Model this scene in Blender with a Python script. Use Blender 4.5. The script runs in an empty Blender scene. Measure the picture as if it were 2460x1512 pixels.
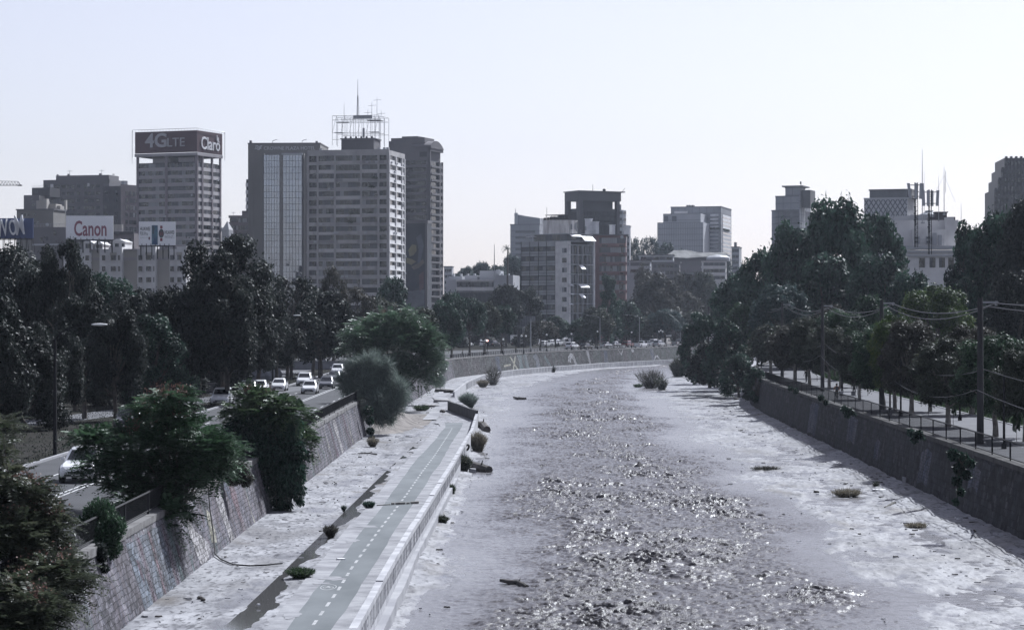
import bpy, math, random
import numpy as np
from mathutils import Vector, Matrix, geometry
sc = bpy.context.scene
COL = sc.collection
R = math.radians
F = 5800.0; CZ = 7.8; CX = 1230.0; HY = 775.0      # lens, eye height and horizon of the photograph, in 2460-wide units
rng = random.Random(7)

# ---------------------------------------------------------------- small helpers
def tag(o, label=None, cat=None, group=None, kind=None):
    if label: o['label'] = label
    if cat: o['category'] = cat
    if group: o['group'] = group
    if kind: o['kind'] = kind
    return o
def empty(name, loc=(0,0,0), rz=0.0, label=None, cat=None, group=None):
    o = bpy.data.objects.new(name, None); COL.objects.link(o)
    o.location = loc; o.rotation_euler = (0,0,rz); o.empty_display_size = .5
    return tag(o, label, cat, group)
def link(name, me, mats, parent=None):
    o = bpy.data.objects.new(name, me); COL.objects.link(o)
    if not isinstance(mats, (list, tuple)): mats = [mats]
    if len(me.materials) == 0:
        for m in mats: me.materials.append(m)
    if parent is not None: o.parent = parent
    return o
def copy_tree(o, parent=None):
    c = o.copy(); COL.objects.link(c)
    if parent is not None: c.parent = parent
    for ch in list(o.children): copy_tree(ch, c)
    return c
class MB:
    def __init__(s): s.v = []; s.f = []; s.m = []
    def quad(s, a, b, c, d, mi=0):
        n = len(s.v); s.v += [tuple(a), tuple(b), tuple(c), tuple(d)]; s.f.append((n,n+1,n+2,n+3)); s.m.append(mi)
    def poly(s, pts, mi=0):
        n = len(s.v); s.v += [tuple(p) for p in pts]; s.f.append(tuple(range(n, n+len(pts)))); s.m.append(mi)
    def hexa(s, p, mi=0):                                   # 8 corners: bottom 4 ccw, top 4 ccw
        n = len(s.v); s.v += [tuple(q) for q in p]
        for f in ((3,2,1,0),(4,5,6,7),(0,1,5,4),(1,2,6,5),(2,3,7,6),(3,0,4,7)):
            s.f.append(tuple(n+i for i in f)); s.m.append(mi)
    def box(s, x0,x1,y0,y1,z0,z1, mi=0):
        s.hexa([(x0,y0,z0),(x1,y0,z0),(x1,y1,z0),(x0,y1,z0),(x0,y0,z1),(x1,y0,z1),(x1,y1,z1),(x0,y1,z1)], mi)
    def tube(s, pts, rad, n=6, mi=0, cap=True):
        pts = [Vector(p) for p in pts]
        if not isinstance(rad, (list, tuple)): rad = [rad]*len(pts)
        loops = []; up = Vector((0,0,1)); prev = None
        for i, p in enumerate(pts):
            d = (pts[min(i+1,len(pts)-1)] - pts[max(i-1,0)])
            if d.length < 1e-9: d = Vector((0,0,1))
            d.normalize()
            a = prev - d*prev.dot(d) if prev is not None else (Vector((1,0,0)) if abs(d.z) > .9 else up).cross(d)
            if a.length < 1e-6: a = Vector((1,0,0)).cross(d)
            a.normalize(); prev = a; b = d.cross(a)
            base = len(s.v)
            for k in range(n):
                t = 2*math.pi*k/n
                s.v.append(tuple(p + a*(math.cos(t)*rad[i]) + b*(math.sin(t)*rad[i])))
            loops.append(base)
        for i in range(len(loops)-1):
            for k in range(n):
                s.f.append((loops[i]+k, loops[i]+(k+1)%n, loops[i+1]+(k+1)%n, loops[i+1]+k)); s.m.append(mi)
        if cap:
            s.f.append(tuple(loops[0]+k for k in reversed(range(n)))); s.m.append(mi)
            s.f.append(tuple(loops[-1]+k for k in range(n))); s.m.append(mi)
    def loft(s, loops, mi=0, cap=True):
        n = len(loops[0]); b = []
        for L in loops:
            b.append(len(s.v)); s.v += [tuple(q) for q in L]
        for i in range(len(loops)-1):
            for k in range(n):
                s.f.append((b[i]+k, b[i]+(k+1)%n, b[i+1]+(k+1)%n, b[i+1]+k)); s.m.append(mi)
        if cap:
            s.f.append(tuple(b[0]+k for k in reversed(range(n)))); s.m.append(mi)
            s.f.append(tuple(b[-1]+k for k in range(n))); s.m.append(mi)
    def ball(s, c, r, nu=10, nv=6, mi=0, sq=(1,1,1)):
        loops = []
        for j in range(1, nv):
            ph = math.pi*j/nv - math.pi/2
            loops.append([(c[0]+sq[0]*r*math.cos(ph)*math.cos(2*math.pi*k/nu), c[1]+sq[1]*r*math.cos(ph)*math.sin(2*math.pi*k/nu), c[2]+sq[2]*r*math.sin(ph)) for k in range(nu)])
        s.loft(loops, mi)
    def mesh(s, name, smooth=False):
        me = bpy.data.meshes.new(name); me.from_pydata(s.v, [], s.f)
        if any(s.m): me.polygons.foreach_set('material_index', s.m)
        if smooth: me.polygons.foreach_set('use_smooth', [True]*len(s.f))
        me.update(); return me
    def build(s, name, mats, parent=None, smooth=False):
        return link(name, s.mesh(name, smooth), mats, parent)
def grid_mesh(name, P, uv=None, smooth=True):               # P: (n,m,3) array
    n, m, _ = P.shape
    me = bpy.data.meshes.new(name)
    idx = np.arange(n*m).reshape(n, m)
    q = np.stack([idx[:-1,:-1], idx[:-1,1:], idx[1:,1:], idx[1:,:-1]], -1).reshape(-1, 4)
    me.vertices.add(n*m); me.vertices.foreach_set('co', P.reshape(-1).astype(np.float32))
    me.loops.add(q.size); me.loops.foreach_set('vertex_index', q.reshape(-1).astype(np.int32))
    me.polygons.add(len(q)); me.polygons.foreach_set('loop_start', np.arange(0, q.size, 4, dtype=np.int32))
    me.update(calc_edges=True)
    if smooth: me.polygons.foreach_set('use_smooth', np.ones(len(q), dtype=bool))
    if uv is not None:
        l = me.uv_layers.new(name='UVMap'); l.data.foreach_set('uv', uv.reshape(-1, 2)[q.reshape(-1)].reshape(-1).astype(np.float32))
    me.validate(); return me
def vnoise(x, y, seed=0):
    xi = np.floor(x).astype(np.int64); yi = np.floor(y).astype(np.int64); fx = x-xi; fy = y-yi
    fx = fx*fx*(3-2*fx); fy = fy*fy*(3-2*fy)
    def h(a, b):
        n = (a*374761393 + b*668265263 + seed*1442695041) & 0x7fffffff
        n = ((n ^ (n >> 13))*1274126177) & 0x7fffffff
        return ((n ^ (n >> 16)) & 0xffff)/65535.0
    return (h(xi,yi)*(1-fx)+h(xi+1,yi)*fx)*(1-fy) + (h(xi,yi+1)*(1-fx)+h(xi+1,yi+1)*fx)*fy
def fbm(x, y, o=4, seed=0):
    t = 0; a = .5
    for i in range(o): t = t + a*vnoise(x*2**i, y*2**i, seed+i*17); a *= .5
    return t
def zs(Y): return -2.7 - 1.7*min(1, max(0, (Y-90)/610.0))      # level of the ledge the path runs on
def zb(Y): return zs(Y) - .9                                    # level of the river bed
def zsv(Y): return -2.7 - 1.7*np.clip((Y-90)/610.0, 0, 1)
def un(x, y, z=0.0):                                            # a point of the photograph to a point at height z (number or function of depth)
    Z = 200.0
    for _ in range(30):
        zz = z(Z) if callable(z) else z
        Z = F*(CZ-zz)/max(y-HY, 1.0)
    return Vector(((x-CX)*Z/F, Z, zz))
def at(x, y, Z): return Vector(((x-CX)*Z/F, Z, CZ+(HY-y)*Z/F))
def px(Z): return Z/F                                           # metres per unit of the photograph at depth Z

# ---------------------------------------------------------------- materials
def _nt(name):
    m = bpy.data.materials.new(name); m.use_nodes = True
    nt = m.node_tree; b = nt.nodes['Principled BSDF']; return m, nt, b
MATS = {}
def mat(name, c, c2=None, rough=.8, scale=.6, metal=0.0, bump=0.0, bscale=None, coat=0.0, spec=.5, detail=5, stretch=(1,1,1)):
    if name in MATS: return MATS[name]
    m, nt, b = _nt(name)
    b.inputs['Roughness'].default_value = rough; b.inputs['Metallic'].default_value = metal
    b.inputs['Specular IOR Level'].default_value = spec; b.inputs['Coat Weight'].default_value = coat
    if c2 is None: c2 = tuple(v*.78 for v in c)
    tc = nt.nodes.new('ShaderNodeTexCoord'); mp = nt.nodes.new('ShaderNodeMapping'); mp.inputs['Scale'].default_value = stretch
    no = nt.nodes.new('ShaderNodeTexNoise'); no.inputs['Scale'].default_value = scale; no.inputs['Detail'].default_value = detail
    cr = nt.nodes.new('ShaderNodeValToRGB'); cr.color_ramp.elements[0].position = .35; cr.color_ramp.elements[1].position = .65
    cr.color_ramp.elements[0].color = (*c2, 1); cr.color_ramp.elements[1].color = (*c, 1)
    nt.links.new(tc.outputs['Object'], mp.inputs['Vector']); nt.links.new(mp.outputs[0], no.inputs['Vector'])
    nt.links.new(no.outputs['Fac'], cr.inputs['Fac']); nt.links.new(cr.outputs['Color'], b.inputs['Base Color'])
    if bump:
        n2 = nt.nodes.new('ShaderNodeTexNoise'); n2.inputs['Scale'].default_value = bscale or scale*6; n2.inputs['Detail'].default_value = 6
        bp = nt.nodes.new('ShaderNodeBump'); bp.inputs['Strength'].default_value = bump; bp.inputs['Distance'].default_value = .05
        nt.links.new(mp.outputs[0], n2.inputs['Vector']); nt.links.new(n2.outputs['Fac'], bp.inputs['Height']); nt.links.new(bp.outputs[0], b.inputs['Normal'])
    MATS[name] = m; return m
def leafmat(name, dark, light, warm=None, gloss=0):
    m, nt, b = _nt(name)
    at_ = nt.nodes.new('ShaderNodeAttribute'); at_.attribute_name = 'lv'
    cr = nt.nodes.new('ShaderNodeValToRGB'); e = cr.color_ramp.elements
    e[0].color = (*dark, 1); e[0].position = .1; e[1].color = (*light, 1); e[1].position = .8
    if warm: w = e.new(1.0); w.color = (*warm, 1)
    nt.links.new(at_.outputs['Fac'], cr.inputs['Fac']); nt.links.new(cr.outputs['Color'], b.inputs['Base Color'])
    b.inputs['Roughness'].default_value = .45 if gloss else .55; b.inputs['Specular IOR Level'].default_value = .28 if gloss else .2
    tr = nt.nodes.new('ShaderNodeBsdfTranslucent'); mx = nt.nodes.new('ShaderNodeMixShader'); mx.inputs[0].default_value = .36 if gloss else .32
    nt.links.new(cr.outputs['Color'], tr.inputs['Color']); nt.links.new(b.outputs[0], mx.inputs[1]); nt.links.new(tr.outputs[0], mx.inputs[2])
    nt.links.new(mx.outputs[0], nt.nodes['Material Output'].inputs['Surface'])
    MATS[name] = m; return m
def stonemat(name, c1, c2, mortar, bw=.55, bh=.3, paint=None, stain=None, pscale=.35):
    m, nt, b = _nt(name); N = nt.nodes.new; L = nt.links.new
    uv = N('ShaderNodeUVMap'); uv.uv_map = 'UVMap'
    nz = N('ShaderNodeTexNoise'); nz.inputs['Scale'].default_value = 2.6; nz.inputs['Detail'].default_value = 4
    L(uv.outputs[0], nz.inputs['Vector'])
    va = N('ShaderNodeVectorMath'); va.operation = 'MULTIPLY_ADD'; va.inputs[1].default_value = (bw*.75,bh*.95,0)
    L(nz.outputs['Color'], va.inputs[0]); L(uv.outputs[0], va.inputs[2])
    br = N('ShaderNodeTexBrick'); br.inputs['Scale'].default_value = 1; br.inputs['Brick Width'].default_value = bw; br.inputs['Row Height'].default_value = bh
    br.inputs['Mortar Size'].default_value = .014; br.inputs['Mortar Smooth'].default_value = .3
    br.inputs['Color1'].default_value = (*c1,1); br.inputs['Color2'].default_value = (*c2,1); br.inputs['Mortar'].default_value = (*mortar,1)
    L(va.outputs[0], br.inputs['Vector'])
    col = br.outputs['Color']
    vp = N('ShaderNodeMapping'); vp.inputs['Scale'].default_value = (1/bw*.9, 1/bh*.95, 1); L(va.outputs[0], vp.inputs[0])   # each stone its own tone
    vo = N('ShaderNodeTexVoronoi'); vo.inputs['Scale'].default_value = 1; vo.voronoi_dimensions = '2D'; L(vp.outputs[0], vo.inputs['Vector'])
    sv = N('ShaderNodeSeparateColor'); L(vo.outputs['Color'], sv.inputs[0]); vr = N('ShaderNodeMapRange'); vr.inputs[3].default_value = .55; vr.inputs[4].default_value = 1.45; L(sv.outputs[0], vr.inputs[0])
    vm = N('ShaderNodeMix'); vm.data_type = 'RGBA'; vm.blend_type = 'MULTIPLY'; vm.inputs[0].default_value = 1; L(col, vm.inputs[6]); L(vr.outputs[0], vm.inputs[7]); col = vm.outputs[2]
    if paint:
        mp = N('ShaderNodeMapping'); mp.inputs['Scale'].default_value = (pscale, pscale*.55, 1); L(uv.outputs[0], mp.inputs[0])
        pn = N('ShaderNodeTexNoise'); pn.inputs['Scale'].default_value = 1; pn.inputs['Detail'].default_value = 4; pn.inputs['Distortion'].default_value = 1.2; L(mp.outputs[0], pn.inputs['Vector'])
        cr = N('ShaderNodeValToRGB'); e = cr.color_ramp.elements; cr.color_ramp.interpolation = 'LINEAR'
        k = len(paint)
        e[0].position = .3; e[0].color = (*paint[0],1); e[1].position = .7; e[1].color = (*paint[-1],1)
        for i in range(1, k-1): q = e.new(.3+.4*i/(k-1)); q.color = (*paint[i],1)
        L(pn.outputs['Fac'], cr.inputs[0])
        pm = N('ShaderNodeTexNoise'); pm.inputs['Scale'].default_value = .33; pm.inputs['Detail'].default_value = 7; L(uv.outputs[0], pm.inputs['Vector'])
        rr = N('ShaderNodeMapRange'); rr.inputs[1].default_value = .36; rr.inputs[2].default_value = .6; rr.inputs[4].default_value = .8; L(pm.outputs['Fac'], rr.inputs[0])
        mu = N('ShaderNodeMath'); mu.operation = 'MULTIPLY'; L(rr.outputs[0], mu.inputs[0])
        sb = N('ShaderNodeMath'); sb.operation = 'SUBTRACT'; sb.inputs[0].default_value = 1.0; L(br.outputs['Fac'], sb.inputs[1]); L(sb.outputs[0], mu.inputs[1])
        mx = N('ShaderNodeMix'); mx.data_type = 'RGBA'; L(mu.outputs[0], mx.inputs[0]); L(col, mx.inputs[6]); L(cr.outputs[0], mx.inputs[7]); col = mx.outputs[2]
    # water stains running down from the coping
    mp2 = N('ShaderNodeMapping'); mp2.inputs['Scale'].default_value = (.45,.05,1); L(uv.outputs[0], mp2.inputs[0])
    sn = N('ShaderNodeTexNoise'); sn.inputs['Scale'].default_value = 1; sn.inputs['Detail'].default_value = 5; L(mp2.outputs[0], sn.inputs['Vector'])
    sr = N('ShaderNodeMapRange'); sr.inputs[1].default_value = .52; sr.inputs[2].default_value = .66; sr.inputs[4].default_value = .72 if stain is None else stain; L(sn.outputs['Fac'], sr.inputs[0])
    ms = N('ShaderNodeMix'); ms.data_type = 'RGBA'; L(sr.outputs[0], ms.inputs[0]); L(col, ms.inputs[6]); ms.inputs[7].default_value = (.035,.034,.038,1)
    vm2 = N('ShaderNodeMix'); vm2.data_type = 'RGBA'; vm2.blend_type = 'MULTIPLY'; vm2.inputs[0].default_value = .7; L(ms.outputs[2], vm2.inputs[6]); L(vr.outputs[0], vm2.inputs[7])
    L(vm2.outputs[2], b.inputs['Base Color']); b.inputs['Roughness'].default_value = .9; b.inputs['Specular IOR Level'].default_value = .2
    bp = N('ShaderNodeBump'); bp.inputs['Strength'].default_value = .9; bp.inputs['Distance'].default_value = .06; bp.invert = True
    ad = N('ShaderNodeMath'); ad.operation = 'MULTIPLY_ADD'; ad.inputs[1].default_value = -.8; L(nz.outputs['Fac'], ad.inputs[0]); L(br.outputs['Fac'], ad.inputs[2])
    L(ad.outputs[0], bp.inputs['Height']); L(bp.outputs[0], b.inputs['Normal'])
    MATS[name] = m; return m
def glassmat(name, c, rough=.08, metal=.0, spec=.8, var=.25):
    m = mat(name, c, tuple(v*(1-var) for v in c), rough=rough, scale=.25, metal=metal, spec=spec); return m

M_steel = mat('dark_steel', (.018,.018,.021), rough=.8, spec=.15)
M_galv  = mat('galvanised', (.32,.33,.35), rough=.45, metal=.5)
M_white = mat('white_paint', (.75,.75,.77), rough=.6)
M_conc  = mat('concrete', (.28,.28,.295), (.20,.20,.215), rough=.9, scale=.8, bump=.3)
M_conc2 = mat('pale_concrete', (.32,.32,.335), (.22,.22,.24), rough=.9, scale=.5, bump=.3, bscale=5)
M_bark  = mat('bark', (.10,.085,.075), (.045,.04,.038), rough=.95, scale=3, bump=.8)
M_bark2 = mat('pale_bark', (.24,.22,.20), (.11,.10,.09), rough=.95, scale=2.2, bump=.6)
M_wood  = mat('weathered_wood', (.09,.08,.075), (.04,.037,.035), rough=.9, scale=2, bump=.5)
M_black = mat('black_rubber', (.015,.015,.017), rough=.8)
GL_d = glassmat('dark_glass', (.016,.018,.024), spec=.6); GL_m = glassmat('curtained_glass', (.085,.09,.105), rough=.25, spec=.4)
GL_l = glassmat('blind_glass', (.28,.285,.30), rough=.4, spec=.4); GL_b = glassmat('blue_glass', (.07,.085,.12), rough=.06)
M_frame = mat('window_frame', (.10,.10,.11), rough=.6)
M_lamp = mat('lamp_glass', (.82,.82,.82), rough=.3)
# ---------------------------------------------------------------- camera, sky, sun, air
cam = bpy.data.cameras.new('camera'); co = bpy.data.objects.new('camera', cam); COL.objects.link(co)
co.location = (0,0,CZ); co.rotation_euler = (R(90),0,0)
cam.sensor_width = 36; cam.lens = 36*F/2460; cam.shift_y = (HY-756)/2460; cam.clip_end = 20000; cam.clip_start = .5
sc.camera = co
SUN_AZ, SUN_EL = R(34), R(45)                                    # azimuth to the right of the view direction
w = bpy.data.worlds.new('World'); sc.world = w; w.use_nodes = True
nt = w.node_tree; bg = nt.nodes['Background']
sky = nt.nodes.new('ShaderNodeTexSky'); sky.sky_type = 'NISHITA'; sky.sun_disc = False
sky.sun_elevation = SUN_EL; sky.sun_rotation = SUN_AZ; sky.altitude = 550; sky.air_density = 1.0; sky.dust_density = 1.6; sky.ozone_density = 2.2
tint = nt.nodes.new('ShaderNodeMix'); tint.data_type = 'RGBA'; tint.blend_type = 'MULTIPLY'; tint.inputs[0].default_value = 1
tint.inputs[7].default_value = (1.02,.97,1.05,1)
hs = nt.nodes.new('ShaderNodeHueSaturation'); hs.inputs['Saturation'].default_value = .5
nt.links.new(sky.outputs[0], hs.inputs['Color']); nt.links.new(hs.outputs[0], tint.inputs[6]); nt.links.new(tint.outputs[2], bg.inputs['Color']); bg.inputs['Strength'].default_value = .08
sl = bpy.data.lights.new('sun', 'SUN'); so = bpy.data.objects.new('sun', sl); COL.objects.link(so)
sl.energy = 4.9; sl.angle = R(.5); sl.color = (.90,.945,1.0)
sd = Vector((math.sin(SUN_AZ)*math.cos(SUN_EL), math.cos(SUN_AZ)*math.cos(SUN_EL), math.sin(SUN_EL)))
so.rotation_euler = sd.to_track_quat('Z', 'Y').to_euler(); so.location = (60,60,120)
vs = sc.view_settings; vs.view_transform = 'Standard'; vs.look = 'None'; vs.gamma = 1; vs.exposure = .62
sc.cycles.use_denoising = True; sc.cycles.max_bounces = 6; sc.cycles.diffuse_bounces = 2; sc.cycles.glossy_bounces = 2; sc.cycles.transmission_bounces = 2
sc.cycles.volume_bounces = 0; sc.cycles.transparent_max_bounces = 4; sc.cycles.sample_clamp_indirect = 4; sc.cycles.sample_clamp_direct = 2.2; sc.cycles.caustics_reflective = False; sc.cycles.caustics_refractive = False
HAZE = 1
if HAZE:
    hm = bpy.data.materials.new('haze'); hm.use_nodes = True; hn = hm.node_tree
    hn.nodes.remove(hn.nodes['Principled BSDF']); pv = hn.nodes.new('ShaderNodeVolumePrincipled')
    pv.inputs['Color'].default_value = (.80,.87,1.0,1); pv.inputs['Density'].default_value = .000065; pv.inputs['Anisotropy'].default_value = .2
    hn.links.new(pv.outputs[0], hn.nodes['Material Output'].inputs['Volume'])
    hb = MB(); hb.box(-3100,3100,-150,4100,-8,190); tag(hb.build('haze', hm), kind='stuff')

# ---------------------------------------------------------------- banks of the canal
LB = [(-14.1,-60),(-14.1,78),(-14.6,180),(-14.9,223),(-15.0,330),(-14.4,430),(-13.2,512),(-6.8,558),(4.9,628),(16.5,668),(31.4,711),(52.8,785),(85,880),(180,1100),(330,1400)]
RB = [(24.5,-60),(25.3,78),(26.9,127),(32.6,301),(35,350),(43,430),(55,500),(75,580),(102,660),(180,800),(330,1000),(520,1300)]
def dens(P, step):
    out = []
    for (a, b) in zip(P[:-1], P[1:]):
        n = max(1, int(math.hypot(b[0]-a[0], b[1]-a[1])/step))
        out += [(a[0]+(b[0]-a[0])*i/n, a[1]+(b[1]-a[1])*i/n) for i in range(n)]
    return out + [P[-1]]
def offs(P, d):                                                  # offset to the right of travel
    out = []
    for i, p in enumerate(P):
        a = P[max(i-1,0)]; b = P[min(i+1,len(P)-1)]
        t = Vector((b[0]-a[0], b[1]-a[1])).normalized(); out.append((p[0]+t.y*d, p[1]-t.x*d))
    return out
def smooth_line(P, step=6, k=3):
    D = dens(P, step)
    for _ in range(k): D = [D[0]] + [((D[i-1][0]+2*D[i][0]+D[i+1][0])/4, (D[i-1][1]+2*D[i][1]+D[i+1][1])/4) for i in range(1,len(D)-1)] + [D[-1]]
    return D
LBs = smooth_line(LB); RBs = smooth_line(RB)
def flat(name, ring, z, m, kind='structure'):
    tri = geometry.tessellate_polygon([[Vector((p[0],p[1],0)) for p in ring]])
    me = bpy.data.meshes.new(name); me.from_pydata([(p[0],p[1],z) for p in ring], [], [tuple(t) for t in tri])
    me.update()
    if sum(p.normal.z for p in me.polygons) < 0: me.flip_normals()
    return tag(link(name, me, m), kind=kind)
M_soil = mat('park_soil', (.030,.028,.026), (.017,.018,.014), rough=1, spec=.05, scale=.25, bump=.4, bscale=3)
M_asph = mat('asphalt', (.050,.051,.057), (.037,.038,.043), rough=.85, spec=.3, scale=.35, bump=.15, bscale=30)
M_pave = mat('pavement', (.095,.097,.107), (.07,.07,.08), rough=.9, scale=.5, bump=.1, bscale=10)
M_paint = mat('road_paint', (.55,.55,.55), (.35,.35,.36), rough=.8, scale=2)
flat('ground', LBs + [(900,2500),(3000,4000),(-3000,4000),(-3000,-60)], -.01, M_soil)
flat('ground', RBs + [(1500,2600),(3050,3900),(3050,-60)], -.01, M_soil)
flat('riverbed_base', [(-60,-60),(60,-60),(60,300),(230,700),(620,1350),(300,1450),(40,900),(-60,520)], -6.2, M_soil)

def ribbon(name, A, B, z, m, kind='structure', parent=None):
    mb = MB()
    for i in range(len(A)-1):
        z0 = z(A[i][1]) if callable(z) else z; z1 = z(A[i+1][1]) if callable(z) else z
        mb.quad((*A[i],z0),(*B[i],z0),(*B[i+1],z1),(*A[i+1],z1))
    o = mb.build(name, m, parent); 
    if kind: tag(o, kind=kind)
    return o
def slab(mb, A, B, z0, z1, mi=0):                                # raised strip between two lines
    for i in range(len(A)-1):
        f = lambda z, p: z(p[1]) if callable(z) else z
        mb.hexa([(*A[i],f(z0,A[i])),(*B[i],f(z0,B[i])),(*B[i+1],f(z0,B[i+1])),(*A[i+1],f(z0,A[i+1])),
                 (*A[i],f(z1,A[i])),(*B[i],f(z1,B[i])),(*B[i+1],f(z1,B[i+1])),(*A[i+1],f(z1,A[i+1]))], mi)
# left road, its kerb and lines
YL = [-40,0,60,100,140,180,220,260,300,340,380,420,460,500]
inner = [p for p in LBs if p[1] < 1000]
def lbx(Y):
    for a, b in zip(LBs[:-1], LBs[1:]):
        if a[1] <= Y <= b[1]: return a[0]+(b[0]-a[0])*(Y-a[1])/(b[1]-a[1])
    return LBs[-1][0]
def rbx(Y):
    for a, b in zip(RBs[:-1], RBs[1:]):
        if a[1] <= Y <= b[1]: return a[0]+(b[0]-a[0])*(Y-a[1])/(b[1]-a[1])
    return RBs[-1][0]
kerbx = lambda Y: -25.2-.008*Y if Y < 420 else -28.6+(Y-420)*.02
A = [(kerbx(y), y) for y in YL]; B = [(lbx(y)-.55, y) for y in YL]
ribbon('road', A, B, .004, M_asph)
k = MB(); slab(k, [(kerbx(y)-.22,y) for y in dens([(0,y) for y in YL],3) for y in [y[1]]], [(kerbx(y),y) for y in dens([(0,y) for y in YL],3) for y in [y[1]]], -.02, .13)
tag(k.build('kerb', M_conc), kind='structure')
def dashes(xf, y0, y1, on, off, wd, name='road_marking', z=.008):
    mb = MB(); y = y0
    while y < y1:
        mb.quad((xf(y)-wd/2,y,z),(xf(y)+wd/2,y,z),(xf(y+on)+wd/2,y+on,z),(xf(y+on)-wd/2,y+on,z)); y += on+off
    return tag(mb.build(name, M_paint), kind='structure')
dbl = lambda Y: -20.1-.0035*Y
dashes(lambda y: dbl(y)-.16, -20, 420, 6, .001, .11); dashes(lambda y: dbl(y)+.16, -20, 420, 6, .001, .11)
dashes(lambda y: dbl(y)+3.2, -17, 420, 3, 5, .12); dashes(lambda y: dbl(y)-2.9, -14, 420, 3, 5, .12)
# park paths on the left, pale gravel
pth = [( -24,300),(-31,246),(-33.5,222),(-36,196),(-42,170),(-60,140)]
ribbon('park_path', offs(smooth_line(pth,5),-2.2), offs(smooth_line(pth,5),2.2), .006, M_pave)
ribbon('park_path', [(-60,330),(-60,420)], [(-33,330),(-33,420)], .006, M_pave)
# far avenue beyond the bend
far = [p for p in smooth_line(LB,6) if 500 < p[1] < 1300]
ribbon('road', offs(far,-34), offs(far,-4.5), .004, M_asph)
ribbon('promenade', offs(far,-4.4), offs(far,-.6), .05, M_pave)
for d in (-11.6,-18.4,-25.2):
    mb = MB(); A_ = offs(far,d-.07); B_ = offs(far,d+.07)
    for i in range(0,len(A_)-1,2): mb.quad((*A_[i],.009),(*B_[i],.009),(*B_[i+1],.009),(*A_[i+1],.009))
    tag(mb.build('road_marking', M_paint), kind='structure')
# right bank: pavement, grass, road
rr = [p for p in RBs if p[1] < 640]
M_grassbase = mat('lawn', (.022,.034,.016), (.014,.022,.011), rough=1, scale=1.2, bump=.6, bscale=20)
ribbon('pavement', offs(rr,.75), offs(rr,9.3), .02, M_pave)
mb = MB(); slab(mb, offs(rr,9.3), offs(rr,9.5), -.01, .08); slab(mb, offs(rr,14.4), offs(rr,14.6), -.01, .10); tag(mb.build('kerb', M_conc), kind='structure')
ribbon('lawn', offs(rr,9.5), offs(rr,14.4), .03, M_grassbase)
ribbon('road', offs(rr,14.6), offs(rr,28), .004, M_asph)
for d in (18,21.4,24.6):
    mb = MB(); A_ = offs(rr,d-.06); B_ = offs(rr,d+.06)
    for i in range(0,len(A_)-1,2): mb.quad((*A_[i],.009),(*B_[i],.009),(*B_[i+1],.009),(*A_[i+1],.009))
    tag(mb.build('road_marking', M_paint), kind='structure')
ribbon('pavement', offs(rr,28.2), offs(rr,33), .03, M_pave)
# joints across the pavement
mb = MB(); P1 = offs(rr,.8); P2 = offs(rr,9.25)
for i in range(len(P1)-1): mb.quad((P1[i][0],P1[i][1],.024),(P2[i][0],P2[i][1],.024),(P2[i][0],P2[i][1]+.07,.024),(P1[i][0],P1[i][1]+.07,.024))
Pm = offs(rr,4.2); Pn = offs(rr,4.28)
for i in range(len(P1)-1): mb.quad((*Pm[i],.024),(*Pn[i],.024),(*Pn[i+1],.024),(*Pm[i+1],.024))
tag(mb.build('pavement_joint', M_conc), kind='structure')

# ---------------------------------------------------------------- retaining walls
class Wall:                                                      # battered stone wall along a line, canal on side s
    def __init__(s, line, side, zbot, batter):
        s.L = line; s.side = side; s.zbot = zbot; s.bat = batter
        s.u = [0]
        for a, b in zip(line[:-1], line[1:]): s.u.append(s.u[-1]+math.hypot(b[0]-a[0], b[1]-a[1]))
    def pt(s, u, t, out=0.0):                                    # t: 0 at the coping, 1 at the foot
        i = 0
        while i < len(s.u)-2 and s.u[i+1] < u: i += 1
        a, b = s.L[i], s.L[i+1]; k = (u-s.u[i])/(s.u[i+1]-s.u[i]); x = a[0]+(b[0]-a[0])*k; y = a[1]+(b[1]-a[1])*k
        d = Vector((b[0]-a[0], b[1]-a[1])).normalized(); n = Vector((d.y,-d.x))*s.side
        z = s.zbot(y); o = s.bat*t+out
        return Vector((x+n.x*o, y+n.y*o, z*t))
    def mesh(s, name, step=.5, rows=10, rough=.005):
        us = np.arange(0, s.u[-1], step)
        P = np.zeros((len(us), rows+3, 3)); UV = np.zeros((len(us), rows+3, 2))
        for i, u in enumerate(us):
            for j in range(rows+1):
                t = j/rows; o = rough*(float(vnoise(np.array(u*1.6), np.array(j*.9), 5))-.5)*2
                p = s.pt(u, t, o); P[i,j+2] = p; UV[i,j+2] = (u, -p.z)
            q = s.pt(u, 0, 0.0); r = s.pt(u, 0, -.9)
            P[i,1] = q; UV[i,1] = (u, .01); P[i,0] = r; UV[i,0] = (u, .9)
        if s.side < 0: P = P[:, ::-1]; UV = UV[:, ::-1]
        return grid_mesh(name, P, UV, smooth=False)
    def coping(s, w0, w1, h, step=4.0, u0=0, u1=None):
        mb = MB(); u = u0; u1 = u1 or s.u[-1]; r2 = random.Random(3)
        while u < u1-step:
            e = u+step-.03; j = r2.uniform(-.02,.02)
            a = s.pt(u,0,w0+j); b = s.pt(u,0,-w1+j); c = s.pt(e,0,-w1+j); d = s.pt(e,0,w0+j)
            p = [a,d,c,b] if s.side > 0 else [a,b,c,d]
            mb.hexa([(q.x,q.y,-.06) for q in p]+[(q.x,q.y,h+j) for q in p]); u += step
        return mb
split = [i for i, p in enumerate(LBs) if p[1] > 508][0]
near_line = LBs[:split+1]; far_line = [p for p in LBs[split:] if p[1] < 1000]
WL = Wall(near_line, 1, lambda y: zs(y)-.35, .85); WF = Wall(far_line, 1, lambda y: zs(y)-.35, .8); WR = Wall([p for p in RBs if p[1] < 620], -1, lambda y: zb(y)-.35, .65)
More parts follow.
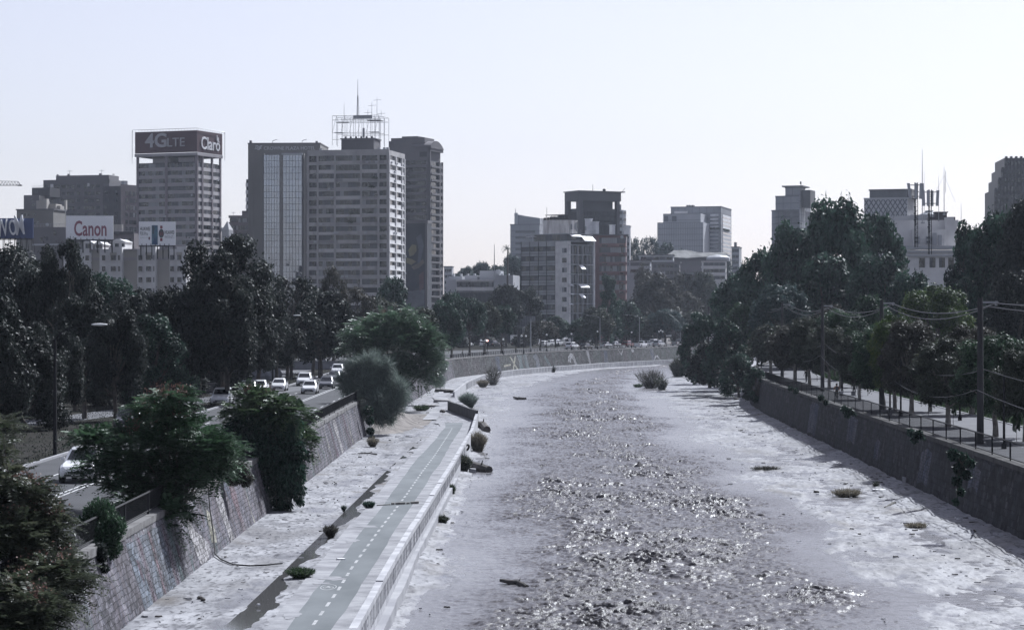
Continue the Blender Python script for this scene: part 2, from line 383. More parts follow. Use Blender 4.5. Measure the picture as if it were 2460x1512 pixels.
PAINT = [(.05,.065,.10),(.095,.085,.10),(.14,.12,.13),(.12,.122,.15),(.20,.18,.20),(.09,.12,.125),(.145,.12,.14)]
M_wl = stonemat('painted_stone', (.105,.10,.112), (.06,.057,.066), (.042,.04,.046), .29, .21, PAINT, stain=.86)
M_wf = stonemat('far_stone', (.068,.063,.067), (.036,.034,.037), (.010,.0095,.011), .95, .42, [(.064,.05,.057),(.045,.043,.048),(.05,.062,.06),(.066,.06,.066)], pscale=.05)
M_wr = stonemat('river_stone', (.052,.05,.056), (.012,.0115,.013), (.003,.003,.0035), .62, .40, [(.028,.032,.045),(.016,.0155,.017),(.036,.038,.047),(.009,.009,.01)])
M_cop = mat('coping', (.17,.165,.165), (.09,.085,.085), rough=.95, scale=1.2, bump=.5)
def wall_thing(Wl, label, m, cw, ch=.22, **kw):
    o = link('retaining_wall', Wl.mesh('retaining_wall', **kw), m); tag(o, label, 'wall')
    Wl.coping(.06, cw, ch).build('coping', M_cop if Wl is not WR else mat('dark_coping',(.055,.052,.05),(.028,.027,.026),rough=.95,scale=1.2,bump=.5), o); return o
wl = wall_thing(WL, 'sunlit stone embankment wall covered in faded murals beside the bike path', M_wl, .5)
wf = wall_thing(WF, 'distant curved block wall with graffiti below the line of traffic', M_wf, .5, step=.8)
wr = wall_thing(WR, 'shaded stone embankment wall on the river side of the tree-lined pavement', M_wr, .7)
# murals painted on the walls: thin coats following the stones
def coat(Wl, parent, u0, u1, shape, m, name='mural_shape', n=10):
    mb = MB()                                                    # shape: outline points in (0..1 along, 0..1 down)
    pts = [Wl.pt(u0+(u1-u0)*a, b, .010) for a, b in shape]; mb.poly(pts); o = mb.build(name, m, parent)
    uv = o.data.uv_layers.new(name='UVMap')
    for lp in o.data.loops: a, b = shape[lp.vertex_index]; uv.data[lp.index].uv = (u0+(u1-u0)*a, -pts[lp.vertex_index].z)
    return o
PM = {k: stonemat('mural_'+k, c, tuple(v*.62 for v in c), tuple(v*.35 for v in c), .27, .20, [tuple(v*.8 for v in c),(.16,.155,.17),tuple(v*.7 for v in c)], .5) for k, c in
      dict(cream=(.40,.385,.31), pink=(.15,.10,.115), plum=(.095,.065,.085), sky=(.13,.15,.18), grey=(.27,.26,.265), teal=(.10,.14,.145), white=(.38,.38,.40), navy=(.06,.07,.10)).items()}
def uL(Y): return Y+60
r3 = random.Random(11)
for Y, wd, kx in ((88,2.2,'sky'),(90.6,.5,'plum'),(91.4,1.6,'sky'),(93.4,.35,'pink'),(94.2,2.4,'sky'),(97,.5,'plum'),(98,1.1,'teal')):
    coat(WL, wl, uL(Y), uL(Y)+wd, [(0,.08),(1,.1),(1,.9),(.7,.93),(.1,.95)], PM[kx], 'mural_stripe')
for Y, a, b in ((89.2,.3,.55),(92.3,.25,.45),(95.2,.15,.3),(95.8,.5,.75),(99.2,.4,.6)):
    coat(WL, wl, uL(Y), uL(Y)+.55, [(0,a),(1,a+.05),(1,b),(.4,b+.06),(.35,b-.04),(0,b)], PM['plum'])
coat(WL, wl, uL(103.5), uL(109.5), [(.05,.3),(.2,.22),(.35,.42),(.55,.5),(.75,.6),(1,.75),(.7,.85),(.4,.92),(.2,.85),(.1,.6)], PM['grey'])
coat(WL, wl, uL(109.8), uL(112), [(0,.7),(.3,.35),(.55,.25),(.8,.3),(1,.6),(.7,.75),(.4,.72)], PM['cream'])
for Y, wd, a, b in ((127,.45,.05,.5),(127.2,.5,.5,.92),(146,.35,.2,.55),(187,.5,.05,.9),(176,.4,.2,.75),(165,.5,.02,.5),(158.5,.5,.62,.98),(162,.5,.55,.97),(214,.8,.03,.97)):
    coat(WL, wl, uL(Y), uL(Y)+wd, [(0,a),(.5,a-.02),(.6,(a+b)/2),(1,b-.1),(.8,b),(.3,b-.06),(.1,(a+b)/2)], PM['cream'], 'mural_stripe')
for Y, wd, kx in ((192,2.4,'plum'),(197,4.6,'grey'),(204,1.5,'sky'),(209,3.4,'plum'),(121,2.5,'pink'),(115,3,'grey')):
    coat(WL, wl, uL(Y), uL(Y)+wd, [(.1,.04),(.6,.06),(.9,.3),(.75,.55),(1,.85),(.4,.9),(.3,.6),(0,.3)], PM[kx])
def uF(x):                                                       # along the far wall at photograph column x
    best = min(range(0, int(WF.u[-1])), key=lambda u: abs(CX+WF.pt(u,0).x*F/WF.pt(u,0).y-x)); return best
for x0, x1, sh, kx in ((1188,1200,[(0,.05),(1,.05),(.8,.5),(1,.98),(.2,.98),(.1,.5)],'navy'),(1222,1240,[(0,.1),(.2,.12),(1,.95),(.8,.96)],'cream'),(1225,1238,[(1,.1),(.8,.1),(0,.9),(.2,.92)],'cream'),
        (1240,1252,[(0,.05),(1,.1),(.8,.5),(1,.95),(.1,.9),(.3,.5)],'teal'),(1206,1222,[(0,.55),(1,.5),(1,.6),(0,.65)],'cream'),(1255,1266,[(0,.1),(.8,.05),(1,.9),(.2,.95)],'teal'),
        (1276,1294,[(.1,.2),(.6,.05),(.9,.3),(1,.95),(.3,.98),(.5,.5)],'sky'),(1304,1322,[(0,.3),(.2,.15),(1,.9),(.7,.95)],'teal'),(1361,1382,[(0,.6),(.1,.3),(.4,.1),(.7,.15),(1,.9),(.75,.95),(.6,.5),(.4,.4),(.3,.7)],'white'),
        (1408,1416,[(0,.02),(.8,.02),(1,.95),(.6,.95)],'white'),(1446,1458,[(.2,.05),(.9,.02),(.8,.95),(0,.95)],'navy'),(1484,1496,[(0,.02),(.12,.02),(.5,.3),(.9,.02),(1,.04),(.52,.4)],'white'),
        (1560,1568,[(0,.02),(.9,.02),(1,.9),(.3,.9)],'navy'),(1564,1582,[(0,.95),(.4,.5),(.7,.5),(1,.8),(.9,.82),(.6,.58),(.45,.6),(.12,.98)],'white'),(1492,1502,[(0,1),(.5,.75),(1,1)],'white'),(1516,1522,[(0,.05),(.8,.03),(1,.2),(.2,.22)],'white')):
    a, b = uF(x0), uF(x1)
    coat(WF, wf, a, max(b, a+1.2), sh, PM[kx])
for Y, wd, kx, a, b in ((160,5,'navy',.2,.75),(205,7,'white',.1,.6),(188,3,'grey',.35,.7),(240,9,'grey',.1,.8),(140,4,'grey',.2,.5)):
    u = Y+60; coat(WR, wr, u, u+wd, [(0,a),(.5,a-.05),(1,a+.05),(.95,b),(.5,b-.06),(.05,b)], PM['navy'])
# ---------------------------------------------------------------- river bed, water, bike path
c2 = lambda cx, cy: ((1000+cx/1.848)*.6006, (1700+cy/1.848)*.6006)
c1 = lambda cx, cy: ((1000+cx/1.89)*.6006, (1200+cy/1.89)*.6006)
ptop = lambda Y: zs(Y)+.8
pb_px = [(847.6,1508.5),(958,1313.5),(1016.6,1222.5),(1081.6,1118.5),(1133.6,1030.8),(1147,987.6)]
pbn = [un(x,y,ptop) for x,y in pb_px]
pbn = [Vector((-5.15,-40,0)), Vector((-5.1,50,0))] + pbn
pbf = [un(x,y,ptop) for x,y in [(1090,940),(1122,915.6),(1167,896.5),(1234,887),(1314,880),(1460,870),(1619,862)]]
pbf.append(pbf[-1]+(pbf[-1]-pbf[-2])*2.2)
PBN = [(p.x,p.y) for p in pbn]; PBF = smooth_line([(p.x,p.y) for p in pbf], 4, 6)
PBall = PBN + [(PBN[-1][0]-1.0, PBN[-1][1]+30)] + PBF
def pbx(Y): return float(np.interp(Y, [p[1] for p in PBall], [p[0] for p in PBall]))
rows = 70*(830/70)**(np.arange(1900)/1899.0); ncol = 440
L_ = np.array([pbx(y)-.1 for y in rows]); R_ = np.array([rbx(y)-.45 for y in rows])
T = np.linspace(0,1,ncol)[None,:]; X = L_[:,None]*(1-T)+R_[:,None]*T; Y = np.repeat(rows[:,None], ncol, 1)
ZB = zsv(Y)-.9
def edge(pts):                                                   # lines across the bed read off the photograph
    w = [un(x,y,zb) for x,y in pts]; return np.interp(rows, [p.y for p in w], [p.x for p in w])[:,None]
wl_l = edge([(1150,1520),(1140,1300),(1180,1100),(1215,1000),(1270,930),(1400,892),(1480,884),(1590,878)])
wl_r = edge([(2240,1520),(2010,1350),(1790,1200),(1690,1100),(1600,1000),(1565,950),(1575,915),(1600,900),(1690,885)])
tu_l = edge([(1230,1520),(1215,1300),(1250,1100),(1270,1000),(1310,940),(1440,895),(1500,886),(1600,879)])
tu_r = edge([(2150,1520),(1960,1350),(1800,1200),(1660,1100),(1560,1000),(1500,930),(1500,905),(1540,890),(1640,882)])
warp = (fbm(X*.12,Y*.05,3,3)-.45)*7
Xw = X+warp
def band(l, r, s): return np.clip((Xw-l)/s+.5,0,1)*np.clip((r-Xw)/s+.5,0,1)
turb = band(tu_l, tu_r, 6.0); wet = band(wl_l, wl_r, 5.0)
bed = ZB + (fbm(X*.35,Y*.16,4,9)-.47)*.28 + (fbm(X*1.3,Y*.55,3,12)-.44)*.10 + (vnoise(X*2.6,Y*1.1,44)-.5)*.05 + (fbm(X*3.2,Y*1.3,3,46)-.44)*.11 + (fbm(X*.7,Y*.5,4,48)-.46)*.10 + .03
edge_r = np.clip((X-(R_[:,None]-5))/5,0,1); edge_l = np.clip(((L_[:,None]+2.5)-X)/2.5,0,1)
bed += edge_r**2*.35 + edge_l**2*.22 - wet*.22 - turb*.2
P = np.stack([X,Y,bed],-1)
def bedmat():
    m, nt, b = _nt('river_silt'); N = nt.nodes.new; L = nt.links.new
    tc = N('ShaderNodeTexCoord')
    def noise(sx, sy, det, lo, hi, dist=0):
        mp = N('ShaderNodeMapping'); mp.inputs['Scale'].default_value = (sx,sy,1); L(tc.outputs['Object'], mp.inputs[0])
        n = N('ShaderNodeTexNoise'); n.inputs['Scale'].default_value = 1; n.inputs['Detail'].default_value = det; n.inputs['Distortion'].default_value = dist; L(mp.outputs[0], n.inputs['Vector'])
        r = N('ShaderNodeMapRange'); r.inputs[1].default_value = lo; r.inputs[2].default_value = hi; L(n.outputs['Fac'], r.inputs[0]); return r.outputs[0], n.outputs['Fac']
    def mix(f, a, c):
        x = N('ShaderNodeMix'); x.data_type = 'RGBA'; L(f, x.inputs[0])
        if isinstance(a, tuple): x.inputs[6].default_value = (*a,1)
        else: L(a, x.inputs[6])
        if isinstance(c, tuple): x.inputs[7].default_value = (*c,1)
        else: L(c, x.inputs[7])
        return x.outputs[2]
    f1,_ = noise(.9,.38,8,.36,.62); col = mix(f1, (.15,.15,.165), (.325,.325,.343))
    f2,_ = noise(.22,.10,7,.50,.64,.8); col = mix(f2, col, (.15,.147,.155))
    f3,n3 = noise(4,1.5,6,.53,.63); col = mix(f3, col, (.075,.075,.085))
    f4,_ = noise(.30,.16,6,.58,.70); col = mix(f4, col, (.10,.09,.085))
    wn = N('ShaderNodeTexNoise'); wn.inputs['Scale'].default_value = .8; L(tc.outputs['Object'], wn.inputs['Vector']); wa_ = N('ShaderNodeVectorMath'); wa_.operation = 'MULTIPLY_ADD'; wa_.inputs[1].default_value = (.7,.7,0); L(wn.outputs['Color'], wa_.inputs[0]); L(tc.outputs['Object'], wa_.inputs[2])
    bk = N('ShaderNodeTexBrick'); bk.inputs['Scale'].default_value = 1; bk.inputs['Brick Width'].default_value = .62; bk.inputs['Row Height'].default_value = 1.15; bk.inputs['Mortar Size'].default_value = .07; bk.inputs['Mortar Smooth'].default_value = .8   # worn stone setts
    bk.inputs['Color1'].default_value = (1.12,1.12,1.12,1); bk.inputs['Color2'].default_value = (.82,.82,.83,1); bk.inputs['Mortar'].default_value = (.5,.5,.52,1); L(wa_.outputs[0], bk.inputs['Vector'])
    bm = N('ShaderNodeMix'); bm.data_type = 'RGBA'; bm.blend_type = 'MULTIPLY'; bm.inputs[0].default_value = .42; L(col, bm.inputs[6]); L(bk.outputs['Color'], bm.inputs[7]); col = bm.outputs[2]
    da = N('ShaderNodeAttribute'); da.attribute_name = 'damp'; dm = N('ShaderNodeMath'); dm.operation = 'MULTIPLY'; dm.inputs[1].default_value = .75; L(da.outputs['Fac'], dm.inputs[0]); col = mix(dm.outputs[0], col, (.15,.148,.158))
    L(col, b.inputs['Base Color'])
    rg = N('ShaderNodeMapRange'); rg.inputs[3].default_value = .55; rg.inputs[4].default_value = .95; L(f1, rg.inputs[0]); rw = N('ShaderNodeMath'); rw.operation = 'MULTIPLY_ADD'; rw.inputs[1].default_value = -.38; L(da.outputs['Fac'], rw.inputs[0]); L(rg.outputs[0], rw.inputs[2]); L(rw.outputs[0], b.inputs['Roughness'])
    b.inputs['Specular IOR Level'].default_value = .4
    bp = N('ShaderNodeBump'); bp.inputs['Strength'].default_value = .6; bp.inputs['Distance'].default_value = .06; L(n3, bp.inputs['Height']); L(bp.outputs[0], b.inputs['Normal'])
    return m
BEDM = bedmat()
# water: broken standing waves in the middle, thin sheets at the sides
big = fbm(X*.16,Y*.06,3,21)
def ridged(x, y, s): return (1-np.abs(2*fbm(x,y,3,s)-.95))
wx = X+big*2.5; wy = Y*1.0+(fbm(X*.5,Y*.25,3,29)-.45)*3.2
gust = np.clip(fbm(X*.3+3,Y*.22,3,39)*1.8-.2,.5,1.25)
wv = (ridged(wx*1.25,wy*1.05,31)**3*.21 + ridged(wx*2.3,wy*1.8,33)**2*.155)*gust*(.85+Y/700) + ridged(wx*4.2,wy*3.4,37)**2*.08
calm = (ridged(X*.8+big,Y*1.1,41)**2-.35)*.06 + (ridged(X*2.2,Y*2.4,42)**2-.35)*.045 + (vnoise(X*5,Y*3.2,43)-.5)*.03
patch = np.clip((fbm(X*.22,Y*.09,3,51)-.34)/.14,.62,1)
amp = turb*patch
W = ZB - .02 + calm*(.35+.65*wet) + wet*.03 + amp*(wv-.08)*1.05
P2 = np.stack([X,Y-amp*(wv-.08)*1.3,W],-1)                     # crests lean downstream, so their fronts are steep
bme = grid_mesh('riverbed', P[::2, ::2]); ba = bme.attributes.new('damp','FLOAT','POINT'); ba.data.foreach_set('value', np.clip(1-(bed-W)/.13,0,1)[::2, ::2].reshape(-1).astype(np.float32)); tag(link('riverbed', bme, BEDM), kind='structure')   # silt stays dark and damp just above the water
wm, wnt, wb = _nt('muddy_water')
wb.inputs['Base Color'].default_value = (.125,.118,.122,1); wb.inputs['Roughness'].default_value = .22; wb.inputs['IOR'].default_value = 1.33
tc = wnt.nodes.new('ShaderNodeTexCoord'); n1 = wnt.nodes.new('ShaderNodeTexNoise'); n1.inputs['Scale'].default_value = 9; n1.inputs['Detail'].default_value = 4
bp = wnt.nodes.new('ShaderNodeBump'); bp.inputs['Strength'].default_value = .22; bp.inputs['Distance'].default_value = .05
wnt.links.new(tc.outputs['Object'], n1.inputs['Vector']); wnt.links.new(n1.outputs['Fac'], bp.inputs['Height']); wnt.links.new(bp.outputs[0], wb.inputs['Normal'])
wme = grid_mesh('river_water', P2); wa = wme.attributes.new('turb','FLOAT','POINT'); wa.data.foreach_set('value', (amp*np.clip(.35+1.3*fbm(X*.5,Y*.35,3,81),0,1)).reshape(-1).astype(np.float32))
ta = wnt.nodes.new('ShaderNodeAttribute'); ta.attribute_name = 'turb'
wcr = wnt.nodes.new('ShaderNodeValToRGB'); wcr.color_ramp.elements[0].color = (.155,.15,.157,1); wcr.color_ramp.elements[1].color = (.075,.069,.071,1); wcr.color_ramp.elements[1].position = .55; wnt.links.new(ta.outputs['Fac'], wcr.inputs[0]); wnt.links.new(wcr.outputs[0], wb.inputs['Base Color'])   # thin water over pale silt, deep water dark with mud
mp_ = wnt.nodes.new('ShaderNodeMapping'); mp_.inputs['Scale'].default_value = (5,4,4); wnt.links.new(tc.outputs['Object'], mp_.inputs[0])
n2 = wnt.nodes.new('ShaderNodeTexNoise'); n2.inputs['Scale'].default_value = 1; n2.inputs['Detail'].default_value = 6; n2.inputs['Roughness'].default_value = .65; wnt.links.new(mp_.outputs[0], n2.inputs['Vector'])
b2 = wnt.nodes.new('ShaderNodeBump'); b2.inputs['Distance'].default_value = .10; wnt.links.new(ta.outputs['Fac'], b2.inputs['Strength']); wnt.links.new(n2.outputs['Fac'], b2.inputs['Height']); wnt.links.new(bp.outputs[0], b2.inputs['Normal']); wnt.links.new(b2.outputs[0], wb.inputs['Normal'])
tag(link('river_water', wme, wm), kind='structure')

# ledge beside the wall: pale silt over stone, with puddles along the path
yy = 66*(560/66)**(np.arange(760)/759.0)
Lw = np.array([lbx(y)+.7 for y in yy]); Rw = np.array([pbx(y) for y in yy]); t = np.linspace(0,1,110)[None,:]
XX = Lw[:,None]*(1-t)+Rw[:,None]*t; YY = np.repeat(yy[:,None],110,1)
ZZ = zsv(YY)-.04 + (fbm(XX*.5,YY*.2,4,61)-.47)*.10 + np.clip(.25-t,0,1)*.25 - np.exp(-((t-.46)/.07)**2)*.05
dp = np.clip(.9-abs(t-.47)/.05,0,1)*np.ones_like(XX)*np.clip((fbm(XX*.5,YY*.12,4,64)-.36)/.08,0,1)   # seepage along the path, damp hollows, drips at the wall foot
for x,y,rx,ry in ((590,1432,1.3,3.4),(640,1395,.8,2.0),(560,1495,1.3,1.7),(868,1187,.6,4),(905,1128,.7,5),(840,1156,.8,3.4),(935,1090,.7,6),(770,1222,.9,3),(700,1330,.8,1.6),(975,1050,.6,8),(800,1250,.7,2.4)):
    q = un(x,y,zs); d = np.sqrt(((XX-q.x)/rx)**2+((YY-q.y)/ry)**2)+(fbm(XX*1.6,YY*.5,4,65)-.47)*1.5; dp = np.maximum(dp, np.clip((1.1-d)/.18,0,1))
lme = grid_mesh('ledge', np.stack([XX,YY,ZZ-dp*.01],-1)); la_ = lme.attributes.new('damp','FLOAT','POINT'); la_.data.foreach_set('value', dp.reshape(-1).astype(np.float32)); tag(link('ledge', lme, BEDM), kind='structure')
pm_, pnt, pb_ = _nt('puddle_water'); pb_.inputs['Base Color'].default_value = (.10,.098,.10,1); pb_.inputs['Roughness'].default_value = .05
pl = MB()
PU = smooth_line([(-9.5,68),(-9.0,92),(-8.7,130),(-8.3,180),(-7.6,240)],4)
A_ = offs(PU,-.85); B_ = offs(PU,.85)
for i in range(len(A_)-1):
    pl.quad((*A_[i],zs(A_[i][1])-.066),(*B_[i],zs(B_[i][1])-.066),(*B_[i+1],zs(B_[i+1][1])-.066),(*A_[i+1],zs(A_[i+1][1])-.066))
tag(pl.build('puddle', pm_), kind='structure')
M_dust = mat('dried_silt', (.27,.27,.285), (.19,.19,.205), rough=.95, scale=2)
def splash(name, x, y, rx, ry, z, m, seed):                        # irregular flat patch
    p = un(x,y,zs); r_ = random.Random(seed); mb = MB(); n = 40; ph = [r_.uniform(0,6.3) for _ in range(4)]
    mb.poly([(p.x+rx*math.cos(t)*(1+.22*math.sin(3*t+ph[0])+.14*math.sin(7*t+ph[1])), p.y+ry*math.sin(t)*(1+.22*math.sin(2*t+ph[2])+.16*math.sin(5*t+ph[3])), zs(p.y+ry*math.sin(t))+z) for t in [2*math.pi*i/n for i in range(n)]])
    tag(mb.build(name, m), kind='structure')
# far promenade at the foot of the curved wall
fz = [p for p in PBF if p[1] > 345]
Lf_ = [ (lambda s: (s.x, s.y))(WF.pt(min(WF.u[-1]-1, max(0, i/len(fz)*WF.u[-1]*.62)),1,0)) for i in range(len(fz))]
M_silt2 = mat('dry_silt', (.32,.32,.335), (.17,.17,.185), rough=.95, scale=.5, bump=.3, bscale=4, stretch=(1,.5,1))
ribbon('promenade', Lf_, fz, lambda y: zs(y)-.005, M_silt2)
# concrete verge, asphalt, centre dashes
oL = [c2(*p) for p in [(120,1505),(350,1215),(560,960),(690,790),(870,600),(1010,430),(1100,330),(1260,150),(1380,30)]] + [c1(*p) for p in [(1440,950),(1410,925)]]
aL = [c2(*p) for p in [(285,1490),(390,1350),(490,1210),(620,1080),(715,940),(830,780),(965,620),(1065,480),(1140,380),(1235,250),(1360,120),(1430,30)]] + [c1(*p) for p in [(1480,960),(1470,925),(1450,905)]]
aR = [c2(*p) for p in [(620,1490),(720,1350),(800,1230),(880,1085),(985,930),(1070,780),(1180,620),(1280,470),(1340,370),(1415,270),(1490,130),(1550,40)]] + [c1(*p) for p in [(1600,960),(1612,925),(1600,900)]]
def wline(pts, z=zs):
    P = [un(x,y,z) for x,y in pts]; P = [(p.x,p.y) for p in P]
    a = P[0]; b = P[1]; k = (30-a[1])/(b[1]-a[1]); P = [(a[0]+(b[0]-a[0])*k*.3, 30)] + P
    ys = [p[1] for p in P]; xs = [p[0] for p in P]
    return lambda Y: float(np.interp(Y, ys, xs)) 
fo, fl, fr = wline(oL), wline(aL), wline(aR)
ys = list(np.arange(40, 268, 3.0)); wob = lambda y, s: (float(vnoise(np.array(y*.35), np.array(0.), s))-.5)*.08
V = MB(); slab(V, [(fo(y)+wob(y,1),y) for y in ys], [(pbx(y)-.12,y) for y in ys], lambda y: zs(y)-.4, lambda y: zs(y)+.03)
M_verge = mat('verge_concrete', (.30,.30,.315), (.17,.17,.185), rough=.95, scale=.9, detail=10, bump=.6, bscale=14)
tag(V.build('path_verge', M_verge), kind='structure')
M_bike = mat('bike_asphalt', (.135,.148,.157), (.088,.099,.107), rough=.9, scale=.5, bump=.15, bscale=25, detail=10, stretch=(1,.35,1))
ribbon('bike_path', [(fl(y)+wob(y,2),y) for y in ys], [(fr(y)+wob(y,3),y) for y in ys], lambda y: zs(y)+.034, M_bike)
ys2 = list(np.arange(275, 470, 5.0))
ribbon('bike_path', [(pbx(y)-3.4 if y>330 else -10.2,y) for y in ys2], [(pbx(y)-1.3 if y>330 else -8.6,y) for y in ys2], lambda y: zs(y)+.03, M_silt2)
dk = MB(); cpx = [c2(*p) for p in [(460,1490),(560,1350),(650,1225),(750,1060),(840,935),(945,790),(1065,635),(1160,510),(1270,350),(1365,225),(1470,65)]] + [c1(*p) for p in [(1530,965),(1555,930),(1545,905)]]
fc = wline(cpx); y = 70.0
while y < 250:
    e = y+1.35; z0 = zs(y)+.038; z1 = zs(e)+.038; dk.quad((fc(y)-.06,y,z0),(fc(y)+.06,y,z0),(fc(e)+.06,e,z1),(fc(e)-.06,e,z1)); y += 2.75
c = un(*c2(580,1200), zs)                                          # bicycle sign in an oval, worn
ring = [(c.x+.32*math.cos(a)*r, c.y+1.0*math.sin(a)*r, zs(c.y)+.038) for r in (1,.9) for a in [2*math.pi*i/24 for i in range(24)]]
for i in range(24): dk.quad(ring[i], ring[(i+1)%24], ring[24+(i+1)%24], ring[24+i])
for sx in (-.13,.13):
    for i in range(12):
        a, b = 2*math.pi*i/12, 2*math.pi*(i+1)/12
        dk.quad(*[(c.x+sx+.09*r*math.cos(q), c.y-.12+.28*r*math.sin(q), zs(c.y)+.038) for r, q in ((1,a),(1,b),(.7,b),(.7,a))])
dk.quad((c.x-.13,c.y-.12,zs(c.y)+.038),(c.x+.02,c.y-.12,zs(c.y)+.038),(c.x+.05,c.y+.35,zs(c.y)+.038),(c.x-.05,c.y+.35,zs(c.y)+.038))
tag(dk.build('path_marking', mat('worn_marking',(.40,.40,.41),(.24,.245,.25),rough=.9,scale=3.5)), kind='structure')

for k_,(x,y,rx,ry) in enumerate(((800,1390,.5,.7),(770,1402,.35,.4),(905,1205,.7,1.1),(880,1265,.6,.8),(1000,1085,.6,1.6),(845,1300,.3,1.0),(955,1150,.3,2.2),(700,1480,.3,.9),(1055,1015,.5,3))): splash('silt_patch', x, y, rx, ry, .042, M_dust, 50+k_)
# low white parapet between path and river, built of cast segments, with lettering along it
M_wing = mat('dark_concrete', (.085,.085,.09), (.05,.05,.055), rough=.95, scale=.9, bump=.4)  # wing wall concrete, darker than the parapet
def parapet(line, label, name, ledge=False, h=.8, seg=3.0, wd=.28, below=1.15, m=None):
    P = dens(line, seg); mb = MB(); r_ = random.Random(4)
    In = offs(P,-wd/2); Ou = offs(P,wd/2)
    for i in range(len(P)-1):
        j = r_.uniform(-.03,.03); z0 = zs(P[i][1]); z1 = zs(P[i+1][1]); g = .02
        a, b, c, d = Vector(In[i]), Vector(Ou[i]), Vector(Ou[i+1]), Vector(In[i+1])
        c = b+(c-b)*(1-g/seg); d = a+(d-a)*(1-g/seg)
        mb.hexa([(*a,z0-below),(*b,z0-below),(*c,z1-below),(*d,z1-below),(*a,z0+h+j),(*b,z0+h+j),(*c,z1+h+j),(*d,z1+h+j)])
    return tag(mb.build(name, m or M_par), label, 'parapet')
M_par = mat('parapet_concrete', (.42,.42,.435), (.29,.29,.31), rough=.9, scale=.9, bump=.3, bscale=7)
pn = parapet(PBN[1:], 'long white concrete parapet between the bike path and the river', 'parapet', seg=2.6)
pf = parapet(PBF, 'distant white parapet with hand-painted lettering curving below the block wall', 'parapet', seg=6)
lx = [un(*c2(*p), lambda y: zs(y)-.35) for p in [(990,1500),(1165,1130),(1335,715),(1465,480),(1532,372)]]
led = [(-3.9,30)] + [(p.x,p.y) for p in lx]; led_f = lambda y: float(np.interp(y,[p[1] for p in led],[p[0] for p in led]))
yl = list(np.arange(32, lx[-1].y, 3.0)); Lm = MB()
slab(Lm, [(pbx(y)+.15,y) for y in yl], [(max(pbx(y)+.35, led_f(y)+wob(y,8)),y) for y in yl], lambda y: zb(y)-.4, lambda y: zs(y)-.33)
Lm.build('footing', M_conc2, pn)
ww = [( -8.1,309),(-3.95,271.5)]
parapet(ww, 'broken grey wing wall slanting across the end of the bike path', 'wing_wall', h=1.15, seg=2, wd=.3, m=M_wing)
# worn lettering: strokes of paint on the river-facing side of the parapets
M_let = mat('faded_lettering', (.14,.14,.165), (.26,.26,.285), rough=.9, scale=3)
def lettering(line, u0, u1, parent, size, z_off, out, seed):
    words = ['ELLOS NO', 'SOMOS NADA', 'SI TE LO', 'QUE ELEVARSE', 'HACERSE', 'RIO', 'LIBRE']
    r_ = random.Random(seed); P = dens(line, 1.0); O = offs(P, out); mb = MB(); u = u0
    U = [0]
    for a, b in zip(O[:-1], O[1:]): U.append(U[-1]+math.hypot(b[0]-a[0], b[1]-a[1]))
    gx = lambda q: (float(np.interp(q,U,[p[0] for p in O])), float(np.interp(q,U,[p[1] for p in O])))
    def stroke(a, b, za, zc, w):
        x0,y0 = gx(a); x1,y1 = gx(b)
        mb.hexa([(x0,y0,za),(x0+.004,y0-.004,za),(x1+.004,y1-.004,zc),(x1,y1,zc)] + [(x0,y0,za+w),(x0+.004,y0-.004,za+w),(x1+.004,y1-.004,zc+w),(x1,y1,zc+w)])
    def bar(q, z0, z1, w):
        x0,y0 = gx(q); x1,y1 = gx(q+w); mb.hexa([(x0,y0,z0),(x0+.004,y0-.004,z0),(x1+.004,y1-.004,z0),(x1,y1,z0),(x0,y0,z1),(x0+.004,y0-.004,z1),(x1+.004,y1-.004,z1),(x1,y1,z1)])
    S = {'A':'LRTM','B':'LRTMB','C':'LTB','D':'LRTB','E':'LTMB','H':'LRM','I':'C','L':'LB','M':'LRCT','N':'LRT','O':'LRTB','Q':'LRTB','R':'LRTM','S':'TMB','U':'LRB','V':'LRB','T':'TC'}
    while u < u1:
        for ch in r_.choice(words):
            if ch != ' ' and u < u1:
                zz = zs(gx(u)[1])+z_off; w = size*.5
                for s in S.get(ch, 'LR'):
                    if s == 'L': bar(u, zz, zz+size, size*.14)
                    if s == 'R': bar(u+w-size*.14, zz, zz+size, size*.14)
                    if s == 'C': bar(u+w/2, zz, zz+size, size*.14)
                    if s == 'T': bar(u, zz+size*.86, zz+size, w)
                    if s == 'M': bar(u, zz+size*.45, zz+size*.57, w)
                    if s == 'B': bar(u, zz, zz+size*.13, w)
            u += size*.72
        u += size*.9
    mb.build('lettering', M_let, parent)
lettering(PBF, 60, 420, pf, 1.0, -.42, .17, 3)
lettering(PBN[1:], 22, 150, pn, .62, -.02, .165, 5)
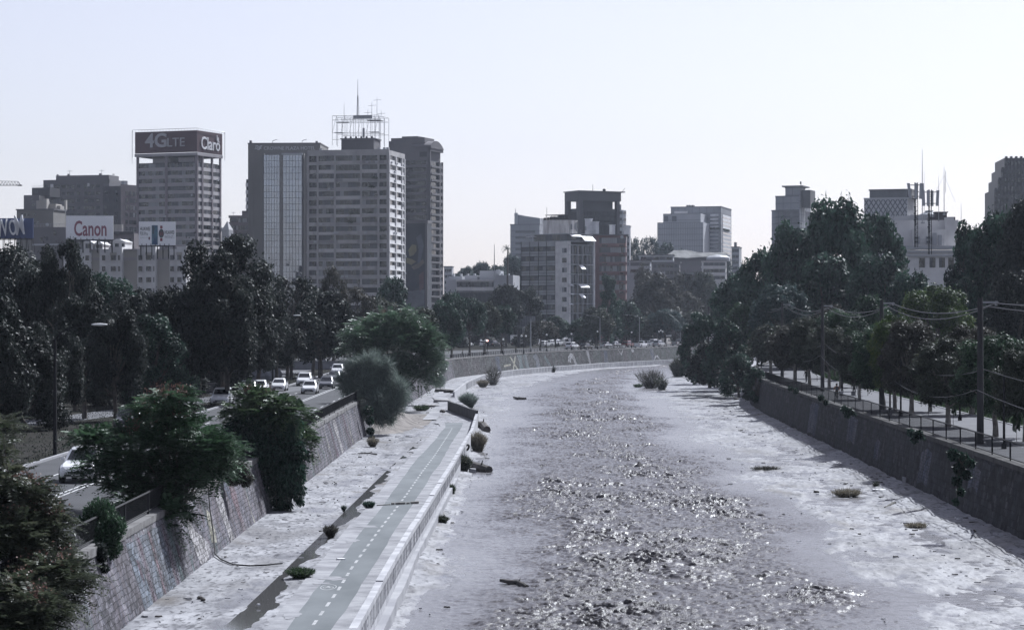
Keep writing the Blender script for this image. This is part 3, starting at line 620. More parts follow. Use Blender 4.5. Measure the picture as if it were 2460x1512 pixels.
# ---------------------------------------------------------------- buildings
class Bld:
    """Box plan seen on its corner: front face (local y=0, x from -Lf to 0) and right face (local x=0, y from 0 to Lr)."""
    def __init__(s, name, label, cat, xl, xc, xr, ytop, Z, th, base=0.0, Lr=None):
        th = R(th); Xc = (xc-CX)*Z/F
        ux, uz = -math.cos(th), math.sin(th); k = (xl-CX)/F
        s.Lf = (k*Z-Xc)/(ux-k*uz)
        if Lr is None:
            vx, vz = math.sin(th), math.cos(th); k = (xr-CX)/F; s.Lr = (k*Z-Xc)/(vx-k*vz)
        else: s.Lr = Lr
        s.Z = Z; s.H = CZ+(HY-ytop)*Z/F-base; s.base = base; s.px = Z/F
        s.root = empty(name, (Xc, Z, base), -th, label, cat); s.r = random.Random(hash(label) % 1000 if False else int(abs(xl*7+xc)))
        s.xl, s.xc, s.xr = xl, xc, xr
    def z(s, y): return CZ+(HY-y)*s.px-s.base                       # photograph row to local height
    def u(s, x): return -s.Lf*(s.xc-x)/(s.xc-s.xl)                    # photograph column on the front face
    def v(s, x): return s.Lr*(x-s.xc)/max(s.xr-s.xc,1e-6)             # photograph column on the right face
    def fb(s, mb, face, a, b, d0, d1, z0, z1, mi=0):                 # block on a face; d = depth inward
        if face == 'F': mb.box(a,b,d0,d1,z0,z1,mi)
        elif face == 'R': mb.box(-d1,-d0,a,b,z0,z1,mi)
        elif face == 'L': mb.box(-s.Lf+d0,-s.Lf+d1,a,b,z0,z1,mi)
    def body(s, m, inset=.25, z1=None, name='wall', z0=-1.0):
        mb = MB(); mb.box(-s.Lf+inset, -inset, inset, s.Lr-inset, z0, (z1 or s.H)-.02); return mb.build(name, m, s.root)
    def band(s, face, a, b, z0, z1, n, d=.1, th=.08, mix=(5,3,1), name='window', parent=None, mull=.07):
        mb = MB(); w = (b-a)/n; pool = [0]*mix[0]+[1]*mix[1]+[2]*mix[2]
        for i in range(n):
            s.fb(mb, face, a+i*w+mull/2, a+(i+1)*w-mull/2, d, d+th, z0, z1, s.r.choice(pool))
            if mull > .02: s.fb(mb, face, a+(i+1)*w-mull/2, a+(i+1)*w+mull/2-.001, d-.03, d+th-.004, z0, z1, 3)
        return mb.build(name, [GL_d, GL_m, GL_l, M_frame], parent or s.root)
def text_mesh(body, w, h, extrude=.05, offset=0.0, shear=0.0, spacing=1.0):
    cu = bpy.data.curves.new('lettering', 'FONT'); cu.body = body; cu.size = 1; cu.extrude = .001; cu.offset = offset; cu.shear = shear; cu.space_character = spacing; cu.resolution_u = 3
    ob = bpy.data.objects.new('lettering', cu); COL.objects.link(ob)
    me = bpy.data.meshes.new_from_object(ob.evaluated_get(bpy.context.evaluated_depsgraph_get()))
    bpy.data.objects.remove(ob); bpy.data.curves.remove(cu)
    n = len(me.vertices); c = np.zeros(n*3, dtype=np.float32); me.vertices.foreach_get('co', c); c = c.reshape(-1,3)
    lo = c.min(0); hi = c.max(0); c[:,0] = (c[:,0]-lo[0])/(hi[0]-lo[0])*w; c[:,1] = (c[:,1]-lo[1])/(hi[1]-lo[1])*h
    c[:,2] = np.where(c[:,2] > 0, extrude, 0)
    out = np.stack([c[:,0], -c[:,2], c[:,1]], -1)                     # stands in the xz plane facing -y
    me.vertices.foreach_set('co', out.reshape(-1).astype(np.float32)); me.materials.clear(); me.update(); return me
def text(body, parent, loc, w, h, m, rz=0.0, extrude=.06, name='lettering', **kw):
    o = link(name, text_mesh(body, w, h, extrude, **kw), m, parent); o.location = loc; o.rotation_euler = (0,0,rz); return o

def rails(mb, x0, x1, y, z, h=1.0, n=10, r=.03):
    mb.tube([(x0,y,z+h),(x1,y,z+h)], r, 4); mb.tube([(x0,y,z+h*.5),(x1,y,z+h*.5)], r*.8, 4)
    for i in range(n+1): x = x0+(x1-x0)*i/n; mb.tube([(x,y,z),(x,y,z+h)], r, 4)
C_claro = mat('pinkish_render', (.37,.345,.36), (.31,.29,.305), rough=.9, scale=.15)
C_col = mat('plum_column', (.22,.19,.205), (.17,.15,.165), rough=.9, scale=.2)
C_dark = mat('recess', (.045,.045,.05), rough=.9)
C_brown = mat('grey_brown_render', (.155,.145,.155), (.125,.12,.13), rough=.9, scale=.1)
C_apt_lit = mat('flat_block_sunlit_side', (.70,.69,.69), (.55,.54,.545), rough=.9, scale=.25); C_claro_lit = mat('pinkish_render_sunlit_side', (.52,.49,.50), (.43,.41,.42), rough=.9, scale=.15)  # sunlit right faces painted in: lighter copies of each tower's own colour
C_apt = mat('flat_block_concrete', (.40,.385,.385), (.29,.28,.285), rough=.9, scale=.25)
C_white = mat('white_render', (.66,.65,.65), (.52,.51,.52), rough=.9, scale=.2)
C_beige = mat('beige_render', (.40,.375,.345), (.34,.32,.30), rough=.9, scale=.12)
C_grey = mat('grey_panel', (.25,.26,.285), (.21,.22,.245), rough=.6, scale=.1)
C_lgrey = mat('light_grey_panel', (.42,.425,.45), (.35,.36,.385), rough=.6, scale=.1)
C_roof = mat('roof_felt', (.16,.16,.17), rough=.95, scale=.5)
C_black = mat('dark_cladding', (.035,.035,.042), (.025,.025,.03), rough=.5, scale=.2)
C_hotel = mat('hotel_stone', (.215,.205,.195), (.18,.172,.167), rough=.9, scale=.1)
C_red = mat('red_brown_render', (.20,.115,.115), (.155,.09,.095), rough=.9, scale=.2)

# --- tower with the rooftop telephone advertising
b = Bld('office_tower', 'pinkish office tower with a maroon wraparound advertising sign on its roof', 'tower', 328, 473, 531, 366, 872, 22)
b.body(C_dark, .7, b.z(388)); fl = 18.62*b.px
top = b.z(390); zf = top
mbw = MB(); k = 0
while zf > 0:
    z0 = zf-fl
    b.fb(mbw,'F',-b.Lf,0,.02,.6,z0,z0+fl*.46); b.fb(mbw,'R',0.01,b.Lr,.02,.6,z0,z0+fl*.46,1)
    for a, c in ((-b.Lf+.3, b.u(400)-.2), (b.u(400)+.3, -.3)):
        if k < 17: b.band('F', a, c, z0+fl*.47, zf, 8, d=.35, mix=(5,4,3))
    for x0, x1 in ((473,487),(490,509),(512,530)):
        if k < 12: b.band('R', b.v(x0)+.4, b.v(x1)-.1, z0+fl*.47, zf, 3, d=.35, mix=(3,5,4))
    zf = z0; k += 1
mbw.build('spandrel', [C_claro, C_claro_lit], b.root)
mbc = MB()
for x in (328,400,473): b.fb(mbc,'F', b.u(x)-(.0 if x==328 else .5 if x==400 else .75), b.u(x)+(.9 if x==328 else .5 if x==400 else .0), -.18, .4, 0, b.z(370))
for x in (488,511,531): b.fb(mbc,'R', b.v(x)-.9, b.v(x), -.18, .4, 0, b.z(370))
b.fb(mbc,'R', .02, .8, -.17, .4, 0, b.z(370)-.02)
mbc.build('column', C_col, b.root)
mbr = MB(); mbr.box(-b.Lf-.5,.5,-.5,b.Lr+.5,b.z(373),b.z(366)); mbr.box(-b.Lf*.8,-b.Lf*.5,3,9,b.z(390),b.z(374)); mbr.box(-b.Lf*.35,-b.Lf*.1,2,9,b.z(388),b.z(376)); mbr.build('roof', C_claro, b.root)
M_maroon = mat('maroon_sign', (.075,.028,.036), (.05,.02,.028), rough=.6, scale=.06); M_signtxt = mat('sign_letters', (.42,.41,.43), (.36,.35,.37), rough=.6)
sg = MB(); zs0, zs1 = b.z(365), b.z(313); sg.box(-b.Lf-.3,.35,-.55,-.15,zs0,zs1); sg.box(-.05,.36,-.14,b.Lr+.3,zs0,zs1-.004); sgn = sg.build('sign_board', M_maroon, b.root)
u0 = b.u(351); text('4G', sgn, (u0,-.56,zs0+2.0), b.u(403)-u0, 5.2, M_signtxt, extrude=.25, offset=.025); text('LTE', sgn, (b.u(405),-.56,zs0+2.2), b.u(446)-b.u(405), 3.1, M_signtxt, extrude=.2, offset=.0)
text('Claro', sgn, (.37, b.v(480), zs0+1.2), b.v(525)-b.v(480), 4.6, M_white, rz=R(90), extrude=.3, offset=.01)
sp = MB()
for a, c, d, e in ((.80,.0,1.9,0),(.86,.85,1.8,.9),(.93,1.2,.6,1.6)):
    y0 = b.v(517)+ (a-.8)*9; sp.box(.37,.7,y0,y0+.45+c*.5,zs0+5.1+e*.2-c*.8,zs0+5.1+d-c*.8)
sp.build('logo_rays', M_white, sgn)
fr = MB(); x0, x1, y1 = -b.Lf-1.2, 1.1, b.Lr+1.2
for zz in (zs0-1.5, zs0+3, zs1+.6): fr.tube([(x0,-1.2,zz),(x1,-1.2,zz) if False else (x0,3,zz)], .07, 4)
for a in np.linspace(x0,.4,22): fr.tube([(a,-.5,zs1),(a,-.9,zs1+.75)], .05, 4)
fr.tube([(x0,-.9,zs1+.75),(.7,-.9,zs1+.75),(.9,y1,zs1+.7)], .07, 4)
for a in np.linspace(0,y1,12): fr.tube([(.35,a,zs1),(.85,a,zs1+.7)], .05, 4)
fr.tube([(x0,-1.0,zs0-1.6),(x0,-1.0,zs1+.75)], .09, 4); fr.tube([(x0-.5,-.3,zs0-3.5),(x0-.5,-.3,zs1+.3)], .07, 4)
fr.tube([(.9,y1,zs0-2),(.9,y1,zs1+.7)], .09, 4); fr.build('sign_frame', M_galv, b.root)
ac = MB()
for f, x, y in (('F',395,520),('F',460,470),('R',486,560),('R',505,475),('R',508,545),('R',520,430),('R',525,520)):
    a = b.u(x) if f == 'F' else b.v(x); b.fb(ac, f, a, a+.9, -.5, .02, b.z(y), b.z(y)+.6)
ac.ball((.5, b.Lr-.2, b.z(546)), .9, 8, 6, 0, (.35,1,1)); ac.build('satellite_dish', C_lgrey, b.root)

# --- tall flat block with scaffolding on the roof
b = Bld('apartment_tower', 'tall pale concrete apartment block with brightly lit right side and roof scaffolding', 'tower', 739, 934, 972, 357, 773, 12)
b.body(C_dark, 1.3, b.z(362)); fl = 21.15*b.px; zt = b.z(366)
cx_ = [739,764,777,824.5,874,886,915+.0,934]; bx = [739,764.5,824.5,875,914,934]
bx = [739,763.5,813,878.5,919,934]; bx = [739, 766, 817, 878, 905.5, 934]
fx = lambda cxx: (950+cxx/1.512)*.6006
bays = [fx(425),fx(485),fx(590),fx(748),fx(853),fx(915)]
sp = MB(); spR = MB(); col = MB(); colR = MB(); bal = MB(); par = MB()
b.fb(par,'F',-b.Lf,0,-.1,.6,b.z(372),b.z(358)); b.fb(par,'R',0,b.Lr,-.1,.6,b.z(372),b.z(360)); par.box(-b.Lf+.7,-.7,.7,b.Lr-.7,b.z(366),b.z(363)); par.build('roof', C_apt, b.root)
zf = b.z(372); i = 0
while zf > 2:
    z0 = zf-fl
    for j in range(5):
        a, c = b.u(bays[j])+.25, b.u(bays[j+1])-.25
        if j == 4: c = -.35
        hs = fl*(.40 if (i+j*2) % 5 else .30)
        b.fb(sp,'F',a-.3,c+.3,.0,.5,z0,z0+hs,b.r.choice((0,0,0,1,1,2)))
        if j in (0,4):                                               # recessed balconies with railing
            if i < 15: b.band('F', a, c, z0+hs*.6, zf-.05, 3, d=1.05, mix=(6,2,0))
            for q in np.linspace(a,c,9): bal.tube([(q,.05,z0+hs),(q,.05,z0+hs+.75)], .03, 4)
            bal.box(a,c,.02,.08,z0+hs+.72,z0+hs+.8)
        else:
            if i < 15: b.band('F', a, c, z0+hs, zf-.04, {1:4,2:6,3:4}[j], d=.18 if (i*3+j)%4 else .45, mix=(6,4,1))
        if b.r.random() < .3: b.fb(sp,'F',a+(c-a)*b.r.uniform(.1,.7),a+(c-a)*.9,-.55,.02,z0+fl*.02,z0+hs*.95)
    b.fb(sp,'F',-b.Lf-.5 if i%3==1 else -b.Lf,.45 if i%3==1 else 0,-.12,.3,z0-.14,z0+.12)
    for a, c in ((.5,b.Lr*.40),(b.Lr*.45,b.Lr*.78),(b.Lr*.83,b.Lr-.5)):
        b.fb(spR,'R',a-.1,c+.1,.03,.5,z0+.14,z0+fl*(.40 if (i+int(a))%2 else .52))
    if i < 15: b.band('R', .6, b.Lr*.40, z0+fl*.45, zf-.05, 3, d=.4, mix=(4,4,1)); b.band('R', b.Lr*.45, b.Lr*.78, z0+fl*.45, zf-.05, 3, d=.4, mix=(4,4,1))
    b.fb(spR,'R',-.02,b.Lr+.02,-.25,.4,z0-.2,z0+.13)
    zf = z0; i += 1
sp.build('spandrel', [C_apt, mat('flat_block_grey',(.27,.26,.265),(.21,.205,.21),rough=.9,scale=.25), mat('flat_block_pale',(.50,.485,.485),(.40,.39,.39),rough=.9,scale=.25)], b.root); spR.build('spandrel', C_apt_lit, b.root); bal.build('railing', M_frame, b.root)
for x in bays[:-1]: b.fb(col,'F',b.u(x)-.3,b.u(x)+.3,-.18,.4,0,b.z(372)-.02)
b.fb(col,'F',-.7,0,-.19,.35,0,b.z(372)-.03)
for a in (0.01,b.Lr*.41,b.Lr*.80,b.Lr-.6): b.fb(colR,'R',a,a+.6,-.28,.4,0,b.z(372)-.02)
col.build('column', C_apt, b.root); colR.build('column', C_apt_lit, b.root)
ac = MB()
for q in range(26):
    f = 'F' if q < 17 else 'R'; a = b.r.uniform(-b.Lf*.95,-1.5) if f == 'F' else b.r.uniform(.6,b.Lr-1.5); zz = b.z(372)-fl*b.r.randint(1,14)+.3
    ac = MB(); b.fb(ac, f, a, a+.8, -.55, .02, zz, zz+.55); ac.build('air_conditioner', C_lgrey, b.root)
for q in range(6): ac = MB(); ac.ball((.45,b.Lr-.3-b.r.random()*3,b.z(400)-fl*b.r.randint(1,12)), .45, 8, 5, 0, (.4,1,1)); ac.build('satellite_dish', C_lgrey, b.root)
pl_ = MB(); zb0 = b.z(372)
for q in range(7):
    a = b.r.uniform(-b.Lf*.9,-2); zz = zb0-fl*b.r.randint(2,9)
    for w_ in range(14): pl_.ball((a+b.r.uniform(-1.2,1.2),-.3+b.r.uniform(-.15,.2),zz+fl*.4+b.r.uniform(-.25,.5)), .22, 5, 4)
pl_.build('balcony_plants', mat('balcony_leaves',(.03,.045,.025),rough=.9), b.root)
ph = MB(); x0, x1 = b.u(815), b.u(893); ph.box(x0,x1,2.5,11,b.z(360),b.z(331)); ph.box(x0-.3,x1+.3,2.2,11.3,b.z(331),b.z(329)); 
for q in np.linspace(x0+1,x1-1,6): ph.tube([(q,4,b.z(329)),(q,4,b.z(324))], .35, 8)
ph.box(b.u(838),b.u(850),2.42,2.5,b.z(352),b.z(338)); pen = ph.build('penthouse', C_brown, b.root)
sc_ = MB(); xs_ = np.linspace(b.u(799),b.u(911),12); yb_ = (-.2,6.0,12)
zt0, zt1 = b.z(347), b.z(276)
for yv in yb_:
    for k, xv in enumerate(xs_):
        if k in (0,1,3,5,7,9,10,11): sc_.tube([(xv,yv,zt0 if k in (0,1,10,11) else b.z(329)),(xv,yv,zt1)], .06, 4)
    for zz in (zt1,b.z(286),b.z(317),b.z(333) if yv<0 else b.z(317)): sc_.tube([(xs_[0],yv,zz),(xs_[-1],yv,zz)], .06, 4)
for xv in xs_:
    for zz in (zt1,b.z(286)): sc_.tube([(xv,yb_[0],zz),(xv,yb_[-1],zz)], .05, 4)
for k in range(0,11,2): sc_.tube([(xs_[k],yb_[0],b.z(317)),(xs_[k+1],yb_[0],zt1)], .045, 4)
sc_.box(xs_[0],xs_[3],4,6,b.z(290),b.z(289)); sc_.box(xs_[-4],xs_[-1],1,5,b.z(288),b.z(286.5)); sc_.box(xs_[-4]+.5,xs_[-1]-.5,1,4,b.z(316),b.z(315)); sc_.box(xs_[0]+.3,xs_[2],1,4,b.z(316),b.z(315))
sc_.box(b.u(848),b.u(893),.5,.7,b.z(284),b.z(276)); sc_.tube([(b.u(872),1,b.z(329)),(b.u(872),1,b.z(306))], .35, 6)
sc_.build('scaffolding', M_galv, b.root)
an = MB()
for x, yt, yb in ((853.8,186,276),(820.8,243,276),(887.5,241,276),(900,228,276),(910,261,276),(878,258,276)):
    u = b.u(x); an.tube([(u,3,b.z(yb)),(u,3,b.z((yb+yt)/2)),(u,3,b.z(yt))], [.16,.12,.05] if x == 853.8 else [.07,.06,.03], 5)
    if x == 853.8:
        for d in (-.45,.45): an.tube([(u+d,3,b.z(yb)),(u+d*.3,3,b.z(226))], .05, 4)
        for q in range(14): zz = b.z(yb-q*3.4); an.tube([(u-.42+.02*q,3,zz),(u+.42-.02*q,3,zz+.4)], .03, 4)
    elif x > 870: an.tube([(u-1.2,3,b.z(yt+10)),(u+1.4,3,b.z(yt+9))], .05, 4)
an.build('antenna', M_galv, b.root)
rf = MB()
for x in (765,905,918,926): rf = MB(); rf.box(b.u(x),b.u(x)+.8,1,2,b.z(363),b.z(353)); rf.build('chimney', C_lgrey, b.root)

# --- hotel slab with glass lift front
b = Bld('hotel', 'grey-brown hotel slab with a tall mirrored glass front and roof lettering', 'hotel', 596, 769, 772, 345, 832, 3, Lr=22)
b.body(C_hotel, 0.0); cp = MB(); cp.box(-b.Lf-.15,.15,-.15,b.Lr,b.H-.02,b.H+.35); cp.box(b.u(598),b.u(603),1,2.5,b.H+.35,b.z(336)); cp.box(b.u(757),b.u(762),1,2,b.H+.35,b.z(338)); cp.build('roof', C_brown, b.root)
pi = MB()
for x in (596,606,765): b.fb(pi,'F',b.u(x),b.u(x)+.5,-.12,.02,0,b.H-.03)
for q in range(24): b.fb(pi,'F',b.u(606)+.6,b.u(626),-.03,.02,2+q*2.7,2.06+q*2.7)
pi.build('pilaster', C_hotel, b.root)
M_gold = mat('roof_letters', (.62,.62,.64), rough=.5)
text('CROWNE PLAZA HOTEL', b.root, (b.u(634),-.05,b.z(359.5)), b.u(757)-b.u(634), 1.15, M_gold, extrude=.12)
wv_ = MB()
for k in range(3):
    pts = [(b.u(612)+t*.29+k*.12,-.1,b.z(357.5-k*3.2)+.22*math.sin(t*1.05)) for t in range(9)]
    wv_.tube(pts, .16, 4)
wv_.build('logo_waves', M_gold, b.root)
gm = glassmat('mirror_glass', (.27,.29,.335), rough=.03, metal=.85, var=.15)
gl2 = MB(); g0, g1 = b.u(634), b.u(733); zt = b.z(374)
gl2.box(b.u(632),b.u(640)-.02,-5.4,0,-1,zt+.5); gl2.box(b.u(678),b.u(686),-6.1,0,-1,zt-.1); gl2.box(b.u(731),g1+.4,-5.4,0,-1,zt+.5); gl2.box(b.u(640),b.u(731),-5.2,0,-1,zt-.2)
shaft = gl2.build('glass_shaft', C_hotel, b.root)
for x0, x1, n in ((640,678,6),(686,731,6)):
    mb = MB(); U0, U1 = b.u(x0), b.u(x1); nr = 30; rh = (zt-2)/nr
    for i in range(n):
        for j in range(nr):
            jx, jz = b.r.uniform(-.012,.012), b.r.uniform(-.012,.012); a = U0+(U1-U0)*i/n+.04; c = U0+(U1-U0)*(i+1)/n-.04; z0 = 2+j*rh+.04; z1 = 2+(j+1)*rh-.04
            mb.quad((a,-5.9+jx,z0),(c,-5.9-jx,z0),(c,-5.9-jx+jz,z1),(a,-5.9+jx+jz,z1))
    mb.build('window', gm, shaft)
    mb = MB(); mb.box(U0-.3,U1+.3,-5.8,-5.3,0,zt)
    for i in range(n+1): a = U0+(U1-U0)*i/n; mb.box(a-.045,a+.045,-6.0,-5.81,2,zt)
    for j in range(nr+1): z0 = 2+j*rh; mb.box(U0,U1,-5.99,-5.805,z0-.045,z0+.045)
    mb.build('glazing_frame', M_frame, shaft)
cp = MB(); cp.box(b.u(683),b.u(733),-6.3,-.5,zt-.1,zt+.5); cp.build('canopy', C_lgrey, shaft)
lm = MB()
for x in (655,726): lm.tube([(b.u(x),0,b.H),(b.u(x),-.2,b.H+1),(b.u(x)+1.6,-.2,b.H+1.5)], .1, 4)
lm.build('floodlight', M_galv, b.root)

# --- pale block just peeping out left of the hotel
b = Bld('apartment_block', 'sliver of a white banded block behind the left edge of the hotel slab', 'building', 590, 640, 642, 430, 960, 5, Lr=14)
b.body(C_lgrey, .2); s_ = MB(); 
for q in range(24):
    z0 = b.H-3-q*2.9
    if z0 > 0: b.fb(s_,'F',-b.Lf,0,-.02,.5,z0,z0+1.5); b.band('F',-b.Lf+.3,-.4,z0+1.5,z0+2.9,6,d=.05,mix=(5,2,1))
s_.build('spandrel', C_white, b.root)

# --- brown tower with rounded parapet
b = Bld('apartment_tower', 'tall brown residential tower with curved gable and stacked dark balconies', 'tower', 939, 1033.5, 1065, 352, 950, 20)
b.body(C_brown, .9); fl = 16.45*b.px; s_ = MB(); zf = b.z(385); i = 0
b.fb(s_,'F',-b.Lf,0,0,.9,b.z(385),b.H); b.fb(s_,'R',0,b.Lr,0,.9,b.z(362),b.H)
for f, a, c in (('F',-1.8,0),('F',-b.Lf,b.u(958)),('R',0.01,.9),('R',b.Lr*.72,b.Lr*.76),('R',b.Lr-.6,b.Lr)): b.fb(s_,f,a,c,.01,.9,0,b.z(385))
while zf > 1:
    z0 = zf-fl
    b.fb(s_,'F',b.u(957),-1.7,-.5,.9,z0,z0+fl*.42); b.fb(s_,'R',.8,b.Lr*.73,-.3,.9,z0,z0+fl*.30); b.fb(s_,'R',b.Lr*.75,b.Lr,.03,.9,z0,z0+fl*.45)
    if i < 20:
        b.band('R',.9,b.Lr*.72,z0+fl*.3,zf-.3,4,d=.8,mix=(7,2,1)); b.band('R',b.Lr*.765,b.Lr-.65,z0+fl*.45,zf-.25,2,d=.4,mix=(2,3,3))
        if i < 14: b.band('F',b.u(960),-1.9,z0+fl*.42,zf-.02,5,d=.85,mix=(10,1,0))
    zf = z0; i += 1
b.fb(s_,'F',b.u(1008),b.u(1026),-.05,.3,b.z(376),b.z(364),1)
s_.build('facade', [C_brown, C_black], b.root)
t_ = MB(); t_.box(b.u(937),b.u(1018),1,b.Lr*.8,b.H-6,b.z(329)); t_.box(b.u(961),b.u(1000),2,b.Lr*.6,b.z(329),b.z(325)); t_.box(b.u(933),b.u(940),.5,2,b.H-6,b.z(336)); t_.build('penthouse', C_brown, b.root)
g_ = MB(); n = 12; arc = [(0,.0+b.Lr*t/n,b.H+ (1-(2*(t/n)-.9)**2*.9)*2.6) for t in range(n+1)]
for t in range(n): g_.hexa([(-8,arc[t][1],b.H-.5),(.2,arc[t][1],b.H-.5),(.2,arc[t+1][1],b.H-.5),(-8,arc[t+1][1],b.H-.5),(-8,arc[t][1],arc[t][2]),(.2,arc[t][1],arc[t][2]),(.2,arc[t+1][1],arc[t+1][2]),(-8,arc[t+1][1],arc[t+1][2])])
g_.build('gable', C_brown, b.root)

# --- windowless block with a big wall painting
b = Bld('mural_building', 'dark windowless block carrying a huge abstract wall painting beside the brown tower', 'building', 974, 1027, 1037, 532, 880, 12)
C_mural = mat('mural_ground', (.055,.06,.075), (.035,.038,.05), rough=.9, scale=.12)
b.body(C_mural, 0.0); c_ = MB(); b.fb(c_,'F',b.u(1022),0,-.25,.02,0,b.H-.02); b.fb(c_,'F',-b.Lf,-.01,-.2,.02,b.H-.6,b.H+.5); b.fb(c_,'R',0,b.Lr,-.1,.02,b.H-.6,b.H+.45); c_.build('pilaster', C_brown, b.root)
def patch(pts, m):
    mb = MB(); mb.poly([(b.u(x),-.03,b.z(y)) for x, y in pts]); mb.build('painted_shape', m, b.root)
patch([(981,600),(990,586),(1000,588),(1001,602),(994,612),(984,616)], mat('paint_ochre',(.24,.22,.13),(.17,.15,.10),scale=.3)); patch([(977,618),(990,622),(1000,628),(988,636),(976,630)], MATS['paint_ochre'])
patch([(988,640),(1004,632),(1016,622),(1020,630),(1008,642),(994,648)], mat('paint_sand',(.20,.17,.15),(.13,.11,.10),scale=.3)); patch([(1000,570),(1012,560),(1018,590),(1010,630),(1002,640),(1006,600)], mat('paint_slate',(.13,.14,.17),(.08,.085,.11),scale=.3))
patch([(980,650),(996,655),(1004,690),(990,700),(978,690)], mat('paint_navy',(.03,.035,.06),(.02,.022,.035),scale=.3)); patch([(1006,660),(1018,650),(1018,690),(1008,700)], mat('paint_wine',(.12,.07,.08),(.08,.045,.055),scale=.3))
patch([(976,700),(1020,695),(1020,745),(976,748)], MATS['paint_slate'])

# --- grey stepped apartments on the left, dark brick neighbour
b = Bld('apartment_building', 'long grey-brown apartment building with a stepped penthouse, left of the signed tower', 'building', 104, 262, 268, 430, 955, 14, Lr=16)
b.body(C_brown, .5); fl = 17.2*b.px; s_ = MB(); zf = b.z(441); i = 0
b.fb(s_,'F',-b.Lf,0,0,.5,b.z(441),b.H); b.fb(s_,'R',0,b.Lr,0,.5,0,b.H)
wcol = ((108,116),(121,143),(148,157),(160,178),(184,193),(202,227),(230,240))
edges = [104]+[x for p in wcol for x in p]+[262]
while zf > 10:
    z0 = zf-fl
    b.fb(s_,'F',-b.Lf,0,0,.5,z0,z0+fl*.42)
    for q in range(0,len(edges)-1,2): b.fb(s_,'F',b.u(edges[q])+.01,b.u(edges[q+1])-.01,.004,.5,z0,zf)
    for a, c in wcol: b.band('F',b.u(a),b.u(c),z0+fl*(.42 if c-a>12 else .52),zf-.3,3 if c-a>12 else 1,d=.25,mix=(5,4,0))
    zf = z0; i += 1
s_.build('facade', C_brown, b.root)
p_ = MB(); p_.box(b.u(129.6),-1,2,12,b.H-1,b.z(419)); p_.box(b.u(131),b.u(134),2,3,b.z(419),b.z(416)); p_.box(b.u(157),b.u(161),2,3,b.z(419),b.z(415)); p_.box(b.u(233),b.u(238),2,3,b.z(419),b.z(415)); p_.box(b.u(265),b.u(268),2,3,b.z(419),b.z(417)); 
for x in (170,177,211): p_.box(b.u(x),b.u(x+4),1.96,2.0,b.z(427.5),b.z(422))
p_.build('penthouse', C_brown, b.root); a_ = MB()
for x, t in ((160,405),(237,405)): a_.tube([(b.u(x),3,b.z(419)),(b.u(x),3,b.z(t))], .08, 4); a_.tube([(b.u(x)-1.2,3,b.z(t+3)),(b.u(x)+1.2,3,b.z(t+3))], .06, 4)
a_.build('antenna', M_galv, b.root)
lw_ = MB(); b.fb(lw_,'F',b.u(121),b.u(128),-.02,.2,b.z(448),b.z(440)); b.fb(lw_,'F',b.u(210),b.u(215),-.02,.2,b.z(447),b.z(439)); lw_.build('window', C_white, b.root)
b = Bld('apartment_building', 'dark brick apartment block with warm lit side next to the signed tower', 'building', 247, 290, 330, 446, 930, 30)
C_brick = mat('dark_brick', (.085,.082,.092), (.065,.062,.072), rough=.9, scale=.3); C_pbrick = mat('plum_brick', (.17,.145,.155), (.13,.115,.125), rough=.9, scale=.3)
b.body(C_brick, .02); s_ = MB(); b.fb(s_,'R',0,b.Lr,-.15,.1,0,b.H+.6); s_.build('facade', C_pbrick, b.root); r_ = MB(); rails(r_,-b.Lf,0,.3,b.H,1,14); r_.box(-3,-1.5,4,6,b.H,b.H+2.2); r_.build('railing', M_galv, b.root)  # right face in lighter plum brick, its sunlight put into the colour
for q in range(9):
    z0 = b.z(457)-(q+1)*17.2*b.px
    for x in (252,275): b.band('F',b.u(x),b.u(x+7.5),z0+1.3,z0+2.7,2,d=-.06,mix=(3,3,0))
    for x0, x1 in ((301,306),(310,318),(319,328)): b.band('R',b.v(x0),b.v(x1),z0+1.0,z0+2.6,2,d=-.22,mix=(5,2,1))
b = Bld('apartment_building', 'small grey rooftop tower with dark box on top at the far left', 'building', 57, 94, 107, 468, 915, 18)
b.body(C_brown, .0); t_ = MB(); t_.box(b.u(64),b.u(107),4,12,b.H-.5,b.z(449)); t_.build('upper_floor', C_black, b.root); r_ = MB(); rails(r_,b.u(64),b.u(107),4.2,b.z(449),.9,12); r_.build('railing', M_galv, b.root); b.band('F',b.u(70),b.u(78),b.z(463),b.z(456),2,d=3.9,mix=(1,3,1))
l_ = MB(); b.fb(l_,'R',0,b.Lr,-.04,.1,0,b.H-.3); l_.build('facade', C_beige, b.root)
b.band('F',b.u(75),b.u(79),b.z(481),b.z(477),1,d=-.05,mix=(1,0,0)); b.band('F',b.u(77),b.u(83),b.z(494),b.z(489),1,d=-.05,mix=(1,0,0))
# low buildings under the billboards
b = Bld('low_building', 'low grey flat-roofed building between the blue billboard and the white billboard', 'building', 40, 128, 158, 503, 760, 12)
b.body(C_hotel, .0); t_ = MB(); t_.box(b.u(78),b.u(95),3,8,b.H-.2,b.z(480)); t_.box(b.u(98),b.u(106),2,4,b.H,b.z(476)); t_.box(b.u(106),b.u(122),4,9,b.H-.2,b.z(488)); t_.box(b.u(120),b.u(130),5,9,b.H,b.z(492)); t_.box(b.u(148),b.u(152),2,3.2,b.H,b.z(480)); t_.build('roof_housing', C_beige, b.root)
r_ = MB(); r_.box(-b.Lf-.2,.3,-.3,b.Lr,b.H-.1,b.H+.25); r_.build('roof', C_roof, b.root)
for x, y in ((50,512),(58,512),(66,512),(81,512),(81,533),(89,533)): b.band('F',b.u(x),b.u(x+5),b.z(y+6),b.z(y),1,d=-.06,mix=(3,1,0))
d_ = MB(); d_.ball((b.u(115),-.6,b.z(540)),.6,10,6,0,(1,.35,1)); d_.build('satellite_dish', C_lgrey, b.root)
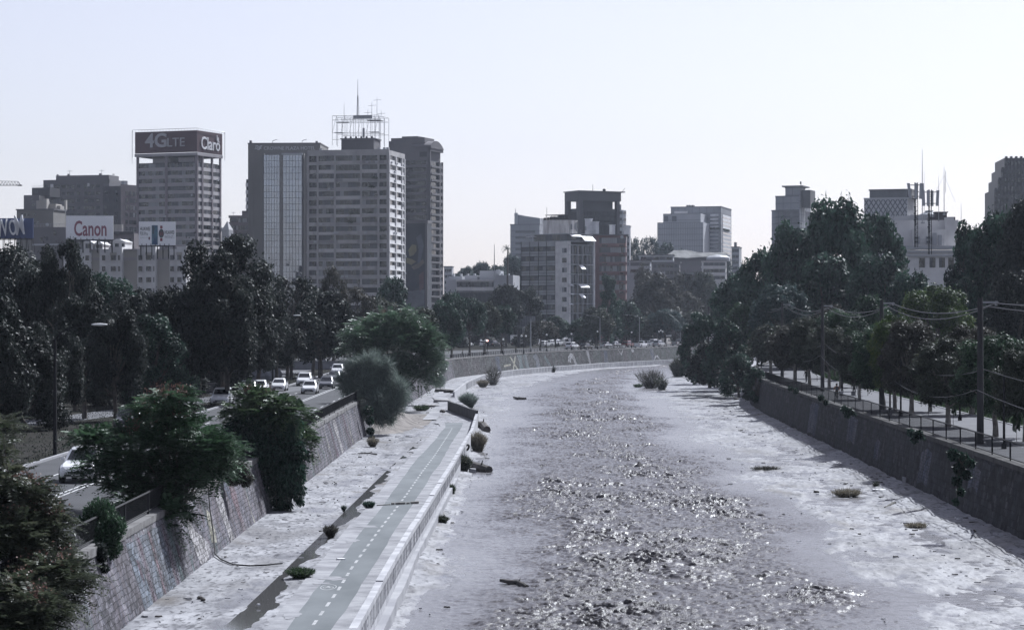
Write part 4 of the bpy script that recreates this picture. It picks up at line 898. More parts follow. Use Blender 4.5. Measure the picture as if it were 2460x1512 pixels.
b = Bld('low_building', 'grey lower annex with a railed roof in front of the flat-roofed building', 'building', 82, 158, 168, 545, 700, 10)
b.body(C_brown, .0); r_ = MB(); rails(r_,-b.Lf,0,.2,b.H,1,10); r_.build('railing', M_galv, b.root); r_ = MB(); r_.box(-b.Lf-.4,.3,-.5,b.Lr,b.z(589),b.z(585)); r_.build('roof', C_lgrey, b.root)
for x, y in ((96,570),(110,568),(128,555)): b.band('F',b.u(x),b.u(x+7),b.z(y+9),b.z(y),1,d=-.06,mix=(3,1,0))
b = Bld('low_building', 'dark low block with roof tanks between the two white billboards', 'building', 262, 322, 336, 560, 740, 12)
b.body(C_pbrick, .0); t_ = MB()
for x in (275,283): t_.tube([(b.u(x),2,b.H),(b.u(x),2,b.z(538))], .9, 10)
t_.build('water_tank', C_beige, b.root); f_ = MB(); f_.box(b.u(268),b.u(322),-.6,0,b.z(562),b.z(556)); f_.build('roof', C_black, b.root)
for x in (300,310): b.band('F',b.u(x),b.u(x+6),b.z(590),b.z(572),1,d=-.06,mix=(2,1,1))
rails_ = MB(); rails(rails_,-b.Lf,0,-.4,b.H+.3,1,12); rails_.build('railing', M_galv, b.root)

# --- white housing block below the billboards
b = Bld('white_apartments', 'sunlit white apartment block with beige recesses below the billboards', 'building', 150, 447, 452, 597, 600, 8, Lr=14)
b.body(C_beige, 1.6, b.z(598)); fl = 26.6*b.px
cr = lambda cxx: cxx/2.016*.6006
tw = MB(); bd = MB()
for x0, x1, yt in ((150,196,597),(cr(655),cr(725),597),(cr(795),cr(895),597),(cr(880),cr(985),592),(cr(1100),cr(1175),597),(cr(1165),cr(1255),590),(cr(1360),cr(1430),597),(cr(1425),cr(1502),592)):
    dep = 0 if yt < 596 else .9
    b.fb(tw,'F',b.u(x0),b.u(x1),dep,3.5,0,b.z(yt)); 
b.fb(bd,'F',-b.Lf,-.02,1.45,1.7,b.z(623.5),b.z(617.5)); b.fb(bd,'F',-b.Lf,0,1.2,2.2,b.z(600),b.z(596.5))
bd.build('string_course', C_claro, b.root); tw.build('bay', C_white, b.root)
for q in range(4):
    zt = b.z(604.5+q*26.6)
    for x0, x1, d in ((cr(680),cr(710),.8),(cr(815),cr(842),.8),(cr(895),cr(935),-.1),(cr(955),cr(968),-.1),(cr(1110),cr(1140),.8),(cr(1180),cr(1220),-.1),(cr(1238),cr(1245),-.1),(cr(1365),cr(1395),.8),(cr(1430),cr(1464),-.1),(cr(1484),cr(1492),-.1),(165,180,.8)):
        z1 = zt-7.5*b.px; b.band('F',b.u(x0),b.u(x1),z1-12*b.px,z1,1 if x1-x0<6 else 3,d=d,mix=(5,2,0),mull=.05)
hd = MB(); sl_ = MB()
for x0, x1 in ((895,935),(1180,1220),(1430,1464)):
    b.fb(hd,'F',b.u(cr(x0-6)),b.u(cr(x1+6)),-.16,.02,b.z(612),b.z(605))
for q in range(4):
    for x0, x1 in ((895,935),(1180,1220),(1430,1464),(815,842),(1110,1140),(1365,1395)): z1 = b.z(604.5+q*26.6)-19.6*b.px; d = -.3 if x0 in (895,1180,1430) else .6; b.fb(sl_,'F',b.u(cr(x0-4)),b.u(cr(x1+4)),d,d+.5,z1-.12,z1)
hd.build('arched_hood', C_beige, b.root); sl_.build('sill', C_white, b.root)
at_ = MB()
for x0, x1, yt, yb in ((cr(640),cr(720),575,597),(cr(735),cr(800),578,597),(cr(872),cr(982),572,597)):
    at_.box(b.u(x0),b.u(x1),3,9,b.z(yb),b.z(yt+7)); u0, u1 = b.u(x0)-.3, b.u(x1)+.3; m_ = (u0+u1)/2
    at_.hexa([(u0,2.7,b.z(yt+7)),(u1,2.7,b.z(yt+7)),(u1,9,b.z(yt+7)),(u0,9,b.z(yt+7)),(m_-.4,2.7,b.z(yt)),(m_+.4,2.7,b.z(yt)),(m_+.4,9,b.z(yt)),(m_-.4,9,b.z(yt))])
at_.build('attic', C_white, b.root)
for x0, x1 in ((660,700),(745,770),(775,795),(900,930),(955,972)): b.band('F',b.u(cr(x0)),b.u(cr(x1)),b.z(594),b.z(583),2,d=2.9,mix=(4,1,0))

# --- billboards on that roof
def billboard(x0, x1, yt, yb, Z, th, label, m, legs=7):
    n = Bld('billboard', label, 'billboard', x0, x1, x1+1, yt, Z, th, Lr=.4); f = MB(); z0 = n.z(yb); f.box(-n.Lf,0,0,.35,z0,n.H); pan = f.build('panel', m, n.root)
    g = MB(); g.box(-n.Lf-.06,.06,.36,.5,z0-.15,n.H+.05)
    for q in range(legs):
        x = -n.Lf+.4+(n.Lf-.8)*q/(legs-1); g.tube([(x,.6,z0-3.2),(x,.6,n.H-.3)], .09, 4); g.tube([(x,2.8,z0-3.2),(x,.6,(z0+n.H)/2)], .07, 4)
    g.box(-n.Lf,0,-.9,.3,z0-.35,z0-.25)
    for q in range(legs): x = -n.Lf+.8+(n.Lf-1.2)*q/legs; g.tube([(x,-.8,z0-.3),(x,-1.3,z0+.3)], .08, 4)
    g.build('frame', M_steel, n.root); return n, pan, z0
M_bill = mat('billboard_white', (.90,.90,.92), (.86,.86,.88), rough=.6, scale=.1); M_cred = mat('faded_red', (.27,.085,.12), (.23,.07,.10), rough=.6, scale=.3)
n, pan, z0 = billboard(158.5,272,518,575,590,-4,'white rooftop billboard with faded red serif lettering', M_bill)
text('Canon', pan, (n.u(178),-.02,n.z(567)), n.u(256)-n.u(178), (567-530)*n.px, M_cred, extrude=.03, offset=.018, spacing=1.0)
n, pan, z0 = billboard(333.5,421.5,532,589,575,-5,'white rooftop billboard showing a blue phone and a dark watch', M_bill)
T1 = mat('print_black', (.05,.05,.06), rough=.6)
text('HUAWEI', pan, (n.u(336.5),-.02,n.z(554)), n.u(360.5)-n.u(336.5), 9*n.px, T1, extrude=.02, offset=.012); text('P30 Pro', pan, (n.u(336.5),-.02,n.z(565.5)), n.u(355)-n.u(336.5), 9*n.px, T1, extrude=.02)
text('HUAWEI', pan, (n.u(395.5),-.02,n.z(562.5)), n.u(418.5)-n.u(395.5), 9.5*n.px, T1, extrude=.02, offset=.012); text('WATCH GT 2', pan, (n.u(395.5),-.02,n.z(572)), n.u(418.5)-n.u(395.5), 6.5*n.px, MATS['grey_panel'], extrude=.02)
text('REFINE DETAIL WITH', pan, (n.u(337),-.02,n.z(571.5)), n.u(356)-n.u(337), 1.6*n.px, MATS['grey_panel'], extrude=.01)
ph = MB(); ph.box(n.u(364.5),n.u(379),-.05,-.002,n.z(587.5),n.z(541)); ph.box(n.u(366.5),n.u(369),-.07,-.051,n.z(562),n.z(543),1); ph.box(n.u(370.5),n.u(371.5),-.06,-.051,n.z(552),n.z(546),1)
ph.poly([(n.u(365),-.056,n.z(587)),(n.u(372),-.056,n.z(570)),(n.u(378.5),-.056,n.z(587))],2)
ph.build('printed_phone', [mat('phone_teal',(.10,.21,.27),(.05,.10,.17),scale=.4), T1, mat('phone_blue',(.04,.09,.19),scale=.4)], pan)
wt = MB(); u = n.u(387.5); wt.box(u-.28,u+.28,-.04,-.002,n.z(579),n.z(572),1); wt.box(u-.28,u+.28,-.04,-.002,n.z(549),n.z(542),1)
wt.poly([(u+.62*math.cos(2*math.pi*i/20),-.06,n.z(560.5)+1.05*math.sin(2*math.pi*i/20)) for i in range(20)],0)
for k in (-.2,.2): wt.box(u+k-.1,u+k+.1,-.075,-.061,n.z(565),n.z(557),1)
wt.build('printed_watch', [T1, mat('watch_red',(.25,.06,.08))], pan)
dd = MB(); dd.poly([(n.u(358.5)+.19*math.cos(2*math.pi*i/16),-.02,n.z(572.5)+.38*math.sin(2*math.pi*i/16)) for i in range(16)]); dd.build('printed_badge', mat('badge_plum',(.16,.07,.10)), pan)
M_navy = mat('billboard_blue', (.035,.06,.17), (.03,.05,.145), rough=.5, scale=.2)
n, pan, z0 = billboard(-40,79.5,524,572,560,4,'blue rooftop billboard with slanting white cutout letters at the left edge', M_navy, 9)
for ch, x0, x1, yb, yt in (('W',-6,24,569,528),('O',26,43,566,528),('M',41,61.5,565,518)):
    o = text(ch, pan, (n.u(x0),-.5,n.z(yb)), n.u(x1)-n.u(x0), (yb-yt)*n.px, M_white, extrude=.25, offset=.008, name='cutout_letter'); o.rotation_euler = (0,R(-7),0)

# --- obelisk and brown block behind it
ob = empty('obelisk', at(546.5,775,560)*1, R(-25), 'pale stone obelisk rising above the trees, left of the hotel', 'obelisk'); ob.location.z = 0
p_ = 560/F; hh = CZ+(HY-552)*p_; mb = MB(); w0, w1 = 12.2*p_, 10*p_
mb.loft([[(-w0,-w0,0),(w0,-w0,0),(w0,w0,0),(-w0,w0,0)],[(-w1,-w1,hh),(w1,-w1,hh),(w1,w1,hh),(-w1,w1,hh)],[(-.1,-.1,CZ+(HY-532)*p_),(.1,-.1,CZ+(HY-532)*p_),(.1,.1,CZ+(HY-532)*p_),(-.1,.1,CZ+(HY-532)*p_)]])
mb.build('shaft', mat('obelisk_stone',(.45,.45,.46),(.36,.36,.37),scale=.6,bump=.2), ob); tp = MB(); tp.box(-3,3,-3,3,0,2); tp.build('plinth', M_conc, ob)
b = Bld('apartment_block', 'brown block with banded balconies between the obelisk and the hotel', 'building', 549, 600, 602, 517, 880, 6, Lr=14)
b.body(C_brown, .6); s_ = MB(); b.fb(s_,'F',-b.Lf,0,.0,.6,b.z(523),b.H); s_.box(b.u(577),b.u(598),3,8,b.H,b.z(505))
for q in range(7):
    z0 = b.z(523)-(q+1)*18.5*b.px; b.fb(s_,'F',-b.Lf,0,-.3,.6,z0,z0+1.25); b.band('F',-b.Lf+.3,-.3,z0+1.3,z0+2.75,9,d=.4,mix=(4,4,2))
s_.build('spandrel', C_pbrick, b.root); a_ = MB(); a_.tube([(b.u(559),1,b.H),(b.u(559),1,b.z(508))],.07,4); a_.tube([(b.u(559)-.8,1,b.z(510)),(b.u(559)+.8,1,b.z(510))],.05,4); a_.build('antenna', M_galv, b.root)
# ---------------------------------------------------------------- middle distance
c3 = lambda x: (1750+x/2.016)*.6006
y3 = lambda y: (700+y/2.016)*.6006
# main eight-storey block on the corner
b = Bld('corner_block', 'eight-storey corner block with gridded glass front, white pier and propped awnings', 'building', c3(675), c3(1046), c3(1258), y3(525), 930, 40)
fl = 79/2.016*.6006*b.px; b.body(C_dark, 1.6, b.z(y3(530))); zt = b.z(y3(527))
Mp = mat('stained_render', (.74,.73,.72), (.56,.55,.55), rough=.9, scale=.4); Mpan = mat('frosted_panel', (.40,.41,.43), (.29,.30,.32), rough=.4, scale=.25)
pr = MB(); b.fb(pr,'F',b.u(c3(950)),.15,-.1,2.0,0,zt); b.build = None
pr.build('pier', Mp, b.root)
gr = MB(); cols = [675,745,815,880,950]
for x in cols: a = b.u(c3(x)); b.fb(gr,'F',a-.09,a+.09,-.12,.3,0,zt)
pn_ = MB(); zf = b.z(y3(570)); q = 0
b.fb(pn_,'F',-b.Lf,b.u(c3(950)),.1,.4,zf,zt,0)
while zf > 1:
    z0 = zf-fl; zw = zf-fl*.47
    b.fb(pn_,'F',-b.Lf,b.u(c3(950)),.1,.4,z0,zw-.05,0)
    for hz in (z0,z0+fl*.27,zw,zf-.1): b.fb(gr,'F',-b.Lf-(.8 if hz==z0 else 0),b.u(c3(950)),-.1,.25,hz-.06,hz+.06)
    if q < 7:
        for j in range(4): b.band('F', b.u(c3(cols[j]))+.12, b.u(c3(cols[j+1]))-.12, zw+.05, zf-.15, 2, d=.15, mix=(3,5,2), mull=.05)
        for side in (0,): b.band('F', b.u(c3(1006)), b.u(c3(1042)), z0+fl*.30, z0+fl*.78, 2, d=-.13, mix=(4,3,1))
    zf = z0; q += 1
pn_.build('spandrel', Mpan, b.root); gr.build('mullion_grid', M_steel, b.root)
# balcony side with pale fins
fin = MB(); fx_ = [1050,1090,1130,1170,1210,1250]
for x in fx_: a = b.v(c3(x)); b.fb(fin,'R',max(.16,a-.1),max(.36,a+.1),-.25,.5,0,b.z(y3(560)))
fin.build('fin', C_lgrey, b.root)
sl2 = MB(); rl = MB(); zf = b.z(y3(557))
for q in range(8):
    z0 = zf-q*fl-.25; b.fb(sl2,'R',.1,b.Lr,-.2,1.6,z0,z0+.25)
    if q:
        b.fb(rl,'R',.4,b.Lr-.1,-.15,-.1,z0+.9,z0+.97)
        for a in np.linspace(.5,b.Lr-.2,40): rl.box(.11,.14,a-.015,a+.015,z0+.26,z0+.9)
        for j in range(5): 
            if q < 8: b.band('R', max(.4,b.v(c3(fx_[j]))+.12), b.v(c3(fx_[j+1]))-.12, z0+.3, z0+fl-.3, 2, d=1.45, mix=(6,2,1))
sl2.build('balcony_slab', C_lgrey, b.root); rl.build('railing', M_steel, b.root)
pi = MB(); b.fb(pi,'R',b.Lr-.02,b.Lr+.9,-.1,2,0,zt); pi.build('pier', Mp, b.root)
def awning(x0, x1, yt, yb):
    mb = MB(); a, c = b.v(c3(x0)), b.v(c3(x1)); zt_, zb_ = b.z(y3(yt)), b.z(y3(yb)); o = max(1.0,(zt_-zb_)*1.05)
    mb.hexa([(.2,a,zt_-.05),(.2+o,a,zb_-.05),(.2+o,c,zb_-.05),(.2,c,zt_-.05),(.2,a,zt_),(.2+o,a,zb_),(.2+o,c,zb_),(.2,c,zt_)]); mb.build('awning', M_white, b.root)
for x0,x1,yt,yb in ((1152,1195,485,525),(1197,1245,485,525),(1062,1150,477,492),(1135,1170,722,755),(1053,1085,880,891),(1133,1170,878,903),(1172,1208,878,903),(1060,1090,953,961),(1135,1170,955,987),(1053,1083,1034,1043)): awning(x0,x1,yt,yb)
# roof terrace, drum and plant
rf = MB(); zr = b.z(y3(468)); rf.box(-b.Lf+1.5,-.2,.3,b.Lr-.3,zr-.25,zr); rf.box(-b.Lf*.98,.25,-.1,b.Lr+.5,zt-.3,zt); rf.build('roof', C_lgrey, b.root)
b.band('F', -b.Lf*.74, -.3, zt, zr-.25, 9, d=.7, mix=(5,3,0)); b.band('R', .3, b.Lr-.4, zt+.5, zr-.25, 5, d=.5, mix=(5,3,0))
dr = MB(); cxl = -b.Lf*.40; cyl = 7.0; rad = (c3(1165)-c3(885))/2*b.px; ang = [2*math.pi*i/28 for i in range(28)]
zl, zh = zr, b.z(y3(362)); dr.loft([[(cxl+rad*math.cos(a),cyl+rad*math.sin(a),zz) for a in ang] for zz in (zl,zh)]); dr.loft([[(cxl+(rad+.2)*math.cos(a),cyl+(rad+.2)*math.sin(a),zz) for a in ang] for zz in (zh,zh+.25)])
drum = dr.build('rooftop_drum', mat('rust_stained_white',(.80,.78,.76),(.45,.42,.40),rough=.9,scale=.5,stretch=(1.4,1.4,.25)), b.root)
pg = MB(); pg.box(cxl-5,cxl+3.8,cyl-3,cyl+3,zh+2.3,zh+2.5)
for a in (-4.7,-2,1,3.5): pg.tube([(cxl+a,cyl-2.8,zh),(cxl+a,cyl-2.8,zh+2.3)],.1,4)
pg.box(cxl-3.6,cxl-1,cyl-2,cyl,zh,zh+1.8); pg.box(cxl+.2,cxl+3.6,cyl-1.5,cyl+1,zh,zh+2.2); rails(pg,cxl-6,cxl+5.5,cyl-rad*.6,zh+.2,1.0,14); pg.tube([(cxl-5,cyl-2,zh),(cxl-5,cyl-2,zh+5.5)],.09,4)
pg.ball((cxl-4.4,cyl-4,zh+.8),.7,8,5,0,(1,.4,1)); pg.ball((cxl-2.4,cyl-4.3,zh+.9),.7,8,5,0,(1,.4,1)); pg.build('pergola', M_steel, drum)
ch = MB()
for x, yt, ww_ in ((1195,352,2.3),(1363,398,1.5),(1480,403,1.5),(1250,375,2.0)):
    # chimneys stand toward the right rear of the roof
    X = (c3(x)-c3(1046))*b.px; ux_, uy_ = math.cos(R(40)), math.sin(R(40)); d = 4.5 if x < 1300 else 9
    ch = MB(); lx_ = X*ux_-d*uy_*.6; ly_ = X*uy_+d*.9; ch.box(lx_-ww_/2,lx_+ww_/2,ly_-.9,ly_+.9,zr-.1,b.z(y3(yt))); ch.box(lx_-ww_/2-.15,lx_+ww_/2+.15,ly_-1.05,ly_+1.05,b.z(y3(yt))-.01,b.z(y3(yt))+.25); ch.build('chimney', M_white, b.root)
ant = MB()
for q in range(16):
    lx_ = b.r.uniform(-6,5.5); ly_ = b.r.uniform(2,9); h_ = b.r.uniform(1.5,4.8); ant.tube([(lx_,ly_,zr),(lx_,ly_,zr+h_)],.07,4)
    if q % 3 == 0: ant.box(lx_-.25,lx_+.25,ly_-.2,ly_+.2,zr+h_*.4,zr+h_*.9)
for q in range(5): ant.tube([(-b.Lf-1.6+q*.3,1+q*.4,zt+1.4),(-b.Lf+3,1+q*.4,zt+.2+q*.1)],.05,4)
ant.build('antenna', M_galv, b.root)
u_ = MB(); a0, a1 = b.u(c3(690)), b.u(c3(805)); m_ = (a0+a1)/2; zz = b.z(y3(490)); u_.loft([[(m_+math.cos(t)*w_,1.6+math.sin(t)*1.6*w_/3,z_) for t in [2*math.pi*i/8 for i in range(8)]] for w_, z_ in ((a1-m_,zz),((a1-m_)*.45,zz+.45),(.1,zz+.7))]); u_.tube([(m_,1.6,zt),(m_,1.6,zz+.6)],.06,5)
tag(u_.build('parasol', M_white), 'white parasol open on the roof terrace of the corner block', 'parasol'); pob = bpy.data.objects['parasol']; pob.matrix_world = Matrix.Translation(b.root.location) @ Matrix.Rotation(b.root.rotation_euler.z,4,'Z')
# red-brown block beside it
b = Bld('balcony_block', 'red-brown apartment block with white-curtained window strips beside the corner block', 'building', c3(1262), c3(1530), c3(1538), y3(484), 965, 4, Lr=16)
b.body(C_red, .6); s_ = MB(); b.fb(s_,'F',-b.Lf,b.u(c3(1300)),-.2,.7,0,b.H); r_ = MB(); r_.box(-b.Lf-.4,.4,-.8,b.Lr,b.H-.01,b.H+.3); r_.build('roof', C_roof, b.root)
for q in range(8):
    zt_ = b.z(y3(505+q*75)); z0 = zt_-45/2.016*.6006*b.px; z1 = b.z(y3(505+(q+1)*75))
    b.fb(s_,'F',b.u(c3(1300)),0 if q else -.8,-.75,.6,z1+.35,z0+.02); b.fb(s_,'F',b.u(c3(1300)),0,-.5,.6,z1-.02,z1+.2)
    if q < 6: b.band('F',b.u(c3(1305)),-.6,z0,zt_,12,d=-.1 if q else .3,mix=(2,4,5)); b.band('F',b.u(c3(1325)),b.u(c3(1370)),z1+.36,z1+.36+.55,3,d=-.8,mix=(4,1,0)); b.band('F',b.u(c3(1465)),b.u(c3(1500)),z1+.36,z1+.91,2,d=-.8,mix=(4,1,0))
s_.build('facade', C_red, b.root); d_ = MB(); d_.ball((b.u(c3(1487)),-.6,b.z(y3(500))),.7,8,5,0,(1,.4,1)); d_.build('satellite_dish', C_lgrey, b.root)
# dark tower with hollow crown
b = Bld('dark_tower', 'dark slab tower with a hollow columned crown rising behind the corner block', 'tower', c3(1025), c3(1142), c3(1480), y3(130), 1120, 62)
b.body(C_black, 1.2, b.z(y3(265))); t_ = MB(); t_.box(-b.Lf,0,0,b.Lr,b.z(y3(203)),b.z(y3(132))); t_.box(-b.Lf-.5,.5,-.5,b.Lr+2,b.H-.02,b.H+.4)
for f, a, c in (('F',-1.8,0),('F',-b.Lf,-b.Lf+2.2),('R',0.01,1.8),('R',b.Lr*.90,b.Lr*.97)): b.fb(t_,f,a,c,.02,2.2,0,b.z(y3(203)))
t_.box(-b.Lf+.02,-b.Lf+2.2,b.Lr-2.5,b.Lr,0,b.z(y3(203))); t_.build('crown', mat('bronze_cladding',(.075,.072,.08),(.06,.058,.066),rough=.6,scale=.1), b.root)
k_ = MB(); k_.box(-b.Lf*.72,-2.4,4,b.Lr*.86,b.z(y3(268)),b.z(y3(200))); k_.build('core', C_black, b.root)
fi = MB()
for q in range(26): a = 2+q*(b.Lr-3)/26; b.fb(fi,'R',a,a+.25,.4,1.25,0,b.z(y3(290)))
for q in range(10): a = -b.Lf+2.4+q*(b.Lf-4)/10; b.fb(fi,'F',a,a+.25,.4,1.25,0,b.z(y3(290)))
fi.build('fin', C_black, b.root)
for q in range(3): b.band('R',3,b.Lr-2,b.z(y3(318+q*42)),b.z(y3(292+q*42)),24,d=.8,mix=(8,2,0),mull=.3)
a_ = MB(); a_.tube([(-1,b.Lr*.35,b.H),(-1,b.Lr*.35,b.H+3.4)],.12,4); a_.ball((-1,b.Lr*.62,b.H+.9),.8,8,5); a_.tube([(-1,b.Lr*1.05,b.H+.3),(-1,b.Lr*1.12,b.H+2.2)],.1,4); a_.build('antenna', M_steel, b.root)
def panel_tower(name, label, parts, Z, th, m, m2, rowh, colw, base=0, roofm=None, topm=None):
    """parts: list of (xl,xc,xr,ytop); the first carries the name"""
    root = None
    for k, (xl,xc,xr,yt) in enumerate(parts):
        n = Bld(name, label, 'tower', xl, xc, xr, yt, Z-k*0.0, th, base)
        if root is None: root = n
        else: bpy.data.objects.remove(n.root); n.root = root.root
        off = n.u(xc)-0 if k == 0 else 0
        w_ = MB(); X0 = (xc-parts[0][1])*n.px; ux_, uy_ = math.cos(R(th)), math.sin(R(th)); ox, oy = X0*ux_+ (k*1.5)*0, X0*uy_
        w_.box(-n.Lf+ox,ox,oy,n.Lr+oy,0,n.H); w_.build('wall', m, root.root)
        g_ = MB(); zz = n.H-rowh
        low = max(0, n.z(640)) 
        while zz > low: g_.box(-n.Lf+ox-.06,ox+.06,oy-.06,oy+n.Lr,zz-.12,zz+.12); zz -= rowh
        for q in range(1,int(n.Lf/colw)): a = ox-n.Lf+q*n.Lf/int(n.Lf/colw); g_.box(a-.1,a+.1,oy-.09,oy,low,n.H)
        for q in range(1,int(n.Lr/colw)): a = oy+q*n.Lr/int(n.Lr/colw); g_.box(ox,ox+.09,a-.1,a+.1,low,n.H)
        g_.build('cladding_joint', m2, root.root)
        c_ = MB(); c_.box(-n.Lf+ox-.2,ox+.2,oy-.2,oy+n.Lr+.2,n.H,n.H+.5); c_.build('parapet', topm or m2, root.root)
        last = (n, ox, oy)
    return root, last
C_jnt = mat('panel_joint', (.13,.135,.155), rough=.6)
b, (n, ox, oy) = panel_tower('office_tower', 'pale grey stepped office tower with thin grid cladding right of centre', [(1853.8,1918.8,1950,505.6),(1863,1918.8,1948,471.7),(1886.5,1921,1934,451)], 1250, 20, C_grey, C_jnt, 3.4, 3.4)
rk = MB(); rk.box(ox+.5,ox+5,oy+3,oy+14,n.H-10,n.H-1); rk.tube([(ox,oy+3,n.H),(ox,oy+3,n.H+3)],.12,4); rk.box(ox-.3,ox+.3,oy+2,oy+3,n.H+2,n.H+3.4); rk.build('roof_plant', C_black, b.root)
o_ = MB(); o_.box(ox-n.Lf-1.5,ox+2,oy-1.5,oy+n.Lr+2,n.H+.52,n.H+1.2); o_.build('roof', C_roof, b.root)
b, (n, ox, oy) = panel_tower('office_tower', 'hazy grey stepped tower with a slanted roof left of the corner block', [(c3(587),c3(822),c3(852),y3(400))], 1500, 12, C_grey, C_jnt, 3.6, 6)
s_ = MB(); a0, a1 = n.u(c3(625)), n.u(c3(820)); zl = n.H+.5; h0, h1 = n.z(y3(315)), n.z(y3(345)); s_.hexa([(a0,2,zl),(a1,2,zl),(a1,26,zl),(a0,26,zl),(a0,2,h0),(a1,2,h1),(a1,26,h1),(a0,26,h0)]); s_.build('upper_block', C_grey, b.root)
a_ = MB(); a_.box(a0-.6,a0+1.4,1,3,zl,n.z(y3(302))); a_.tube([(a0,2,h0),(a0,2,n.z(y3(262)))],[.3,.1],5); a_.tube([(a0,2,h0),(n.u(c3(690)),2,n.z(y3(326)))],.25,4); a_.build('mast', C_lgrey, b.root)
for q in range(12): n.root = b.root; n.band('F',-n.Lf+3,-3,n.H-5-q*3.6,n.H-3.4-q*3.6,18,d=-.12,mix=(2,3,0),mull=.8)
# twin-volume office
b, (n, ox, oy) = panel_tower('office_building', 'wide grey office building in two volumes with banded corner bay', [(1611.6,1732.5,1757,497)], 1400, 14, C_grey, C_jnt, 3.5, 4)
n.root = b.root; gp = MB(); n.fb(gp,'F',n.u(1620),n.u(1652),-.1,.3,n.z(511.5),n.z(506),0); gp.build('roof_opening', C_white, b.root)
for q in range(16):
    z1 = n.z(514+q*9.3); 
    m_ = MB(); n.fb(m_,'F',n.u(1706),n.u(1726),-.15,.2,z1-1.2,z1); n.fb(m_,'R',n.v(1736),n.v(1755),-.15,.2,z1-1.2,z1); m_.build('spandrel_band', M_white if q < 4 else C_lgrey, b.root)
    m_ = MB(); n.fb(m_,'F',n.u(1706),n.u(1726),-.13,.2,z1-2.2,z1-1.21); n.fb(m_,'R',n.v(1736),n.v(1755),-.13,.2,z1-2.2,z1-1.21); m_.build('window', GL_b, b.root)
pl_ = MB()
for q in range(24): a = n.u(1708)+q*1.9; pl_.ball((min(a,n.u(1726)),-.4,n.z(548)),.9,6,4)
for q in range(12): pl_.ball((.3,n.v(1738)+q*1.5,n.z(550)),.9,6,4)
pl_.build('balcony_plants', MATS['balcony_leaves'], b.root); rp = MB()
for x in (1646,1652,1659): rp.box(n.u(x),n.u(x+4),4,9,n.H,n.H+1.6)
rp.build('roof_plant', C_roof, b.root)
f_ = MB(); Zf = 22.0
for x0, x1, yt, d0 in ((1596,1704.7,537,0),(1608,1697,515.5,2)):
    f_.box(n.u(x0),n.u(x1),-Zf+d0,-.5,0,n.z(yt))
f_.build('front_block', C_lgrey, b.root); g_ = MB()
for q in range(30):
    zz = n.z(537)-3.4*q
    if zz > n.z(625): g_.box(n.u(1596)-.05,n.u(1704.7)+.05,-Zf-.07,-Zf,zz-.1,zz+.1); 
for q in range(26): a = n.u(1596)+(n.u(1704.7)-n.u(1596))*q/26; g_.box(a-.08,a+.08,-Zf-.05,-Zf,n.z(625),n.z(537))
for q in range(4): zz = n.z(517)-3.4*q; g_.box(n.u(1608),n.u(1697),-Zf+1.93,-Zf+2,zz-.1,zz+.1)
g_.box(n.u(1610),n.u(1620),-Zf+1.9,-Zf+2,n.z(534),n.z(521)); g_.box(n.u(1629),n.u(1640),-Zf+1.9,-Zf+2,n.z(534),n.z(521)); g_.build('cladding_joint', C_jnt, b.root)
# diamond lattice tower
b, (n, ox, oy) = panel_tower('office_tower', 'office tower wrapped in a pale diamond lattice with a dark louvred roof box', [(2075.8,2179.5,2199,476.5)], 1050, 18, C_lgrey, C_lgrey, 300, 300)
n.root = b.root; la = MB(); dw = n.Lf/9; dh = dw*1.55
def strip(f, a0, z0, a1, z1, w_):
    if f == 'F': la.quad((a0-w_,-.08,z0),(a0+w_,-.08,z0),(a1+w_,-.08,z1),(a1-w_,-.08,z1))
    else: la.quad((.08,a0-w_,z0),(.08,a0+w_,z0),(.08,a1+w_,z1),(.08,a1-w_,z1))
def clipline(f, lim, a0, z0, s, H):                                  # diagonal upward from (a0,z0) with slope s, kept on the face
    a1 = a0+s*dw*14; z1 = z0+dh*14
    t0, t1 = 0.0, 1.0
    for p, q in ((a1-a0, (lim[0]-a0)), ):
        pass
    ts = []
    for k in range(141):
        t = k/140; a = a0+(a1-a0)*t; zz = z0+(z1-z0)*t
        if lim[0]+.2 <= a <= lim[1]-.2 and 8 <= zz <= H: ts.append(t)
    if len(ts) > 1: t0, t1 = ts[0], ts[-1]; strip(f, a0+(a1-a0)*t0, z0+(z1-z0)*t0, a0+(a1-a0)*t1, z0+(z1-z0)*t1, .28)
for k in range(-14,24):
    clipline('F', (-n.Lf,0), -n.Lf+k*dw, n.H-.3-13.9*dh, 1, n.H-.3); clipline('F', (-n.Lf,0), -n.Lf+(k)*dw, n.H-.3-13.9*dh, -1, n.H-.3)
dws = dw; dw = n.Lr/6
for k in range(-14,24): clipline('R', (0,n.Lr), k*dw, n.H-.3-13.9*dh, 1, n.H-.3); clipline('R', (0,n.Lr), k*dw, n.H-.3-13.9*dh, -1, n.H-.3)
la.build('lattice', mat('lattice_dark',(.10,.105,.13),rough=.6), b.root)
t_ = MB(); x0, x1 = n.u(2088), n.u(2177); t_.box(x0,x1,1.5,n.Lr-2,n.H+.5,n.z(456)); t_.box(x0-.4,n.u(2189),1.0,n.Lr-1,n.z(456),n.z(453)); t_.box(x1+.02,n.u(2188),2,n.Lr-3,n.H+.5,n.z(456.3)); t_.build('roof_box', C_black, b.root)
lv = MB()
for q in range(34): a = x0+(x1-x0)*q/33; lv.box(a-.06,a+.06,1.38,1.49,n.H+.5,n.z(456))
lv.build('louvre', C_grey, b.root)
